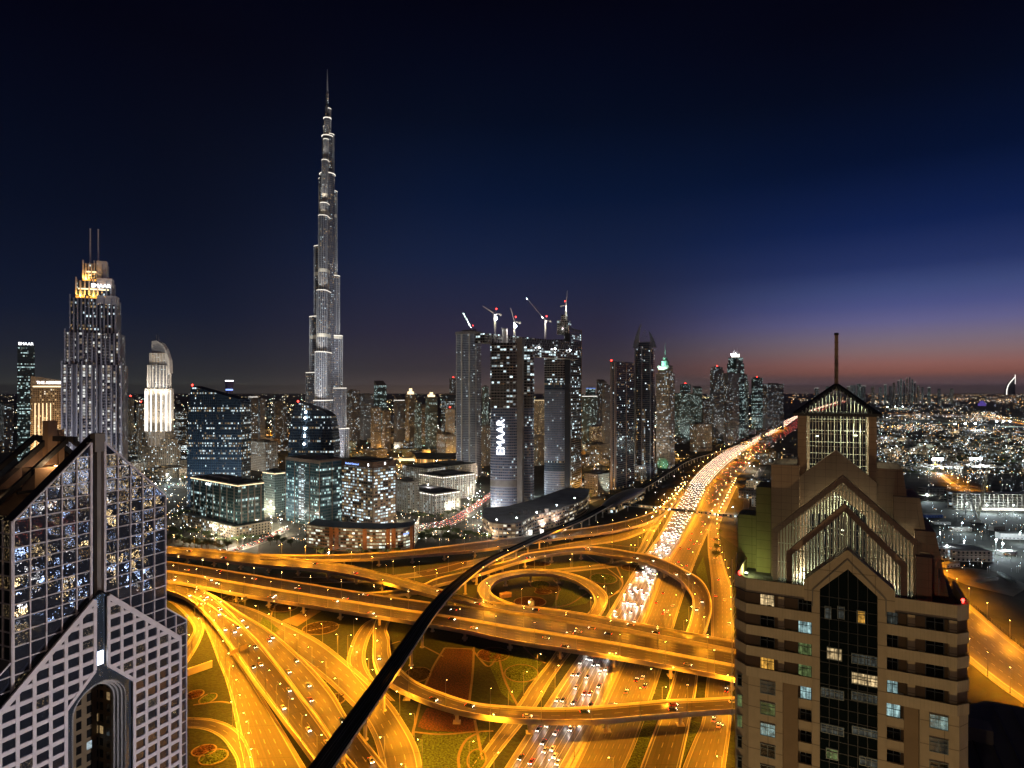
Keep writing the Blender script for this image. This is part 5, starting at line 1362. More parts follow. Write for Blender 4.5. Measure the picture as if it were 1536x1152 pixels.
lo = bpy.data.objects.new('wall_flood', l_); COL.objects.link(lo); lo.parent = e; lo.location = (30, b*.5, 40); lo.rotation_euler = (math.radians(0), math.radians(110), 0)
e, a, b, H = tower('slim dark glass tower with a lit name board, far left', (20, 26, 52), 518, 1500, 'teal', 60, crown='none', beacon=False)
text(e, 'EMAAR', 9, (1.5, b*.5, H+4), (HP, 0, HP)); m = MB(); m.box(0, .5, 2, b-2, H+.5, H+1.4); m.build('sign_frame', M['steel'], e)
# ------------------------------------------------------------------ rounded floodlit hotel tower
YH = 1450.0; kH = YH/F; zH = lambda py: HC+(CY-py)*kH
e = empty('hotel_tower', (XP(239, YH), YH, 0), 0, 'floodlit pale hotel tower with a sail-shaped top and twin masts', 'hotel')
def oval(rx, ry, n=20): return [(rx*math.cos(2*math.pi*k/n), ry*math.sin(2*math.pi*k/n)) for k in range(n)]
for (r, a, b, sty) in ((19*kH, 640, 583, 'bright'), (16*kH, 583, 548, 'silver'), (13*kH, 548, 530, 'bright')):
    m = MB(); m.prism(oval(r, r*.8), 0 if a == 640 else zH(a), zH(b)); m.build('tower_body', [FS[sty], M['roofl']], e)
    m = MB()
    for k in range(20):
        t = 2*math.pi*(k+.5)/20; m.box(r*math.cos(t)-.9, r*math.cos(t)+.9, r*.8*math.sin(t)-.9, r*.8*math.sin(t)+.9, 0 if a == 640 else zH(a), zH(b))
    m.build('rib', M['white'], e)
m = MB(); pts = [(-9, 530), (-9, 512), (-2, 511), (6, 515), (12, 524), (17, 540), (18, 560), (13, 560), (11, 540)]
pts = [(x*kH, zH(y)) for x, y in pts][::-1]
n = len(pts)
m.face([(p[0], -7, p[1]) for p in pts][::-1]); m.face([(p[0], 7, p[1]) for p in pts])
for i in range(n): a, b = pts[i], pts[(i+1) % n]; m.face([(a[0], -7, a[1]), (b[0], -7, b[1]), (b[0], 7, b[1]), (a[0], 7, a[1])])
m.build('sail_crown', M['white'], e)
for x in (-4.5, -1): m = MB(); m.tube((x*kH, 0, zH(512)), (x*kH, 0, zH(502)), 1.2, .6, 8); m.build('mast', M['steel'], e)
m = MB(); m.prism(oval(31*kH, 26), 0, zH(668)); m.prism(oval(27*kH, 22), zH(668), zH(658)); m.prism(oval(24*kH, 20), zH(658), zH(648)); m.build('podium', [FS['lowb'], M['roofl']], e)
m = MB()
for k in range(-7, 8, 2):
    t = math.radians(-90+k*11); m.box(19*kH*math.cos(t)-1.3, 19*kH*math.cos(t)+1.3, 15.2*kH*math.sin(t)-1.6, 15.2*kH*math.sin(t)-.2, zH(646), zH(586))
m.build('light_column', M['gloww'], e)
upl(e, (60, -150, 6), (0, 0, 90), 2.5e5, (1, .8, .6))
for k in range(6):
    l_ = bpy.data.lights.new('wall_flood', 'SPOT'); l_.energy = 2.4e5; l_.color = (1, .86, .68); l_.spot_size = math.radians(60); l_.spot_blend = .5; l_.shadow_soft_size = 2
    lo = bpy.data.objects.new('wall_flood', l_); COL.objects.link(lo); lo.parent = e
    t = math.radians(-160+28*k); lo.location = (60*math.cos(t), 55*math.sin(t)-6, zH(655) if k % 2 else zH(600)); lo.rotation_euler = (Vector((0, 0, zH(560)))-Vector(lo.location)).to_track_quat('-Z', 'Y').to_euler()

# ------------------------------------------------------------------ curved dark office towers with leaning tops
def sail_tower(label, outl, Y, th, dfrac, beaconx, dots=None):
    """outl: (px, py) outline of the front face from lower left, up and round to lower right"""
    k = Y/F; cx0 = (outl[0][0]+outl[-1][0])/2
    e = empty('office_tower', (XP(cx0, Y), Y, 0), math.radians(th), label, 'office tower')
    P = [((px-cx0)*k, HC-(py-CY)*k) for px, py in outl]; P[0] = (P[0][0], 0); P[-1] = (P[-1][0], 0)
    dp = (max(p[0] for p in P)-min(p[0] for p in P))*dfrac
    m = MB(); n = len(P)
    m.face([(x, -(.0), z) for x, z in P[::-1]], [(x+200, z) for x, z in P[::-1]])
    m.face([(x, dp, z) for x, z in P], [(x+200, z) for x, z in P])
    for i in range(n-1):
        a, b = P[i], P[i+1]; steep = abs(b[1]-a[1]) > abs(b[0]-a[0])
        m.face([(a[0], 0, a[1]), (a[0], dp, a[1]), (b[0], dp, b[1]), (b[0], 0, b[1])][::-1] if False else [(b[0], 0, b[1]), (b[0], dp, b[1]), (a[0], dp, a[1]), (a[0], 0, a[1])], [(0, b[1]), (dp, b[1]), (dp, a[1]), (0, a[1])], 0 if steep else 1)
    m.build('tower_body', [FS['dark'], M['dark']], e)
    m = MB(); zlo = 0; xs0 = min(p[0] for p in P); xs1 = max(p[0] for p in P)
    def top(x):
        for a, b in zip(P[:-1], P[1:]):
            if a[0] <= x <= b[0] and b[0]-a[0] > 1e-6 and not (a[1] < 1 and b[1] < 1): 
                return a[1]+(b[1]-a[1])*(x-a[0])/(b[0]-a[0])
        return 0
    x = P[0][0]+1.5
    while x < P[-1][0]-1: m.box(x-.12, x+.12, -.5, -.02, 0, max(top(x), 5)); x += 3.2
    m.build('mullion', M['dark'], e); upl(e, (30, -70, 5), (0, 0, 90), 2.6e5, (.5, .75, 1)); upl(e, (-50, -70, 5), (0, 0, 90), 1.6e5, (.6, .85, 1))  # added blue fill lights stand in for reflections in the dark glass
    b_ = max(P, key=lambda p: p[1]); m = MB(); m.ball((b_[0]+1, 1, b_[1]+1.6), 1.3, 8, 6); m.tube((b_[0]+1, 1, b_[1]-1), (b_[0]+1, 1, b_[1]+1), .3, .3, 6); m.build('beacon', M['red'], e)
    if dots:
        m = MB()
        for px, py in dots: m.ball(((px-cx0)*k, -1.2, HC-(py-CY)*k), 1.25, 8, 6)
        m.build('window_spotlight', M['ledlamp'], e)
    return e
sail_tower('dark slab-like office tower with a slanting roof rising to a red beacon', [(279.5, 790), (279, 700), (279.5, 660), (281, 620), (283, 595), (285.5, 579), (300, 583), (330, 591), (361, 599), (363, 604), (363.5, 700), (363.5, 790)], 960, -4, .35, 284)
sail_tower('dark bullet-shaped office tower with a line of bright lamps', [(430, 790), (430.5, 690), (432, 660), (436, 630), (441, 612), (445, 603.5), (455, 606), (470, 611.5), (486, 617), (495, 624), (499, 645), (501, 670), (502, 700), (502, 790)], 905, -4, .4, 445, [(458.7, 618), (458.2, 627), (457.5, 643), (457, 654), (456.6, 666)])

# ------------------------------------------------------------------ mid-ground office blocks
e, a, b, H = tower('teal glass office block with a brown corner frame, below the bullet-shaped tower', (428.5, 479.5, 516), 692, 0, 'teal', 38, name='office_block', cat='office block', yb=792, crown='box')
m = MB()
for x in (-a, -a*.72, -a*.28, -.1): m.box(x-.5, x+.5, -.5, -.02, 0, H+1)
m.box(-a, 0, -.5, -.02, H-3.5, H+1.2); m.box(-.01, .5, 0, b, H-1.5, H+1.2); m.box(.02, .5, b*.5-.4, b*.5+.4, 0, H); m.box(.02, .5, b-.6, b, 0, H)
m.build('stone_frame', plain('brown_stone_frame', (.2, .13, .09), .7, .15, .2), e)
m = MB(); m.box(-a*.6, -a*.42, -.35, -.05, 6, H-6); m.build('stair_window', facade('stair_lights', 6, 1.9, .1, .3, .95, (.05, .07, .08), (.1, .1, .1), .2, 1.6, 0), e)
e, a, b, H = tower('brown stone office block with lit floors and a rooftop bank sign', (507, 559.5, 594), 702, 0, 'brown', 38, name='office_block', cat='office block', yb=795, crown='none')
m = MB(); m.prism([(-a-.4, -.4), (.4, -.4), (.4, b+.4), (-a-.4, b+.4)], H-1, H+7.5, 0, 1); m.box(-a*.8, -a*.2, b*.2, b*.8, H+7.6, H+9)
m.build('top_band', [plain('dark_brown_stone', (.1, .055, .035), .7, .15, .2), M['roof']], e)
m = MB()
for x in (-a, -a*.5-.3, -1.2): m.box(x, x+1.2, -.6, -.03, 0, H)
m.box(.03, .6, 0, 1.2, 0, H); m.box(.03, .6, b-1.2, b, 0, H); m.build('stone_pier', plain('brown_stone_pier', (.13, .08, .05), .7, .15, .2), e)
text(e, 'Standard Chartered', 3.4, (-a*.58, -.6, H+2.6), (HP, 0, 0), 'glowb'); text(e, '8', 5, (-a*.12, -.6, H+3.2), (HP, 0, 0), 'signw'); text(e, '8', 5, (.6, b*.5, H+4), (HP, 0, HP), 'signw')
e, a, b, H = tower('square office block with warm roof-edge lights and a blue-white sign', (286, 357, 396), 728, 0, 'teal', 38, name='office_block', cat='office block', yb=806, crown='box', strip='glow')
for i in range(7): m = MB(); x = -a+a*(i+.5)/7; m.box(x-.8, x+.8, -.6, -.02, 0, H-2); m.build('stone_pier', M['concd'], e)
for i in range(4): m = MB(); y = b*(i+.5)/4; m.box(.02, .6, y-.8, y+.8, 0, H-2); m.build('stone_pier', M['concd'], e)
text(e, 'EMAAR', 3.6, (-a*.6, -.8, H-5), (HP, 0, 0)); m = MB(); m.prism([(-a-7, -8), (8, -8), (8, b+5), (-a-7, b+5)], 0, 15); m.build('podium', [FS['lowb'], M['roofl']], e)
e, a, b, H = tower('office block with light roof strip between the square block and the teal block', (394, 412, 432), 710, 0, 'green', 38, name='office_block', cat='office block', yb=775, strip='glow')
e, a, b, H = tower('round-cornered office block with curving lit floors, left of the bullet tower', (374, 398, 417), 664, 0, 'white', 40, name='office_block', cat='office block', yb=708)
m = MB()
for k in range(9): m.box(-a-1, 1.2, -1.4, -.03, k*3.8+1, k*3.8+2)
m.build('floor_band', M['white'], e)
# long curved podium office with brick piers
YP = 690.0
e = empty('podium_offices', (XP(540, YP), YP, 0), 0, 'long curved low office podium with brick piers and lit glass, above the flyover', 'office building')
pts = [(460, 716), (497, 700), (530, 694), (565, 690), (598, 694), (616, 706), (622, 724)]
W_ = [(XP(p, y)-e.location.x, y-YP) for p, y in pts]; H = 25
Wc = catmull([Vector((x, y, 0)) for x, y in W_], 4); back = [(x, y+34) for x, y in W_][::-1]
m = MB(); m.prism([(p.x, p.y) for p in Wc]+back, 0, H, 0, 1); m.build('building_body', [FS['brick'], plain('grey_blue_roof', (.16, .18, .2), .6, .15, .05)], e)
q = [(p.x, p.y) for p in Wc]; m = MB(); m2_ = MB()
for a, b in zip(q[:-1], q[1:]): m.bar((a[0], a[1]-.3, H+.2), (b[0], b[1]-.3, H+.2), 1.2, 1.4); m2_.bar((a[0], a[1]-.2, 2), (b[0], b[1]-.2, 2), .8, 2.0)
m.build('cornice', M['concd'], e); m2_.build('plinth', M['concd'], e)
for i in (4, 5, 10, 14, 15, 20, 21):
    p = Wc[min(i, len(Wc)-1)]; m = MB(); m.box(p.x-2.2, p.x+2.2, p.y-1.2, p.y+2, 0, H+.8); m.build('brick_pier', plain('orange_brick', (.38, .15, .06), .8, .2, .6), e)
l_ = bpy.data.lights.new('sign_flood', 'SPOT'); l_.energy = 1.2e5; l_.color = (.6, .9, 1); l_.spot_size = 1.2
m = MB(); m.ball((-32, -6, 1.5), .9, 8, 6); m.build('floodlight', M['ledlamp'], e)
text(e, 'EMAAR', 2.6, (50, 2, H-5), (HP, 0, .9), 'glowb')
for x in (-40, 0, 40): upl(e, (x, -34, 6), (x, 10, 12), 3.2e4, (1, .62, .25), 140)
# white square blocks right of it
for i, (px, yt, yb_, lab) in enumerate([((600, 652, 690), 742, 772, 'white block with upright window strips facing the jammed street, nearest of the three'), ((594, 612, 628), 724, 770, 'grey block with close floors beside the brown bank block'),
        ((628, 664, 712), 716, 752, 'white colonnaded block behind the nearest white block'), ((636, 672, 716), 700, 728, 'low dark-roofed block below the opera hall'), ((604, 640, 668), 704, 738, 'stone block behind the brown bank block')]):
    e, a, b, H = tower(lab, px, yt, 0, 'white' if i != 3 else 'lowb', 45, name='office_block', cat='office block', yb=yb_, fins=12, strip='gloww' if i in (0, 2) else None)
# opera hall
YO = YB(700); e = empty('opera_hall', (XP(655, YO), YO, 0), math.radians(-8), 'glowing glass opera hall with a dark boat-shaped roof', 'concert hall')
m = MB(); k = YO/F; P = [(-34*k, 0), (-24*k, -22), (0, -30), (24*k, -26), (34*k, 0), (24*k, 40), (-24*k, 40)]
m.prism(P, 0, 20); m.build('glass_wall', facade('opera_glass', 3.4, 20, .06, .02, 1.0, (.3, .2, .1), (.2, .1, .03), 1.0, 1.6, 0, tint=(1, .45, .06)), e)
m = MB(); m.prism([(x*1.12, y*1.15) for x, y in P], 20, 24, 0, 0, True, zs=[32, 25, 24, 25, 30, 28, 28]); m.build('roof', M['dark'], e)
e = empty('fountain_plaza', G(610, 690), 0, 'bright oval plaza with golden arcs of light left of the opera hall', 'plaza')
m = MB(); m.prism(oval(34, 22, 24), 0, 4); m.build('plaza_terrace', [M['glow'], plain('lit_plaza_floor', (.5, .42, .3), .6, .2, .1)], e)
m = MB(); m.prism(oval(20, 12, 24), 4, 5.2); m.build('plaza_stage', [M['glow'], M['conc']], e)

# ------------------------------------------------------------------ three towers under construction with the sky bridge
def oval_tower(label, cxp, wpx, ytop, Y, segs, rz=0.0, ratio=.55, cat='tower', fins=14, name='tower'):
    """oval plan; segs = [(ytop of segment from below, style)]"""
    k = Y/F; e = empty(name, (XP(cxp, Y), Y, 0), rz, label, cat); rx = wpx*k/2; z0 = 0
    n = 28; sup = lambda t: (rx*abs(math.cos(t))**.8*(1 if math.cos(t) > 0 else -1), rx*ratio*abs(math.sin(t))**.7*(1 if math.sin(t) > 0 else -1))
    P = [sup(2*math.pi*(i+.5)/n) for i in range(n)]
    for yt, st in segs:
        z1 = HC-(yt-CY)*k; m = MB(); m.prism(P, z0, z1); m.build('tower_body', [FS[st] if st in FS else M[st], M['roof']], e)
        if st in ('glassb', 'site', 'silver'):
            m = MB(); z = z0+1.2
            Q = [(x*1.012, y*1.02) for x, y in P]
            while z < z1: m.prism(Q, z, z+.4, 0, 0, True); z += 3.8 if st != 'site' else 4.2
            m.build('floor_slab', M['conc'] if st == 'site' else M['slabl'], e)
        z0 = z1
    upl(e, (-rx-40, -75, 5), (0, 0, z0*.55), 4.5*((.5*z0)**2+80**2), (.85, .88, 1)); upl(e, (rx+50, -80, 5), (0, 0, z0*.7), 3*((.6*z0)**2+80**2), (1, .85, .75))
    return e, rx, rx*ratio, z0
OVF = 1
M['slabl'] = plain('pale_floor_edge', (.34, .35, .4), .5, .1, .2)
e, rx, ry, H = oval_tower('slim grey oval tower with pale edges, left of the unfinished pair', 703, 37, 502, 1330, [(540, 'silver'), (502, 'silver')], math.radians(-25), .8)
m = MB()
for t in (-100, -62, -30, -140): m.box(rx*math.cos(math.radians(t))*1.02-1.2, rx*math.cos(math.radians(t))*1.02+1.2, ry*math.sin(math.radians(t))*1.08-1.2, ry*math.sin(math.radians(t))*1.08+1.2, 0, H)
m.build('edge_pier', M['conc'], e); m = MB(); m.prism(oval(rx*1.15, ry*1.15), H, H+5); m.prism(oval(rx*.6, ry*.6), H+5, H+9); m.build('roof_crown', [M['concd'], M['roof']], e)
Y2 = 889.0; k2 = Y2/F
e, rx, ry, H = oval_tower('unfinished tower with a giant vertical lit name sign', 757, 43, 515, Y2, [(729, 'glassb'), (719, 'concd'), (612, 'glassb'), (588, 'site'), (515, 'site')], math.radians(-12), .55)
text(e, 'EMAAR', 15.5, (-2.5+0, -ry*1.08-.6, HC-(655-CY)*k2), (HP, -HP, 0), 'signw', .3)
m = MB(); m.box(rx*.86, rx*.86+9, -6, 7, 0, H+6); m.build('lift_core', M['concd'], e)
e2, rx2, ry2, H2 = oval_tower('unfinished tower wing right of the dark lift core of the sign tower', 790, 22, 520, Y2+16, [(612, 'glassb'), (560, 'site'), (520, 'site')], math.radians(-12), .9)
Y3 = 1059.0; k3 = Y3/F
e3, rx3, ry3, H3 = oval_tower('unfinished tower with a dark band and clear glass below, right one of the linked pair', 833, 33, 510, Y3, [(706, 'glassb'), (690, 'dark'), (585, 'glassb'), (570, 'dark'), (510, 'site')], math.radians(-12), .6)
m = MB(); m.box(rx3*.9, rx3*.9+9, -8, 6, 0, H3+10); m.build('lift_core', M['dark'], e3)
e4, a, b, H4 = tower('brown-edged tallest unfinished tower right of the sky bridge', (846, 853, 872), 492, Y3+14, 'site', 25, crown='none')
m = MB(); m.box(-1.0, .8, -.8, 1, 0, H4+3); m.box(-.4, .8, b-1.5, b, 0, H4+3); m.build('edge_pier', plain('ochre_panel', (.26, .17, .1), .7, .1, .2), e4)
m = MB(); m.prism([(-22, 2), (-2, 2), (-2, 18), (-22, 18)], H4-10, H4+14); m.prism([(-16, 6), (-6, 6), (-6, 14), (-16, 14)], H4+14, H4+24); m.build('top_scaffold', [FS['site'], M['roof']], e4)
# sky bridge
A = Vector((XP(724, Y2+6), Y2+6, 0)); Bp = Vector((XP(862, Y3), Y3, 0)); ax = Bp-A; L = ax.length
e = empty('sky_bridge', A, math.atan2(ax.y, ax.x), 'heavy unfinished sky bridge linking the two towers near their tops', 'sky bridge')
zt = HC-(508-CY)*(Y2+Y3)/2/F; m = MB(); m.prism([(-6, -10), (L+4, -10), (L+4, 10), (-6, 10)], zt-13, zt, bottom=True); m.build('bridge_body', [FS['site'], M['roof']], e)
m = MB(); m.prism([(L*.35, -8), (L+2, -8), (L+2, 8), (L*.42, 8)], zt-28, zt-13.05, bottom=True); m.build('lower_deck', [FS['site'], M['conc']], e)
m = MB()
for i in range(int(L/6)): m.bar((i*6, -10.4, zt-12.5), (i*6+6, -10.4, zt-.5), .6); m.bar((i*6, -10.4, zt-.5), (i*6, -10.4, zt-12.5), .5)
m.build('truss', M['steel'], e)
for i in range(5): m = MB(); m.ball((L*(.15+.18*i), -11.5, zt-14), 1.0, 8, 6); m.build('work_light', M['ledlamp'], e)
# podium of the pair
e = empty('podium_building', G(800, 800), 0, 'curved brown podium with lit shopfronts at the foot of the linked towers', 'podium building')
o = e.location; PP = [G(724, 802), G(740, 812), G(775, 813), G(800, 800), G(840, 788), G(878, 770), G(884, 755), G(850, 752), G(800, 772), G(760, 784), G(726, 786)]
Wc = catmull([p-o for p in PP[:7]], 4)
m = MB(); m.prism([(p.x, p.y) for p in Wc]+[((p-o).x, (p-o).y) for p in PP[7:]], 0, 22); m.build('building_body', [facade('shop_podium', 5, 4.2, .12, .3, .7, (.24, .14, .08), warm=.7, power=1.1, tint=(1, .75, .45)), M['roofl']], e)
for k in range(9): m = MB(); m.box(-30+k*9, -25+k*9, 4+k*3.2, 9+k*3.2, 22, 24.5+(k % 3)); m.build('roof_plant', M['concd'], e)
for z in (8, 14, 21):
    m = MB()
    for a, b in zip(Wc[:-1], Wc[1:]): m.bar((a.x, a.y-.3, z), (b.x, b.y-.3, z), .9, .7)
    m.build('cornice', M['concd'], e)
m = MB()
for i in range(5): m.box(-20+i*14, -16+i*14, -20+i*3, -16+i*3, 0, 7)
m.build('shop_sign', M['gloww'], e)
# tower cranes
M['cranest'] = plain('pale_crane_steel', (.6, .55, .48), .6, .1, .5)
def crane(px, py_base, px_j, py_j, Y, label, lampst=False, zb=None, hmast=None, lights=0):
    st_ = M['cranest']; k = Y/F; xb = XP(px, Y); zb = HC-(py_base-CY)*k; zt = zb+hmast; xj = XP(px_j, Y); zj = HC-(py_j-CY)*k
    e = empty('tower_crane', (xb, Y, zb), 0, label, 'tower crane')
    m = MB()
    for i in (-1, 1):
        for j in (-1, 1): m.bar((i, j, 0), (i, j, hmast), .35)
    z = 0
    while z < hmast-2: m.bar((-1, -1, z), (1, -1, z+2.4), .2); m.bar((1, -1, z+2.4), (-1, -1, z+4.8), .2); z += 4.8
    m.build('mast', st_, e)
    J = Vector((xj-xb, 0, zj-zb)); R0 = Vector((0, 0, hmast)); m = MB(); n = 12
    for s_ in (-.8, .8): m.bar(R0+Vector((0, s_, 0)), J+Vector((0, s_, 0)), .6)
    m.bar(R0+Vector((0, 0, 1.8)), J, .3)
    for i in range(n): a = R0.lerp(J, i/n); b = R0.lerp(J, (i+1)/n); m.bar(a+Vector((0, -.8, 0)), b+Vector((0, .8, 0)), .2); m.bar(a+Vector((0, 0, 1.8*(1-i/n))), b, .2)
    m.build('jib', st_, e); m = MB()
    l = bpy.data.lights.new('crane_flood', 'POINT'); l.energy = 1.6e4; l.color = (1, .95, .88); l.shadow_soft_size = .6; lo = bpy.data.objects.new('crane_flood', l); COL.objects.link(lo); lo.parent = e; lo.location = (2.5, -7, hmast-7)
    sx_ = -1 if J.x > 0 else 1
    m = MB(); m.box(min(0, sx_*9), max(0, sx_*9), -1, 1, hmast-.4, hmast+.5); m.box(sx_*8-1.5, sx_*8+1.5, -1.4, 1.4, hmast-2.4, hmast-.5); m.build('counterweight', M['concd'], e)
    m = MB(); m.box(-1.4, 1.4, -2.8, -1.2, hmast-2.5, hmast); m.build('cab', M['white'], e)
    m = MB(); m.bar(R0, R0+Vector((sx_*2, 0, 7)), .4); m.bar(R0+Vector((sx_*2, 0, 7)), J, .14); m.build('top_mast', M['steel'], e)
    m = MB(); m.ball(R0+Vector((sx_*2, 0, 7.6)), .9, 6, 5); m.build('beacon', M['red'], e)
    for i in range(lights): m = MB(); m.ball(R0.lerp(J, .15+.8*i/max(lights-1, 1))+Vector((0, 0, -.6)), .65, 6, 5); m.build('jib_lamp', M['ledlamp'], e)
    if lampst: m = MB(); m.ball((1.5, -2, hmast-6), 1.7, 10, 8); m.build('floodlight', M['ledlamp'], e)
crane(708, 498, 695, 469, 1330, 'tower crane with a dotted line of lamps on its raised jib, left of the group', hmast=6, lights=6)
crane(742.5, 512, 724, 459, 889, 'tower crane with a white-tipped jib and a dazzling floodlight', True, hmast=38, lights=0)
crane(771.5, 512, 766, 462, 895, 'red tower crane with the brightest floodlight, above the sign tower', True, hmast=27)
crane(818, 508, 789, 446, 1059, 'tower crane with a long jib slanting up to the left over the sky bridge', hmast=30, lights=2)
crane(849, 478, 851, 436, 1080, 'thin upright crane on top of the tallest unfinished tower', hmast=22)
e = empty('water_tank', (XP(757, Y2), Y2, H), 0, 'pale round plant housing on the roof of the sign tower', 'plant housing'); m = MB(); m.tube((0, 0, 0), (0, 0, 20), 4.2, 4.2, 14); m.build('tank_shell', M['white'], e); m = MB(); m.tube((0, 0, 20), (0, 0, 21), 4.6, 4.4, 14); m.build('tank_lid', M['concd'], e)

# ------------------------------------------------------------------ towers along the highway
e, a, b, H = tower('tower with brown stone edges and a blue glass face, near the metro station', (916, 923, 951), 544, 0, 'night', 40, crown='none', yb=735)
m = MB(); m.box(-a-.8, -a+4, -.8, b+.5, 0, H+3); m.box(-2, .8, -1.6, 3.5, 0, H+2); m.box(-.02, .7, b*.55, b*.55+3, 0, H+2); m.build('stone_fin', plain('rosy_stone', (.3, .22, .19), .7, .12, .2), e)
m = MB(); m.ball((-a+1, 1, H+4.2), 1.4, 8, 6); m.build('beacon', M['red'], e); m = MB(); m.box(-a+5, -3, 1, b, H, H+3.4); m.build('roof_screen', M['white'], e)
# pointed dark tower
YT = YB(718); k = YT/F; e = empty('pointed_tower', (XP(968, YT), YT, 0), math.radians(-22), 'dark pointed tower with a curved claw crown', 'tower')
zT = lambda py: HC-(py-CY)*k; rx = 16.5*k*.78; ry = rx*.95
P = [(-rx*.7, -ry), (rx*.7, -ry), (rx, -ry*.6), (rx, ry*.6), (rx*.7, ry), (-rx*.7, ry), (-rx, ry*.6), (-rx, -ry*.6)]
m = MB(); m.prism(P, 0, zT(524), zs=None); m.prism([(x*.8, y*.8) for x, y in P], zT(524), zT(514)); m.build('tower_body', [FS['night'], M['roof']], e)
m = MB(); m.box(-3, 3, -ry-.8, -ry-.05, 0, zT(612)); m.build('lit_stair', facade('pointed_tower_stair', 3, 3.8, .2, .3, .6, (.25, .24, .24), warm=.6, power=1), e)
M['claw'] = plain('grey_metal_cladding', (.2, .2, .23), .4, .1, .3, .3)
m = MB()
for x in (-rx, rx*.75, -rx*.25): m.box(x-1.2, x+1.2, -ry-1.2, -ry+2, 0, zT(520))
m.build('edge_pier', M['claw'], e)
for sgn, yt, nm in ((-1, 485, 'tall'), (1, 497, 'short')):
    m = MB(); pr = None
    for i in range(13):
        t = i/12; x = sgn*rx*.95*(1-t)**.45 if sgn > 0 else -rx*(.95-.55*t*t); z = zT(522)+(zT(yt)-zT(522))*t; w_ = 8.0*(1-t)+.8
        c = Vector((x if sgn < 0 else rx*(.95-.5*t*t), -ry*.4, z))
        if pr is not None: m.bar(pr, c, w_, w_*1.6)
        pr = c
    m.build('claw_fin', M['claw'], e)
m = MB()
for i in range(7): z = zT(520)+i*5; w_ = rx*.8*(1-i/8); m.bar((-w_, -ry*.4, z), (w_, -ry*.4, z), .6); m.bar((-w_, -ry*.4, z), (w_*.5, -ry*.4, z+5), .4)
m.build('crown_lattice', M['claw'], e); upl(e, (40, -90, 5), (0, 0, 200), 5e5, (.85, .9, 1))
e, a, b, H = tower('pale tower with square windows and a green-lit dome', (984, 1004, 1012), 549, 0, 'palesq', 45, crown='none', yb=703, steps=((.93, 3),))
m = MB(); m.prism(oval(9, 9, 14), H, H+12); m.prism(oval(5, 5, 12), H+12, H+20); m.tube((0, 0, H+20), (0, 0, H+55), 1.0, .2, 6); o = m.build('dome', [plain('green_dome', (.3, .5, .42), .5, .1, .2), M['conc']], e); o.location = (-a/2, b/2, 0)
l_ = bpy.data.lights.new('dome_flood', 'SPOT'); l_.energy = 1.6e5; l_.color = (.5, 1, .8); l_.spot_size = 1.5; lo = bpy.data.objects.new('dome_flood', l_); COL.objects.link(lo); lo.parent = e; lo.location = (-a/2-8, -20, H-6); lo.rotation_euler = (math.radians(125), 0, math.radians(-10))
l_ = bpy.data.lights.new('foot_flood', 'SPOT'); l_.energy = 1.5e4; l_.color = (.1, 1, .5); l_.spot_size = 1.2; lo = bpy.data.objects.new('foot_flood', l_); COL.objects.link(lo); lo.parent = e; lo.location = (-a/2, -22, 4); lo.rotation_euler = (math.radians(100), 0, 0)
e, a, b, H = tower('low parking block at the foot of the two dark towers', (952, 966, 990), 700, 0, 'lowb', 25, yb=722, name='building', cat='building')
e, a, b, H = tower('twin-spired tower with white-lit gabled crown', (1090, 1104, 1117), 536, 2300, 'teal', 60, crown='none', steps=((.62, 1.0), (.93, 4)))
m = MB()
for x in (-a*.65, -a*.3): m.prism([(x-5, b*.3), (x+5, b*.3), (x+5, b*.6), (x-5, b*.6)], H, H+8, zs=[H+6, H+6, H+16, H+16])
m.build('gabled_crown', [M['gloww'], M['white']], e)
for x in (-a*.65, -a*.3): m = MB(); m.tube((x, b*.45, H+8), (x, b*.45, H+36), 1.0, .3, 6); m.ball((x, b*.4, H+13), 3.2, 8, 6); m.build('spire', M['ledlamp'] if False else M['white'], e)
for x in (-a*.65, -a*.3): m = MB(); m.ball((x, b*.3-2, H+12), 3.6, 8, 6); m.build('crown_lamp', M['ledlamp'], e)
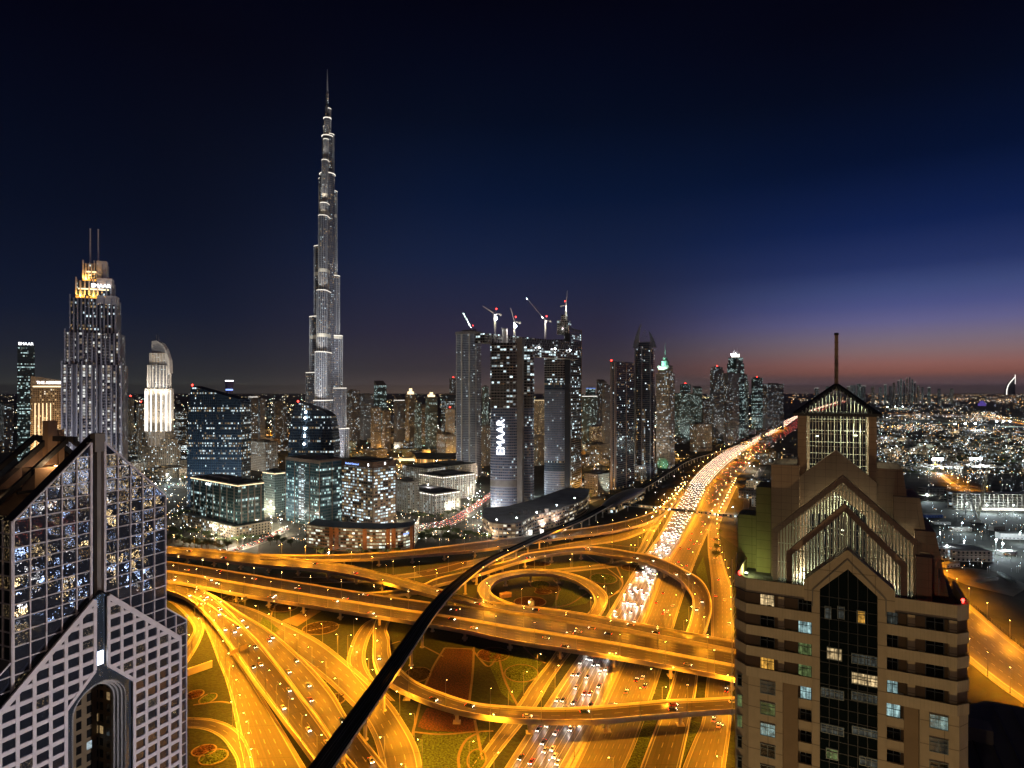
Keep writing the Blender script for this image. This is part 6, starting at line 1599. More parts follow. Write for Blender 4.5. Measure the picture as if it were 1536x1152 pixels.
T_ = [
 ('dark-topped tower with red crown lamps, left of the twin-spired pair', (1065, 1070, 1086), 551, 2250, 'grey', dict(steps=((.96, 3),), beacon=True, strip=None)),
 ('lower grey tower in front of the twin-spired tower', (1086, 1092, 1109), 560, 2150, 'silver', {}),
 ('slim dark tower between the red-lamped and the twin-spired towers', (1086, 1089, 1099), 577, 2050, 'grey', {}),
 ('greenish tower right of the twin-spired tower', (1109, 1114, 1123), 562, 2450, 'green', dict(steps=((.9, 3),))),
 ('dark tower with a red lamp left of the broad grid block', (1127, 1132, 1144), 567, 2800, 'teal', dict(beacon=True)),
 ('broad grid-faced block with a lit sign, last of the highway row', (1144, 1150, 1178), 576, 2900, 'grey', dict(strip=None)),
 ('wide office block with scattered lit floors behind the pale tower', (1012, 1020, 1042), 590, 2300, 'green', dict(crown='box')),
 ('stepped office tower with a red-lit box on top', (1020, 1024, 1036), 577, 2500, 'teal', dict(beacon=True)),
 ('curved-top tower right of the red-lit box tower', (1039, 1042, 1053), 582, 2350, 'green', dict(crown='slant')),
 ('dim grey tower just left of the red-lamped tower', (1052, 1055, 1065), 601, 2700, 'grey', {}),
 ('pale blue-windowed low block near the highway bend', (1035, 1045, 1068), 637, 1850, 'lowb', {}),
 ('dark block with white roof lamp right of the unfinished towers', (873, 880, 896), 594, 1900, 'green', dict(strip='gloww')),
 ('dark tower with a blue roof sign behind the unfinished towers', (879, 883, 893), 582, 2400, 'teal', dict(strip='glowb')),
 ('dark rounded tower right of the blue-signed tower', (895, 900, 910), 573, 2150, 'grey', dict(crown='slant')),
 ('slim white-edged tower just left of the brown-edged tower', (903, 907, 916), 578, 1750, 'silver', {}),
 ('greenish tower half behind the brown-edged tower', (950, 952, 958), 560, 1500, 'green', {}),
 ('tan low block left of the brown-edged tower', (877, 897, 914), 713, 1250, 'beige', dict(name='building', cat='building', yb=745)),
 ('orange-lit low building behind the tan block', (872, 890, 912), 640, 1900, 'warm', dict(name='building', cat='building')),
 ('flat-roofed long hall behind the tan block', (878, 898, 915), 668, 1500, 'lowb', dict(name='building', cat='building')),
 # between the tall tower and the unfinished group
 ('dim grey slab right behind the foot of the tallest tower', (520, 527, 540), 586, 2100, 'grey', {}),
 ('darker slab second from the tallest tower', (540, 546, 560), 592, 2300, 'silver', {}),
 ('curved-topped blue-grey tower in the downtown row', (561, 566, 580), 578, 2200, 'teal', dict(crown='slant')),
 ('tan slab in front of the curved-topped tower', (556, 561, 572), 612, 1900, 'beige', {}),
 ('narrow tan tower right of the tan slab', (573, 577, 586), 617, 1850, 'beige', {}),
 ('white-lit angular-topped tower in the downtown row', (591, 596, 607), 600, 2000, 'silver', dict(crown='slant', strip='gloww')),
 ('tower with a glowing golden cupola, left one of the cupola pair', (608, 614, 624), 592, 1950, 'beige', dict(crown='lantern', beacon=True)),
 ('greenish slab joined to the left cupola tower', (622, 626, 632), 604, 1900, 'green', {}),
 ('tower with a glowing golden cupola, right one of the cupola pair', (638, 643, 656), 596, 1900, 'green', dict(crown='lantern', beacon=True)),
 ('tan slab between the two cupola towers', (630, 633, 640), 608, 2100, 'beige', {}),
 ('dark blue office tower behind the slim oval tower', (662, 667, 684), 592, 2300, 'dark', {}),
 ('red-beaconed tower behind the slim oval tower', (674, 677, 686), 568, 2500, 'grey', dict(beacon=True)),
 ('ribbed pale tower in front of the dark blue one', (668, 673, 682), 614, 1800, 'bright', dict(beacon=True)),
 ('low white block right of the opera hall', (655, 668, 684), 652, 1600, 'white', dict(name='building', cat='building')),
 ('green-lit tower seen between the oval tower and the sign tower', (723, 727, 733), 580, 2000, 'green', {}),
 ('dim block below the green-lit tower', (722, 728, 736), 640, 1500, 'beige', {}),
 ('tall warm-lit building seen through the gap between linked towers', (800, 806, 817), 600, 2000, 'warm', dict(strip='glow')),
 ('brown block in the gap between the linked towers', (798, 806, 818), 655, 1500, 'beige', {}),
 # left of the tallest tower
 ('slab with a white rooftop lamp right of the leaning dark tower', (373, 377, 387), 595, 1900, 'grey', dict(strip='gloww')),
 ('dark slab beside the white-lamped slab', (386, 390, 398), 598, 2000, 'silver', {}),
 ('dim tower left of the bullet-shaped tower', (409, 413, 424), 603, 2100, 'grey', {}),
 ('slim tower just left of the bullet-shaped tower', (423, 426, 431), 608, 2300, 'grey', {}),
 ('slim tan tower right of the big stepped tower', (191, 194, 201), 597, 1900, 'beige', dict(beacon=True)),
 ('tan tower with a small lamp left of the floodlit hotel', (204, 208, 219), 606, 1800, 'beige', dict(beacon=True)),
 ('dark low slab right of the floodlit hotel', (262, 268, 280), 617, 2300, 'dark', {}),
 ('dim slab far left beside the warm hotel', (0, 6, 20), 606, 1900, 'grey', {}),
]
for lab, px, yt, Y, stl, kw_ in T_:
    kw2 = dict(kw_)
    if kw2.get('strip', 0) is None: kw2.pop('strip')
    tower(lab, px, yt, Y, stl, 60 if px[0] > 980 else 42 if px[0] > 700 else 50, **kw2)
# blue-topped tower on the horizon
e = empty('blue_topped_tower', (XP(344, 2600), 2600, 0), 0, 'distant tower with a glowing blue flared crown', 'tower'); k = 2600/F
m = MB(); m.prism(oval(5.5*k, 5.5*k, 12), 0, HC-(592-CY)*k); m.build('tower_body', [FS['grey'], M['roof']], e)
m = MB(); zt, zb_ = HC-(572-CY)*k, HC-(590-CY)*k; n = 12
for i in range(n):
    a0, a1 = 2*math.pi*i/n, 2*math.pi*(i+1)/n; m.face([(4.2*k*math.cos(a0), 4.2*k*math.sin(a0), zb_), (4.2*k*math.cos(a1), 4.2*k*math.sin(a1), zb_), (6.4*k*math.cos(a1), 6.4*k*math.sin(a1), zt), (6.4*k*math.cos(a0), 6.4*k*math.sin(a0), zt)])
m.build('flared_crown', plain('blue_lit_panel', (.2, .2, .5), .5, .1, .1), e); m = MB(); m.prism(oval(5.8*k, 5.8*k, 12), zt, zt+4); m.build('light_strip', M['signw'], e)
m = MB(); m.prism(oval(5*k, 5*k, 12), zb_+12, zt-10, 0, 0); m.build('blue_light', M['glowb'], e)

# ------------------------------------------------------------------ far skyline on the right and the sail-shaped hotel
rnd = random.Random(5)
far = [(1285, 578, 12), (1292, 576, 8), (1299, 579, 9), (1312, 580, 7), (1323, 581, 6), (1338, 579, 6), (1343, 574, 5), (1349, 571, 4), (1353, 568, 3.5), (1358, 571, 4), (1362, 567, 3.2), (1366, 566, 3), (1370, 569, 3.4), (1374, 574, 4), (1380, 578, 6), (1245, 580, 8), (1228, 582, 8), (1262, 581, 7), (1275, 580, 6), (1397, 581, 7), (1412, 583, 7), (1432, 583, 9), (1330, 577, 5), (1386, 581, 5)]
for i, (px, yt, w) in enumerate(sorted(far)):
    tower('%s slim tower from the left in the far skyline on the right horizon' % nth(i+1), (px-w*.8, px-w/6, px+w*.8), yt, 9000, ['grey', 'green', 'silver', 'beige'][i % 4], 35, crown='none', strip='gloww' if i % 3 == 0 else None, group='far skyline towers')  # added glowing crown strips brighten some of the far towers
YQ = 9000.0; k = YQ/F; e = empty('sail_hotel', (XP(1516, YQ), YQ, 0), 0, 'far white sail-shaped hotel on the right horizon', 'hotel')
m = MB(); pts = [(7, 592), (6.8, 575), (6.5, 566), (2, 571), (-3, 577), (-5.5, 584), (-6, 592)]
q = [(x*k, HC-(y-CY)*k) for x, y in pts]; m.face([(x, 0, z) for x, z in q]); m.face([(x, 40, z) for x, z in q[::-1]])
for i in range(len(q)-1): a, b = q[i], q[i+1]; m.face([(a[0], 40, a[1]), (b[0], 40, b[1]), (b[0], 0, b[1]), (a[0], 0, a[1])])
m.build('sail_facade', FS['silver'], e)
m = MB(); Cq = catmull([Vector((x*k, -6, HC-(y-CY)*k)) for x, y in ((-6.5, 592), (-6, 584), (-3.5, 577), (1.5, 570.5), (6.5, 565))], 4)
for a, b in zip(Cq[:-1], Cq[1:]): m.bar(a, b, 7, 7)
m.bar((6.8*k, 0, HC-(576-CY)*k), (6.8*k, 0, HC-(562-CY)*k), 5); m.build('white_spine', M['gloww'], e)
e = empty('purple_dome', (XP(1473, 8000), 8000, 0), 0, 'small purple-lit building on the right horizon', 'building'); m = MB(); m.prism([(-30, -30), (30, -30), (30, 30), (-30, 30)], 0, 34); m.prism([(-16, -20), (16, -20), (16, 20), (-16, 20)], 34, 62); m.build('building_body', [emit('purple_lit_wall', (.3, .18, 1), .3, 'NONE'), M['roof']], e)
# ------------------------------------------------------------------ trees
def tree_proto(kind, seed):
    rg = random.Random(seed); e = empty('tree' if kind == 'round' else 'palm_tree', (0, 0, 0))
    m = MB()
    if kind == 'round':
        m.tube((0, 0, 0), (.15, .1, 2.4), .22, .14, 7)
        tips = []
        for k in range(6):
            a = k*1.05+rg.random(); t = Vector((math.cos(a)*1.6, math.sin(a)*1.6, 4.2+rg.random()*1.4)); m.tube((.15, .1, 2.2), t, .1, .04, 5); tips.append(t)
        m.build('trunk', M['bark'], e); c = MB()
        for k in range(520):
            t = rg.choice(tips); d = Vector((rg.gauss(0, 1), rg.gauss(0, 1), rg.gauss(0, .8))); p = t+d*.75
            n = Vector((rg.gauss(0, 1), rg.gauss(0, 1), rg.gauss(0, 1))).normalized(); u = n.orthogonal().normalized()*rg.uniform(.18, .34); v = n.cross(u)
            c.face([p-u-v, p+u-v*.6, p+u*.8+v, p-u*.7+v*.8])
        c.build('crown', M['leaf'], e)
    else:
        m.tube((0, 0, 0), (.2, 0, 7.5), .26, .17, 8); m.build('trunk', M['bark'], e); c = MB()
        for k in range(16):
            a = 2*math.pi*k/16+rg.random()*.3; up = rg.uniform(.1, .9); pr = None
            for j in range(6):
                t = j/5; p = Vector((.2+math.cos(a)*t*3.0, math.sin(a)*t*3.0, 7.5+up*t*2.2-t*t*2.6))
                if pr is not None:
                    w = Vector((-math.sin(a), math.cos(a), 0))*(.34*(1-t*.7))
                    c.face([pr-w+Vector((0, 0, -.12)), p-w+Vector((0, 0, -.12)), p, pr]); c.face([pr, p, p+w+Vector((0, 0, -.12)), pr+w+Vector((0, 0, -.12))])
                pr = p
        c.build('crown', M['leaf'], e)
    return register(e)
M['bark'] = plain('bark', (.12, .09, .06), .9, .2, 3)
M['leaf'] = plain('leaves', (.06, .085, .03), .8, .4, 2)
TP = [tree_proto('round', 1), tree_proto('round', 2), tree_proto('palm', 3)]
TPU = set()
def put_tree(px, py, k, label, sc=1.0):
    p = TP[k]; g_ = G(px, py)
    if p.name in TPU: c = copy_tree(p, g_, rnd.uniform(0, 6))
    else: TPU.add(p.name); c = p; c.location = g_
    c.scale = (sc, sc, sc*rnd.uniform(.85, 1.15)); tag(c, label, 'palm tree' if k == 2 else 'tree', 'palm trees' if k == 2 else 'small round trees')
rnd = random.Random(11); TN = {}
def row(pts, n, kinds, where, j=3, sc=(.9, 1.5)):
    P = [Vector((a, b, 0)) for a, b in pts]; P = catmull(P, 10) if len(P) > 2 else P
    tot = sum((b-a).length for a, b in zip(P[:-1], P[1:]))
    kc = {}
    for i in range(n):
        d = tot*(i+.5)/n
        for a, b in zip(P[:-1], P[1:]):
            l = (b-a).length
            if d <= l: q = a.lerp(b, d/max(l, 1e-6)); break
            d -= l
        k = kinds[i % len(kinds)]; w_ = 'palm' if k == 2 else 'tree'; kc[w_] = kc.get(w_, 0)+1; jj = min(j, .5*tot/n) if False else j
        put_tree(q.x+rnd.uniform(-jj, jj), q.y+rnd.uniform(-j, j)*.35, k, '%s %s %s' % (nth(kc[w_]), 'palm' if k == 2 else 'tree', where), rnd.uniform(*sc))
row([(255, 800), (300, 805), (330, 815), (385, 812)], 22, [0, 1, 0, 2], 'from the left between the far viaduct and the square office block')
row([(262, 780), (275, 770), (300, 792)], 9, [0, 1], 'of the clump left of the square office block')
row([(395, 822), (412, 815), (440, 820)], 9, [2, 1], 'of the green-lit clump beside the curved brick offices', 4)
row([(625, 805), (660, 800), (700, 806), (730, 812)], 20, [0, 1], 'from the left in the dark grove right of the curved brick offices', 5)
row([(610, 775), (650, 780), (690, 770), (722, 752)], 22, [2, 0], 'along the near side of the jammed street')
row([(560, 702), (600, 696), (625, 700)], 14, [0, 1], 'in the dark grove behind the brown bank block', 5, (1.3, 2))
row([(990, 700), (1040, 690), (1075, 682)], 18, [0, 1, 2], 'from the left along the metro line beyond the station', 2)
row([(960, 742), (990, 722), (1010, 712)], 12, [0, 2], 'from the left beside the station end of the metro line', 2)
row([(820, 770), (860, 752), (885, 748)], 10, [0, 1], 'on the terrace at the foot of the linked towers')
row([(940, 800), (1000, 765), (1030, 742)], 10, [2], 'along the frontage road below the footbridge', 2)
row([(1072, 850), (1075, 820), (1082, 790)], 9, [2, 1], 'along the right side of the slip road near the beige tower', 2)
row([(1420, 700), (1460, 690), (1520, 700)], 16, [0, 1], 'from the left behind the building site on the right', 6, (1.3, 2.2))
row([(250, 812), (290, 820), (340, 826)], 20, [0, 1, 2], 'from the left in the lower row beside the far viaduct', 4, (1, 1.6))
row([(470, 836), (540, 838), (600, 832)], 16, [2, 0], 'from the left along the foot of the curved brick offices', 1)
row([(620, 812), (660, 812), (700, 812)], 14, [0, 1], 'of the lower grove right of the curved brick offices', 5, (1, 1.7))
row([(230, 690), (260, 700), (275, 730)], 12, [0, 2], 'near the plaza left of the leaning dark tower', 6, (1.2, 2))
row([(370, 690), (420, 700), (520, 720)], 12, [0, 1], 'in the gap between the office blocks', 8, (1.2, 2))

# ------------------------------------------------------------------ cars
def paint(name, c):
    N = NT(name); N.set(Base_Color=c, Roughness=.3, Metallic=.3, Coat_Weight=.6); return N.mat
PA = [('white', paint('white_paint', (.7, .7, .7))), ('silver', paint('silver_paint', (.4, .4, .42))), ('black', paint('black_paint', (.02, .02, .02))), ('dark red', paint('red_paint', (.25, .02, .02))), ('dark blue', paint('blue_paint', (.02, .05, .15))), ('sand-coloured', paint('sand_paint', (.45, .36, .22)))]
M['tyre'] = plain('tyre_rubber', (.02, .02, .02), .8, .1, 3); M['cglass'] = plain('car_glass', (.015, .02, .025), .08, .1, 1)
M['head'] = emit('headlight', (1, .93, .84), 24, 'NONE'); M['tail'] = emit('tail_light', (1, .04, .02), 9, 'NONE')
def car_meshes():
    out = {}
    m = MB(); L, Wd = 4.6, 1.8                       # body: lofted side profile, narrower at the cabin
    prof = [(-2.3, .45), (-2.28, .85), (-1.9, 1.0), (1.0, 1.0), (1.9, .9), (2.28, .7), (2.3, .4)]
    n = len(prof)
    for i in range(n-1):
        a, b = prof[i], prof[i+1]; m.face([(a[0], -.88, a[1]), (b[0], -.88, b[1]), (b[0], .88, b[1]), (a[0], .88, a[1])][::1])
    for s_ in (-1, 1):
        q = [(x, s_*.9, z) for x, z in prof]+[(2.3, s_*.9, .3), (-2.3, s_*.9, .3)]; m.face(q if s_ > 0 else q[::-1])
    m.face([(-2.3, -.9, .3), (-2.3, .9, .3), (2.3, .9, .3), (2.3, -.9, .3)])
    # roof
    m.face([(-1.2, -.62, 1.47), (.45, -.62, 1.47), (.45, .62, 1.47), (-1.2, .62, 1.47)])
    for x in (-1.2, .45): m.bar((x, -.62, 1.46), (x*1.0+(.75 if x > 0 else -.6), -.8, .98), .08); m.bar((x, .62, 1.46), (x+(.75 if x > 0 else -.6), .8, .98), .08)
    out['body'] = m
    m = MB(); T_ = [(-1.2, -.62), (.45, -.62), (.45, .62), (-1.2, .62)]; Bq = [(-1.8, -.82), (1.2, -.82), (1.2, .82), (-1.8, .82)]
    for i in range(4):
        j = (i+1) % 4; m.face([(Bq[i][0], Bq[i][1], 1.0), (Bq[j][0], Bq[j][1], 1.0), (T_[j][0], T_[j][1], 1.455), (T_[i][0], T_[i][1], 1.455)])
    out['windows'] = m
    return out
CMS = car_meshes()
def car_proto(col, mat, parts):
    e = empty('car', (0, 0, 0)) if parts else None
    if parts:
        CMS['body'].build('body', mat, e); CMS['windows'].build('windows', M['cglass'], e)
        for x in (-1.4, 1.4):
            for y in (-.85, .85): m = MB(); m.tube((x, y-.11, .33), (x, y+.11, .33), .33, .33, 10); m.build('wheel', M['tyre'], e)
        for y in (-.62, .62): m = MB(); m.box(2.27, 2.34, y-.2, y+.2, .58, .78); m.build('headlight', M['head'], e)
        for y in (-.65, .65): m = MB(); m.box(-2.34, -2.26, y-.2, y+.2, .7, .86); m.build('tail_light', M['tail'], e)
        return register(e)
    m = MB()
    for k, src in enumerate(('body', 'windows')):
        s_ = CMS[src]; o_ = len(m.v); m.v += s_.v; m.f += [[i+o_ for i in f] for f in s_.f]; m.uv += s_.uv; m.m += [k]*len(s_.f)
    for y in (-.62, .62): m.box(2.27, 2.34, y-.24, y+.24, .55, .8, 2)
    for y in (-.65, .65): m.box(-2.34, -2.26, y-.24, y+.24, .66, .88, 3)
    for x in (-1.4, 1.4):
        for y in (-.85, .85): m.tube((x, y-.11, .33), (x, y+.11, .33), .33, .33, 8, 4)
    o = m.build('car', [mat, M['cglass'], M['head'], M['tail'], M['tyre']]); CH[o.name] = []; return o
CPN = [car_proto(c, mt, True) for c, mt in PA]; CPF = [car_proto(c, mt, False) for c, mt in PA]
L_car = bpy.data.lights.new('headlight_beam', 'SPOT'); L_car.energy = 2600; L_car.color = (1, .92, .84); L_car.spot_size = math.radians(40); L_car.spot_blend = .9; L_car.shadow_soft_size = .3
CQ = []
def put_car(p, ang, where, near, beam=False):
    CQ.append((math.hypot(p[0], p[1]), tuple(p), ang, where, near, beam, rnd.choice((0, 0, 1, 1, 2, 2, 3, 4, 5))))
def traffic(key, lanes, sh, forward, gap, phrase, d0=0, d1=1e9, near=560, beam=False, seed=1, cap=400):
    """forward: the cars drive towards growing distance; lane positions follow the markings"""
    r = RIBS[key]; rg = random.Random(seed); tot = lanes+2*sh
    for ln in range(lanes):
        d = d0+rg.uniform(0, gap(d0)); i = 1
        while d < min(r.d[-1], d1) and cap > 0:
            f = (sh+ln+.5)/tot; c, t, w = r.at(d, f); a = math.atan2(t.y, t.x)+(0 if forward else math.pi)
            put_car((c.x, c.y, c.z+.01), a, (i, ln+1, phrase), c.y < near, beam and c.y < 1150)
            d += gap(d)*rg.uniform(.55, 1.5); i += 1; cap -= 1
traffic('hwL', 7, .9, False, lambda d: 30 if d < 600 else 22, 'oncoming left highway', 90, 1100, 480, True, 3, 300)
traffic('hwR', 7, .5, True, lambda d: 150, 'right highway carriageway', 90, 1500, 430, False, 5)
traffic('S', 2, .45, True, lambda d: 60, 'near crossing ramp', 60, 1e9, 430, False, 6)
traffic('X', 3, .4, True, lambda d: 70, 'left branch of the fork', 10, 1e9, 430, False, 7)
traffic('W', 3, .4, True, lambda d: 70, 'right branch of the fork', 30, 1e9, 430, False, 8)
traffic('V1b', 4, .3, True, lambda d: 150, 'near side of the wide viaduct', 60, 1e9, 430, False, 9)
traffic('V1a', 4, .3, False, lambda d: 170, 'far side of the wide viaduct', 60, 1e9, 430, False, 10)
traffic('V2', 2, .3, False, lambda d: 130, 'curved joining viaduct', 60, 1e9, 430, False, 12)
traffic('E', 3, .3, True, lambda d: 110, 'ramp curving over the highway', 100, 800, 430, False, 13)
traffic('serviceE', 4, .4, True, lambda d: 120, 'slip road right of the highway', 30, 1e9, 430, False, 14)
# far traffic, where cars run together into one bright band of headlights
m = MB(); mt_ = MB()
for r, sg, mb, n in ((hl, -1, m, 0), (hr, 1, mt_, 0)):
    for ln in range(9 if sg < 0 else 7):
        d = 1100.0 if sg < 0 else 1500.0
        while d < r.d[-1]:
            sh = .9 if sg < 0 else .5; f = (ln+.5)/(9 if sg < 0 else 7)*.96+.02; c, t, w = r.at(d, f); t.z = 0; t.normalize(); n_ = Vector((-t.y, t.x, 0))
            hd = t*sg; x0 = c+Vector((0, 0, .3))
            q = [(-2.2, -.85), (2.2, -.85), (2.2, .85), (-2.2, .85)]; P = [(c.x+hd.x*a-hd.y*b, c.y+hd.y*a+hd.x*b) for a, b in q]
            mb.prism(P, c.z+.3, c.z+1.0, 0, 0); q = [(-1.5, -.7), (.8, -.7), (.8, .7), (-1.5, .7)]; P = [(c.x+hd.x*a-hd.y*b, c.y+hd.y*a+hd.x*b) for a, b in q]; mb.prism(P, c.z+1.0, c.z+1.5, 3, 3)
            for y in (-.6, .6):
                for a, mi in ((2.24, 1), (-2.24, 2)):
                    p = Vector((c.x+hd.x*a-hd.y*y, c.y+hd.y*a+hd.x*y, c.z+.7)); mb.box(p.x-.28, p.x+.28, p.y-.28, p.y+.28, p.z-.22, p.z+.22, mi)
            d += random.uniform(9, 20) if sg < 0 else random.uniform(90, 200)
M['headf'] = emit('far_headlight', (1, .84, .6), 8, 'NONE')
tag(m.build('distant_traffic', [PA[1][1], M['headf'], M['tail'], M['cglass']]), 'dense far traffic with headlights on the left carriageway near the horizon', 'traffic', kind='stuff')
tag(mt_.build('distant_traffic', [PA[1][1], M['headf'], M['tail'], M['cglass']]), 'sparser far traffic with tail lights on the right carriageway', 'traffic', kind='stuff')
# jammed street beside the white blocks
jam = Rib([(620, 786, 630, 797, 0), (660, 782, 668, 792, 0), (695, 765, 706, 775, 0), (720, 748, 732, 756, 0), (740, 734, 752, 741, 0)], 6, .2); RIBS['jam'] = jam
mm = MB(); o = Vector((jam.C[0].x, jam.C[0].y, 0)); jam.strip(mm, 0, 1, o, 0, 0, -.3, 4.3); ob = mm.build('street', RM[4]); ob.location = o; tag(ob, kind='structure')
traffic('jam', 4, .3, True, lambda d: 9.5, 'jammed street by the white blocks', 0, 1e9, 0, False, 21, 110)
st2 = Rib([(300, 826, 300, 833, 0), (345, 822, 347, 829, 0), (390, 808, 396, 815, 0), (425, 790, 434, 796, 0)], 6, .2); RIBS['st2'] = st2
mm = MB(); o = Vector((st2.C[0].x, st2.C[0].y, 0)); st2.strip(mm, 0, 1, o, 0, 0, -.3, 2.3); ob = mm.build('street', RM[2]); ob.location = o; tag(ob, kind='structure')
traffic('st2', 2, .3, True, lambda d: 11, 'street below the square office block', 0, 1e9, 0, False, 22, 40)
# other streets seen between the blocks
for i, (st, n) in enumerate([([(1000, 662, 1002, 668, 0), (1040, 655, 1042, 660, 0), (1066, 651, 1068, 655, 0)], 4), ([(560, 690, 562, 696, 0), (610, 684, 612, 690, 0), (660, 690, 662, 697, 0)], 3), ([(880, 690, 884, 700, 0), (905, 676, 909, 684, 0)], 3),
        ([(195, 655, 195, 660, 0), (330, 650, 330, 655, 0), (460, 655, 460, 660, 0)], 3), ([(880, 745, 884, 756, 0), (905, 738, 909, 746, 0)], 3), ([(1112, 790, 1120, 790, 0), (1118, 740, 1128, 740, 0), (1140, 700, 1150, 700, 0)], 3),
        ([(1320, 645, 1320, 649, 0), (1400, 640, 1400, 644, 0), (1536, 650, 1536, 655, 0)], 3), ([(1330, 620, 1330, 623, 0), (1440, 622, 1440, 626, 0), (1560, 640, 1560, 645, 0)], 3), ([(1400, 702, 1400, 708, 0), (1480, 742, 1480, 750, 0), (1560, 745, 1560, 755, 0)], 2)]):
    r = Rib(st, 6, .1+.01*i); RIBS['o%d' % i] = r; mm = MB(); o = Vector((r.C[0].x, r.C[0].y, 0)); r.strip(mm, 0, 1, o, 0, 0, -.3, n+.3); ob = mm.build('street', RM[n]); ob.location = o; tag(ob, kind='structure')

# ------------------------------------------------------------------ lamps of the districts between the buildings
def area_lamp(px, py, label, light, proto, lh=10): 
    p = G(px, py); put_lamp(proto, p, rnd.uniform(0, 6), label, 'white street lamps between the buildings' if proto is PW else 'orange street lamps between the buildings', light, lh)
def omni(n, c, p): l = bpy.data.lights.new(n, 'POINT'); l.energy = p; l.color = c; l.shadow_soft_size = .4; return l
L_city = omni('district_light', (1.0, .84, .58), 34000); L_cool = omni('cool_light', (.8, .95, 1.0), 28000); L_org = omni('district_orange', (1, .5, .1), 80000)
DZ = [('between the office blocks left of the bullet tower', 260, 430, 690, 820, 34, L_city, PW), ('around the white blocks by the jammed street', 590, 735, 700, 815, 38, L_city, PW), ('round the plaza left of the leaning dark tower', 190, 285, 650, 750, 28, L_cool, PW),
      ('at the foot of the linked towers', 725, 880, 735, 815, 18, L_cool, PW), ('between the far downtown towers', 360, 720, 640, 700, 44, L_org, P1), ('behind the brown-edged tower', 870, 920, 650, 760, 9, L_org, P1), ('in the blocks beyond the metro station', 1000, 1130, 640, 690, 16, L_org, P1), ('beside the car park left of the beige tower', 1100, 1150, 680, 800, 8, L_city, PW)]
for nm, x0, x1, y0, y1, n, li, pr in DZ:
    for i, px_ in enumerate(sorted(rnd.uniform(x0, x1) for _ in range(n))):
        area_lamp(px_, rnd.uniform(y0, y1), '%s %s lamp from the left %s' % (nth(i+1), 'white' if pr is PW else 'orange', nm), li, pr)
for k_, kk in enumerate(('o6', 'o7', 'o8')): along(kk, 'along the %s cross street of the right-hand districts' % nth(k_+1), 55, 0, 20, 1e9, False, 1, L_far)
along('o0', 'along the street beyond the far towers', 60, 0, 20, 1e9, False, 1, L_far); along('o3', 'along the long street behind the plaza', 70, 0, 20, 1e9, False, 1, L_far)
# ------------------------------------------------------------------ low city blocks filling the districts
def cells(x0, x1, y0, y1, n, hh, styles, nm, w=(14, 34), grp=None, seed=2, cat='building', th=25, maxn=999, label=None):
    rg = random.Random(seed); i = 0
    placed = []; todo = []
    for _ in range(n*6):
        if i >= n: break
        px, py = rg.uniform(x0, x1), y0+(y1-y0)*rg.random()**.9; p = G(px, py); a, b = rg.uniform(*w), rg.uniform(*w)
        if any((p-q).length < (r+max(a, b))*.62 for q, r in placed): continue
        placed.append((p, max(a, b))); H = rg.uniform(*hh); e = empty('building', p, -math.radians(th), None, cat, grp or ('low buildings '+nm)); todo.append((px, e))
        m = MB(); k = rg.random()
        m.prism([(-a/2, -b/2), (a/2, -b/2), (a/2, b/2), (-a/2, b/2)], 0, H)
        if k > .4: m.prism([(-a*.3, -b*.2), (a*.2, -b*.2), (a*.2, b*.35), (-a*.3, b*.35)], H, H+3.4)
        t = .4; P = [(-a/2, -b/2), (a/2, -b/2), (a/2, b/2), (-a/2, b/2)]
        for u, v in zip(P, P[1:]+P[:1]): m.bar((u[0], u[1], H+.4), (v[0], v[1], H+.4), .4, .9, 1)
        for _k in range(rg.randint(1, 4)): x, y = rg.uniform(-a*.4, a*.4), rg.uniform(-b*.4, b*.4); m.box(x-1, x+1, y-1, y+1, H, H+1.6, 1)
        m.build('building_body', [FS[rg.choice(styles)], M[rg.choice(('roof', 'roofl'))]], e); i += 1
    for k, (_, e) in enumerate(sorted(todo, key=lambda q: q[0])): e['label'] = '%s low building from the left %s' % (nth(k+1), nm)
for k_ in range(8):  # added masts lighten the dark roofs of podium and white blocks
    lo = bpy.data.objects.new('roof_light', omni('roof_light', (.95, .95, 1), 9000)); COL.objects.link(lo); q_ = [(745, 800), (775, 797), (805, 788), (835, 776), (862, 764), (642, 742), (672, 718), (655, 702)][k_]; p = G(q_[0], q_[1], 22); lo.location = (p.x, p.y, 36)
    e = empty('roof_mast', (p.x, p.y, 0), 0, '%s added roof fill mast from the left across the podium and the white blocks' % nth([4, 5, 6, 7, 8, 1, 3, 2][k_]), 'lamp mast'); m = MB(); m.tube((0, 0, 20), (0, 0, 36.5), .2, .12, 6); m.ball((0, 0, 36.8), .5, 6, 4, 1); m.build('mast', [M['steel'], M['ledlamp']], e)
cells(190, 285, 645, 720, 40, (8, 22), ['lowb', 'white', 'warm'], 'between the stepped tower and the slanting dark tower', (18, 50))
cells(365, 430, 645, 700, 20, (10, 26), ['lowb', 'warm', 'beige'], 'between the slanting dark tower and the bullet tower', (20, 50), seed=3)
cells(520, 720, 635, 690, 40, (8, 26), ['lowb', 'warm', 'beige', 'green'], 'in the downtown quarter by the oval tower', (18, 50), seed=4)
cells(866, 918, 650, 745, 12, (8, 22), ['lowb', 'warm'], 'between the linked towers and the brown-edged tower', (18, 44), seed=5)
cells(1010, 1150, 632, 668, 30, (8, 22), ['lowb', 'grey', 'white'], 'in the quarter left of the far highway', (20, 50), seed=6)
cells(1112, 1200, 672, 760, 16, (8, 18), ['lowb', 'white'], 'just left of the beige tower beside the highway', (16, 34), seed=7)
cells(0, 200, 612, 690, 24, (10, 40), ['lowb', 'grey', 'beige'], 'far left behind the glass tower', (24, 60), seed=8)
cells(215, 720, 604, 640, 60, (10, 60), ['grey', 'beige', 'green', 'silver'], 'in the far downtown rows below the horizon', (24, 60), seed=9)
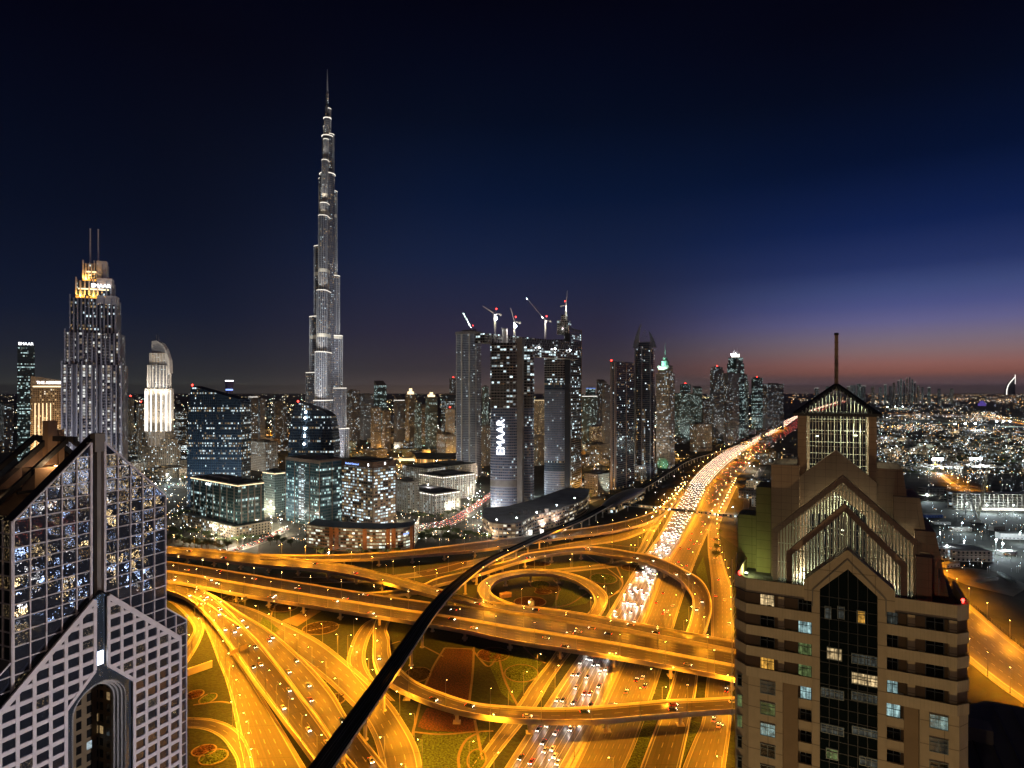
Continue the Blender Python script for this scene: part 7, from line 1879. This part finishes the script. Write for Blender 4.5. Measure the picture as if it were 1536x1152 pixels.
# ------------------------------------------------------------------ villas of the right-hand districts
vm = []
for s_ in range(6):
    rg = random.Random(50+s_); m = MB(); a, b, H = rg.uniform(12, 22), rg.uniform(10, 18), rg.uniform(6, 9)
    m.prism([(-a/2, -b/2), (a/2, -b/2), (a/2, b/2), (-a/2, b/2)], 0, H); m.prism([(-a/2, -b/2), (0, -b/2), (0, b/4), (-a/2, b/4)], H, H+3.2); m.prism([(a/2, -b/3), (a/2+5, -b/3), (a/2+5, b/4), (a/2, b/4)], 0, 3.4)
    P = [(-a/2-4, -b/2-5), (a/2+8, -b/2-5), (a/2+8, b/2+5), (-a/2-4, b/2+5)]
    for u, v in zip(P, P[1:]+P[:1]): m.bar((u[0], u[1], 1), (v[0], v[1], 1), .3, 2, 1)
    m.ball((-a/2-1.5, -b/2-3.5, 2.6), 2.0, 6, 4, 2); m.ball((a/2+5.5, b/2+2.5, 3), 2.4, 6, 4, 2)
    m.box(-a/2-2, -a/2-1.3, -b/2-.4, -b/2-.1, 2.6, 3.2, 3); m.box(a/4, a/4+.7, -b/2-.5, -b/2-.2, 2.6, 3.2, 3)
    vm.append(m.build('villa', [FS['lowb'], M['roofl'], M['leaf'], emit('porch_lamp_%d' % s_, [(1, .9, .7), (.7, .95, 1), (1, .6, .25)][s_ % 3], 9, 'NONE')]))
rg = random.Random(77); cnt = 0
for i in range(300):
    py = 640+(1-rg.random()**1.5)*70; px = rg.uniform(1310, 1560); p = G(px, py)
    s_ = i % 6
    if i < 6: c = vm[i]; c.location = p
    else: c = vm[s_].copy(); COL.objects.link(c); c.location = p
    c.rotation_euler = (0, 0, rg.uniform(0, 6.28)); c.scale = (1.2, 1.2, 1.1); tag(c, 'small flat-roofed villa among trees in the low districts behind the beige tower', 'villa', 'villas of the right-hand districts')
# ------------------------------------------------------------------ the carpet of far lights: lamps too many to count
def lights(n, x0, x1, y0, y1, cols, size, name, label, zr=(5, 11), seed=1, power=1.6, clump=0, hp=1.0):
    rg = random.Random(seed); m = MB(); cen = [(rg.uniform(x0, x1), y0+(y1-y0)*rg.random()**power) for _ in range(max(clump, 1))]
    for i in range(n):
        if clump and rg.random() < .6: cx, cy = rg.choice(cen); px, py = rg.gauss(cx, 9), rg.gauss(cy, (cy-CY)*.05)
        else: px, py = rg.uniform(x0, x1), y0+(y1-y0)*rg.random()**power
        py = max(py, 589.6); p = G(px, py); s_ = size*(p.y/2000)**.75*rg.uniform(.5, 1.5); z = rg.uniform(*zr); k = rg.choices(range(len(cols)), [c[2] for c in cols])[0]
        if p.y < 1800: m.bar((p.x, p.y, 0), (p.x, p.y, z-s_), .18, .18, len(cols))
        v = [(p.x+s_, p.y, z), (p.x, p.y+s_, z), (p.x-s_, p.y, z), (p.x, p.y-s_, z), (p.x, p.y, z+s_), (p.x, p.y, z-s_)]
        for a, b, c in ((0, 1, 4), (1, 2, 4), (2, 3, 4), (3, 0, 4), (1, 0, 5), (2, 1, 5), (3, 2, 5), (0, 3, 5)): m.face([v[a], v[b], v[c]], None, k)
    mats = [emit(name+'_%d' % i, c[0], c[1]*hp, 'NONE') for i, c in enumerate(cols)]+[M['steel']]
    tag(m.build(name, mats), label, 'city lights', kind='stuff')
CW = [((.8, .92, 1.0), 7, 5), ((1, .85, .6), 6, 4), ((1, .5, .12), 6, 5), ((.5, .6, 1), 5, .4), ((.5, 1, .7), 5, .5)]
lights(4200, 1312, 1620, 592, 720, CW, .62, 'district_lights', 'carpet of street and house lights behind the beige tower', seed=1, clump=60)
lights(420, 1180, 1620, 590.5, 606, [((1, .6, .25), 2.5, 5), ((1, .8, .6), 2.5, 3), ((1, .4, .1), 2, 3)], 2.0, 'horizon_lights', 'line of far lights along the right horizon', seed=2)
lights(2600, -20, 1130, 590.5, 645, [((1, .72, .35), 6, 5), ((1, .9, .75), 6, 3), ((.7, 1, .85), 5, 2)], 1.3, 'downtown_lights', 'far street lights behind the downtown towers', seed=3, power=1.0)
lights(2200, 190, 735, 635, 815, [((1, .8, .5), 7, 5), ((.9, .97, 1), 8, 4), ((1, .5, .15), 6, 3), ((.5, 1, .8), 5, .6)], .75, 'plaza_lights', 'small garden and shop lights between the downtown blocks', zr=(3, 6), seed=4, power=1.0)
lights(420, 866, 1200, 640, 760, [((1, .6, .2), 7, 5), ((1, .9, .75), 7, 3)], .7, 'roadside_lights', 'small lights along the blocks beside the far highway', zr=(4, 8), seed=5, power=.8)
lights(500, 1390, 1620, 700, 860, [((.75, .93, 1), 10, 5), ((1, .9, .7), 8, 3), ((1, .5, .15), 8, 1)], .5, 'site_lights', 'work lights scattered over the building site on the right', zr=(3, 7), seed=6, power=1.0)
for i, (px, py, w) in enumerate(((1462, 645, 46), (1352, 614, 34), (1515, 640, 30), (1411, 707, 16), (1470, 706, 20))):
    # floodlit sports grounds
    p = G(px, py); e = empty('sports_ground', p, .2, '%s floodlit ground from the left among the right-hand districts' % nth(1+[1411, 1352, 1462, 1470, 1515].index(px)), 'sports ground'); k = p.y/F*w/2
    m = MB(); m.face([(-k, -k*.8, .05), (k, -k*.8, .05), (k, k*.8, .05), (-k, k*.8, .05)]); m.build('pitch', M['lawn'], e)
    for sx_ in (-1, 0, 1):
        m = MB(); m.tube((sx_*k*.8, k*.7, 0), (sx_*k*.8, k*.7, 24), .5, .4, 6); m.box(sx_*k*.8-4, sx_*k*.8+4, k*.7-1, k*.7+.2, 24, 28, 1); m.build('floodlight_mast', [M['steel'], M['ledlamp']], e)
        l_ = bpy.data.lights.new('pitch_light', 'SPOT'); l_.energy = 1.1e5*(p.y/1000)**1.1; l_.color = (.85, .95, 1); l_.spot_size = 2.2; l_.shadow_soft_size = 2; lo = bpy.data.objects.new('pitch_light', l_); COL.objects.link(lo); lo.parent = e; lo.location = (sx_*k*.6, 0, 32)

# ------------------------------------------------------------------ building site on the right
e = empty('unfinished_building', G(1490, 766), math.radians(-4), 'long half-built concrete frame with open lit floors on the site at right', 'building frame'); k = e.location.y/F
m = MB(); L = 52*k
for z in range(0, 26, 4): m.box(-L, L*1.4, 0, 24, z, z+.45)
m.build('floor_slab', M['conc'], e); m = MB(); x = -L+.5
while x < L*1.4:
    for y in (.6, 12, 23): m.box(x-.3, x+.3, y-.3, y+.3, 0, 24.4)
    x += 6.5
m.build('column', M['conc'], e); m = MB(); m.box(-L, L*1.4, 20, 20.4, .5, 24); m.build('back_wall', facade('site_back', 6.5, 4, .1, .2, .45, (.12, .11, .1), warm=.4, power=.8), e)
m = MB(); m.box(-L*.3, L*1.3, -.3, .1, 1.0, 3.4); m.build('lit_hoarding', M['gloww'], e)
e = empty('unfinished_building', G(1400, 752), .05, 'smaller half-built frame just right of the beige tower crown', 'building frame'); m = MB()
for z in range(0, 22, 4): m.box(-14, 24, 0, 16, z, z+.5)
for x in range(-13, 25, 6): m.box(x-.3, x+.3, .3, .9, 0, 20.4)
m.build('floor_slab', M['conc'], e)
# curved two-storey site building
e = empty('curved_hall', G(1450, 842), .1, 'low curved white hall with dark openings on the building site', 'hall'); m = MB(); k = e.location.y/F
Pc = [(-36*k, 26), (-26*k, 8), (-10*k, 0), (8*k, -2), (24*k, -4), (36*k, -6)]; Pc = [(p.x, p.y) for p in catmull([Vector((x, y, 0)) for x, y in Pc], 4)]
m.prism(Pc+[(36*k, 22), (10*k, 34), (-20*k, 40)], 0, 11); m.build('building_body', [FS['white'], M['roofl']], e)
m = MB()
for z in (5.4, 11):
    for a, b in zip(Pc[:-1], Pc[1:]): m.bar((a[0], a[1]-.3, z), (b[0], b[1]-.3, z), .8, .7)
m.build('cornice', M['white'], e)
sheet('sand', [(1405, 858), (1440, 850), (1500, 858), (1545, 880), (1520, 895), (1450, 878)], plain('pale_sand', (.3, .26, .2), .9, .2, .1))
def cabin(px, py, w, d, h, mat, label, rz=0.0):
    e = empty('site_cabin', G(px, py), rz, label, 'site cabin'); m = MB(); m.box(-w/2, w/2, -d/2, d/2, 0, h); 
    m.build('cabin_body', M[mat] if mat in M else mat, e); m = MB(); m.box(-w/2-.3, w/2+.3, -d/2-.3, d/2+.3, h, h+.25); m.build('roof', M['roofl'], e)
    m = MB()
    for i in range(max(2, int(w/4))): x = -w/2+w*(i+.5)/max(2, int(w/4)); m.box(x-.6, x+.6, -d/2-.06, -d/2-.01, 1, 2.1)
    m.build('window', M['cglass'], e)
bl = plain('blue_cabin_paint', (.03, .08, .3), .5, .1, .4)
cabin(1398, 776, 26, 8, 4, bl, 'blue site cabins near the beige tower crown', .1); cabin(1412, 786, 20, 6, 3, 'white', 'white cabin row below the blue cabins', -.1); cabin(1520, 808, 34, 10, 7, 'white', 'white flat hall at the right edge of the building site', -.15); cabin(1510, 832, 18, 8, 4, 'white', 'white cabin behind the brightest work light', .2)
cabin(1495, 795, 20, 7, 5, 'concd', 'grey site cabin below the crawler crane', .3); cabin(1440, 796, 24, 8, 4, 'concd', 'grey round-roofed shed in front of the crawler crane', .0); cabin(1425, 850, 18, 7, 4, 'white', 'small white shed at the near corner of the site', .3)
# crawler crane with a lattice boom, and a smaller one
def lattice(m, a, b, w, n):
    a = Vector(a); b = Vector(b)
    for sx_ in (-1, 1):
        for sy_ in (-1, 1): m.bar(a+Vector((sx_*w*.3, sy_*w*.3, 0)), b+Vector((sx_*w*.5, sy_*w*.5, 0)), .3)
    for i in range(n):
        p, q = a.lerp(b, i/n), a.lerp(b, (i+1)/n); s_ = 1 if i % 2 else -1
        m.bar(p+Vector((-s_*w*.45, -w*.45, 0)), q+Vector((s_*w*.45, -w*.45, 0)), .2); m.bar(p+Vector((w*.45, -s_*w*.45, 0)), q+Vector((w*.45, s_*w*.45, 0)), .2)
e = empty('crawler_crane', G(1466, 785), 0, 'large crawler crane with a leaning lattice boom on the building site', 'crawler crane'); Yc = e.location.y; k = Yc/F; zc = lambda y: HC-(y-CY)*k
m = MB(); lattice(m, (0, 0, 3), ((1478-1466)*k, 0, zc(718)), 3, 14); lattice(m, ((1478-1466)*k, 0, zc(718)), ((1489-1466)*k, 0, zc(673)), 3.6, 10); m.build('boom', plain('pale_yellow_boom', (.5, .46, .3), .6, .1, .3), e)
m = MB(); lattice(m, (0, 0, 3), ((1452-1466)*k, 0, zc(735)), 2, 10); m.bar(((1452-1466)*k, 0, zc(735)), ((1489-1466)*k, 0, zc(673)), .15); m.build('back_mast', M['steel'], e)
m = MB(); m.box(-6, 6, -4, -1.5, 0, 1.6); m.box(-6, 6, 1.5, 4, 0, 1.6); m.build('crawler_track', M['dark'], e); m = MB(); m.box(-7, 4, -2.4, 2.4, 1.7, 4.6); m.box(-9, -6, -3, 3, 1.7, 5); m.build('crane_house', M['conc'], e)
m = MB(); m.bar(((1489-1466)*k, 0, zc(673)), ((1489-1466)*k, 0, zc(760)), .12); m.build('hoist_rope', M['dark'], e)
e = empty('tower_crane', G(1448, 770), 0, 'small tower crane left of the crawler crane', 'tower crane'); m = MB(); lattice(m, (0, 0, 0), (0, 0, 38), 2, 12); m.build('mast', M['steel'], e); m = MB(); lattice(m, (-18, 0, 38), (16, 0, 38.5), 1.4, 10) if False else m.bar((-22, 0, 38), (18, 0, 38), .8); m.bar((-18, 0, 38), (0, 0, 44), .2); m.bar((14, 0, 38), (0, 0, 44), .2); m.build('jib', M['steel'], e)
for i, (px, py, pw) in enumerate(((1504, 832, 1.2e5), (1494, 826, 9e4), (1446, 828, 7e4), (1420, 835, 6e4), (1443, 799, 7e4), (1390, 752, 9e4), (1520, 770, 1.6e5), (1480, 770, 1.6e5), (1450, 768, 9e4), (1410, 815, 5e4), (1530, 815, 6e4))):
    e = empty('floodlight_mast', G(px, py), 0, '%s work floodlight on the building site, counting from the brightest near the white cabin' % nth(i+1), 'floodlight', 'work floodlights on the building site')
    m = MB(); m.tube((0, 0, 0), (0, 0, 12), .2, .15, 6); m.build('mast', M['steel'], e); m = MB(); m.ball((0, -.3, 12.3), .8 if i < 2 else .5, 8, 6); m.build('lamp_head', M['ledlamp'], e)
    lo = bpy.data.objects.new('work_light', omni('work_light', (.8, .95, 1), pw*.5)); COL.objects.link(lo); lo.parent = e; lo.location = (0, -.3, 11)
# lattice debris and hoarding beside the road at the lower right
for i, (px, py, ln, lab) in enumerate(((1480, 872, 26, 'pile of steel lattice sections at the near edge of the site'), (1510, 868, 30, 'second stack of dark lattice sections, right of the pale pile'))):
    e = empty('lattice_stack', G(px, py), .3+i, lab, 'steel sections'); m = MB(); lattice(m, (-ln/2, 0, 1.5), (ln/2, 0, 1.5), 2.4, 10)
    for s_ in (-1, 1):
        for i_ in range(6): m.bar((-ln/2+i_*ln/6, s_*1.2, .4), (-ln/2+(i_+1)*ln/6, s_*1.2, 2.8), .2)
        m.bar((-ln/2, s_*1.2, .4), (ln/2, s_*1.2, .4), .3); m.bar((-ln/2, s_*1.2, 2.8), (ln/2, s_*1.2, 2.8), .3)
    m.build('lattice_section', M['steel'] if i == 0 else M['dark'], e)
fe = empty('site_fence', G(1421, 876), 0, 'dark mesh fence between the orange road and the building site', 'fence'); o = fe.location; m = MB(); a, b = G(1415, 872)-o, G(1560, 995)-o; n = 40
for i in range(n+1): p = a.lerp(b, i/n); m.bar(p, p+Vector((0, 0, 2.6)), .2)
for z in (.4, 1.4, 2.5): m.bar(a+Vector((0, 0, z)), b+Vector((0, 0, z)), .12)
m.build('fence_panel', M['dark'], fe)
# pump house with a lamp in the loop garden
e = empty('pump_house', G(797, 908), .3, 'small white pump house with roof lamps in the loop garden', 'pump house'); m = MB(); m.box(-2, 2, -2, 2, 0, 4); m.build('wall', M['white'], e); m = MB(); m.tube((0, 0, 4), (0, 0, 6), 1.8, .3, 8); m.build('roof', M['conc'], e); m = MB(); m.ball((-2.6, -2, 3.6), .5, 8, 6); m.build('wall_lamp', M['sodium'], e)
e = empty('garden_pavilion', G(758, 895), .5, 'low pale pavilion roof in the loop garden', 'pavilion'); m = MB(); m.prism([(-5, -3), (4, -4), (6, 0), (3, 4), (-4, 3)], 0, 3, 0, 0); m.build('pavilion_body', plain('sand_pavilion', (.4, .26, .15), .8, .1, .4), e)

# lights off to the right and behind, which the glass tower mirrors
mb = MB(); rg = random.Random(99)
for i in range(1500):
    x = 140+1500*rg.random(); y = rg.uniform(-60, 560) if x > 400 else rg.uniform(-100, 330); 
    if 0 < x-62 < 60 and 60 < y < 150: continue
    s_ = rg.choice((.5, .7, 1.0, 1.4, 2.4)); z = rg.uniform(4, 9)*(1 if rg.random() < .8 else 4); k = rg.choice((0, 0, 1, 1, 2)) if not (560 < x < 700 and 60 < y < 330) else 3
    if (x/y if y > 1 else 9) < .86 and y > 0: continue
    v = [(x+s_, y, z), (x, y+s_, z), (x-s_, y, z), (x, y-s_, z), (x, y, z+s_), (x, y, z-s_)]
    for a, b, c in ((0, 1, 4), (1, 2, 4), (2, 3, 4), (3, 0, 4), (1, 0, 5), (2, 1, 5), (3, 2, 5), (0, 3, 5)): mb.face([v[a], v[b], v[c]], None, k)
tag(mb.build('quarter_lights', [emit('quarter_0', (1, .6, .2), 26, 'NONE'), emit('quarter_1', (.75, .88, 1), 20, 'NONE'), emit('quarter_2', (1, .85, .6), 26, 'NONE'), emit('quarter_3', (1, .15, .06), 5, 'NONE')]), 'street lights of the quarter right of the picture, seen mirrored in the glass tower', 'city lights', kind='stuff')

# ------------------------------------------------------------------ lamps and cars: the nearest 300 as objects, the rest as one mass
for k_ in range(46):      # added fill masts among the villas, lighting roofs and trees
    p = G(rg.uniform(1315, 1540), 622+90*rg.random()**1.3); LQ.append((p.length, PW, tuple(p), rg.uniform(0, 6), 'tall added white fill lamp among the villas behind the beige tower', 'added fill lamps among the villas', omni('villa_light', [(.8, .92, 1), (1, .8, .5), (.8, 1, .9)][k_ % 3], 1.8e4*(p.y/1000)**1.5), 14, False))
LQ.sort(key=lambda q: q[0])
def off_metro(q):
    v = Vector((q[2][0], q[2][1], 0)); return min((Vector((c.x, c.y, 0))-v).length for c in mc) > 10
DECKS = [RIBS[k_] for k_ in ('V1a', 'V1b', 'V2', 'V3', 'E', 'loop', 'S')]
def off_deck(q):
    x, y, z = q[2]
    if z > 3: return True
    for r in DECKS:
        for i in range(len(r.C)):
            c = r.C[i]
            if c.z > 5 and math.hypot(c.x-x, c.y-y) < (r.L[i]-r.R[i]).length/2+3.5: return False
    return True
LQ = [q for q in LQ if (q[0] > 900 or off_metro(q)) and off_deck(q)]; USED = set(); far_l = MB()
for i, (dist, proto, loc, rz, label, group, light, lh, dbl) in enumerate(LQ):
    R_ = Matrix.Rotation(rz, 4, 'Z')
    if i < 298:
        if proto.name in USED: c = copy_tree(proto, loc, rz)
        else: USED.add(proto.name); c = proto; c.location = loc; c.rotation_euler = (0, 0, rz)
        tag(c, label, 'street lamp', group)
        if light:
            lo = bpy.data.objects.new('lamp_light', light); COL.objects.link(lo); lo.parent = c; lo.location = (0 if dbl else 2.0, 0, lh-.05)
    else:
        p = Vector(loc); far_l.tube(p, p+Vector((0, 0, lh)), .16, .1, 5, 0, False)
        hd = R_ @ Vector((2.0, 0, lh+.1)); far_l.ball(p+hd, .45, 6, 4, 1 if proto is not PW else 2)
        if light: lo = bpy.data.objects.new('lamp_light', light); COL.objects.link(lo); hd.z = lh-.4; lo.location = p+hd
if far_l.v: tag(far_l.build('distant_lamps', [M['steel'], M['sodium'], M['ledlamp']]), 'street lamps too far to count among the distant blocks and roads', 'street lamps', kind='stuff')
CQ.sort(key=lambda q: q[0]); CU = set(); fc = MB()
for i, (dist, p, ang, w, near, beam, k) in enumerate(CQ):
    if i < 298:
        src = (CPN if near else CPF)[k]
        if src.name in CU: c = copy_tree(src, p, ang)
        else: CU.add(src.name); c = src; c.location = p; c.rotation_euler = (0, 0, ang)
        tag(c, '%s car, %s in the %s lane of the %s' % (PA[k][0], nth(w[0]), nth(w[1]), w[2]), 'car', 'cars on the roads')
        if beam:
            lo = bpy.data.objects.new('headlight_beam', L_car); COL.objects.link(lo); lo.parent = c; lo.location = (2.5, 0, .8); lo.rotation_euler = (0, math.radians(-86), 0)
    else:
        me = CPF[0].data; Mx = Matrix.Translation(p) @ Matrix.Rotation(ang, 4, 'Z')
        for pl_ in me.polygons: fc.face([Mx @ me.vertices[v].co for v in pl_.vertices], None, [0 if k % 2 else 5, 1, 2, 3, 4][pl_.material_index] if pl_.material_index == 0 else pl_.material_index)
if fc.v: tag(fc.build('distant_cars', [PA[0][1], M['cglass'], M['head'], M['tail'], M['tyre'], PA[1][1]]), 'queueing and moving cars too far away to tell apart', 'cars', kind='stuff')
for o in list(CPN)+list(CPF)+[P1, P2, PW]+TP:       # a model that was never placed
    if 'label' not in o.keys():
        for ch in list(o.children_recursive): bpy.data.objects.remove(ch)
        bpy.data.objects.remove(o)
N_ = bpy.data.materials.new('haze_air'); N_.use_nodes = True; t_ = N_.node_tree; t_.nodes.clear()
pv = t_.nodes.new('ShaderNodeVolumePrincipled'); ou = t_.nodes.new('ShaderNodeOutputMaterial'); t_.links.new(pv.outputs[0], ou.inputs['Volume'])
pv.inputs['Color'].default_value = (.8, .75, .72, 1); pv.inputs['Density'].default_value = HAZE; pv.inputs['Anisotropy'].default_value = .3
m = MB(); m.box(-60100, 60100, -3100, 70100, -1, 860); h_ = m.build('haze', N_); tag(h_, 'thin night haze over the city', 'haze', kind='stuff')
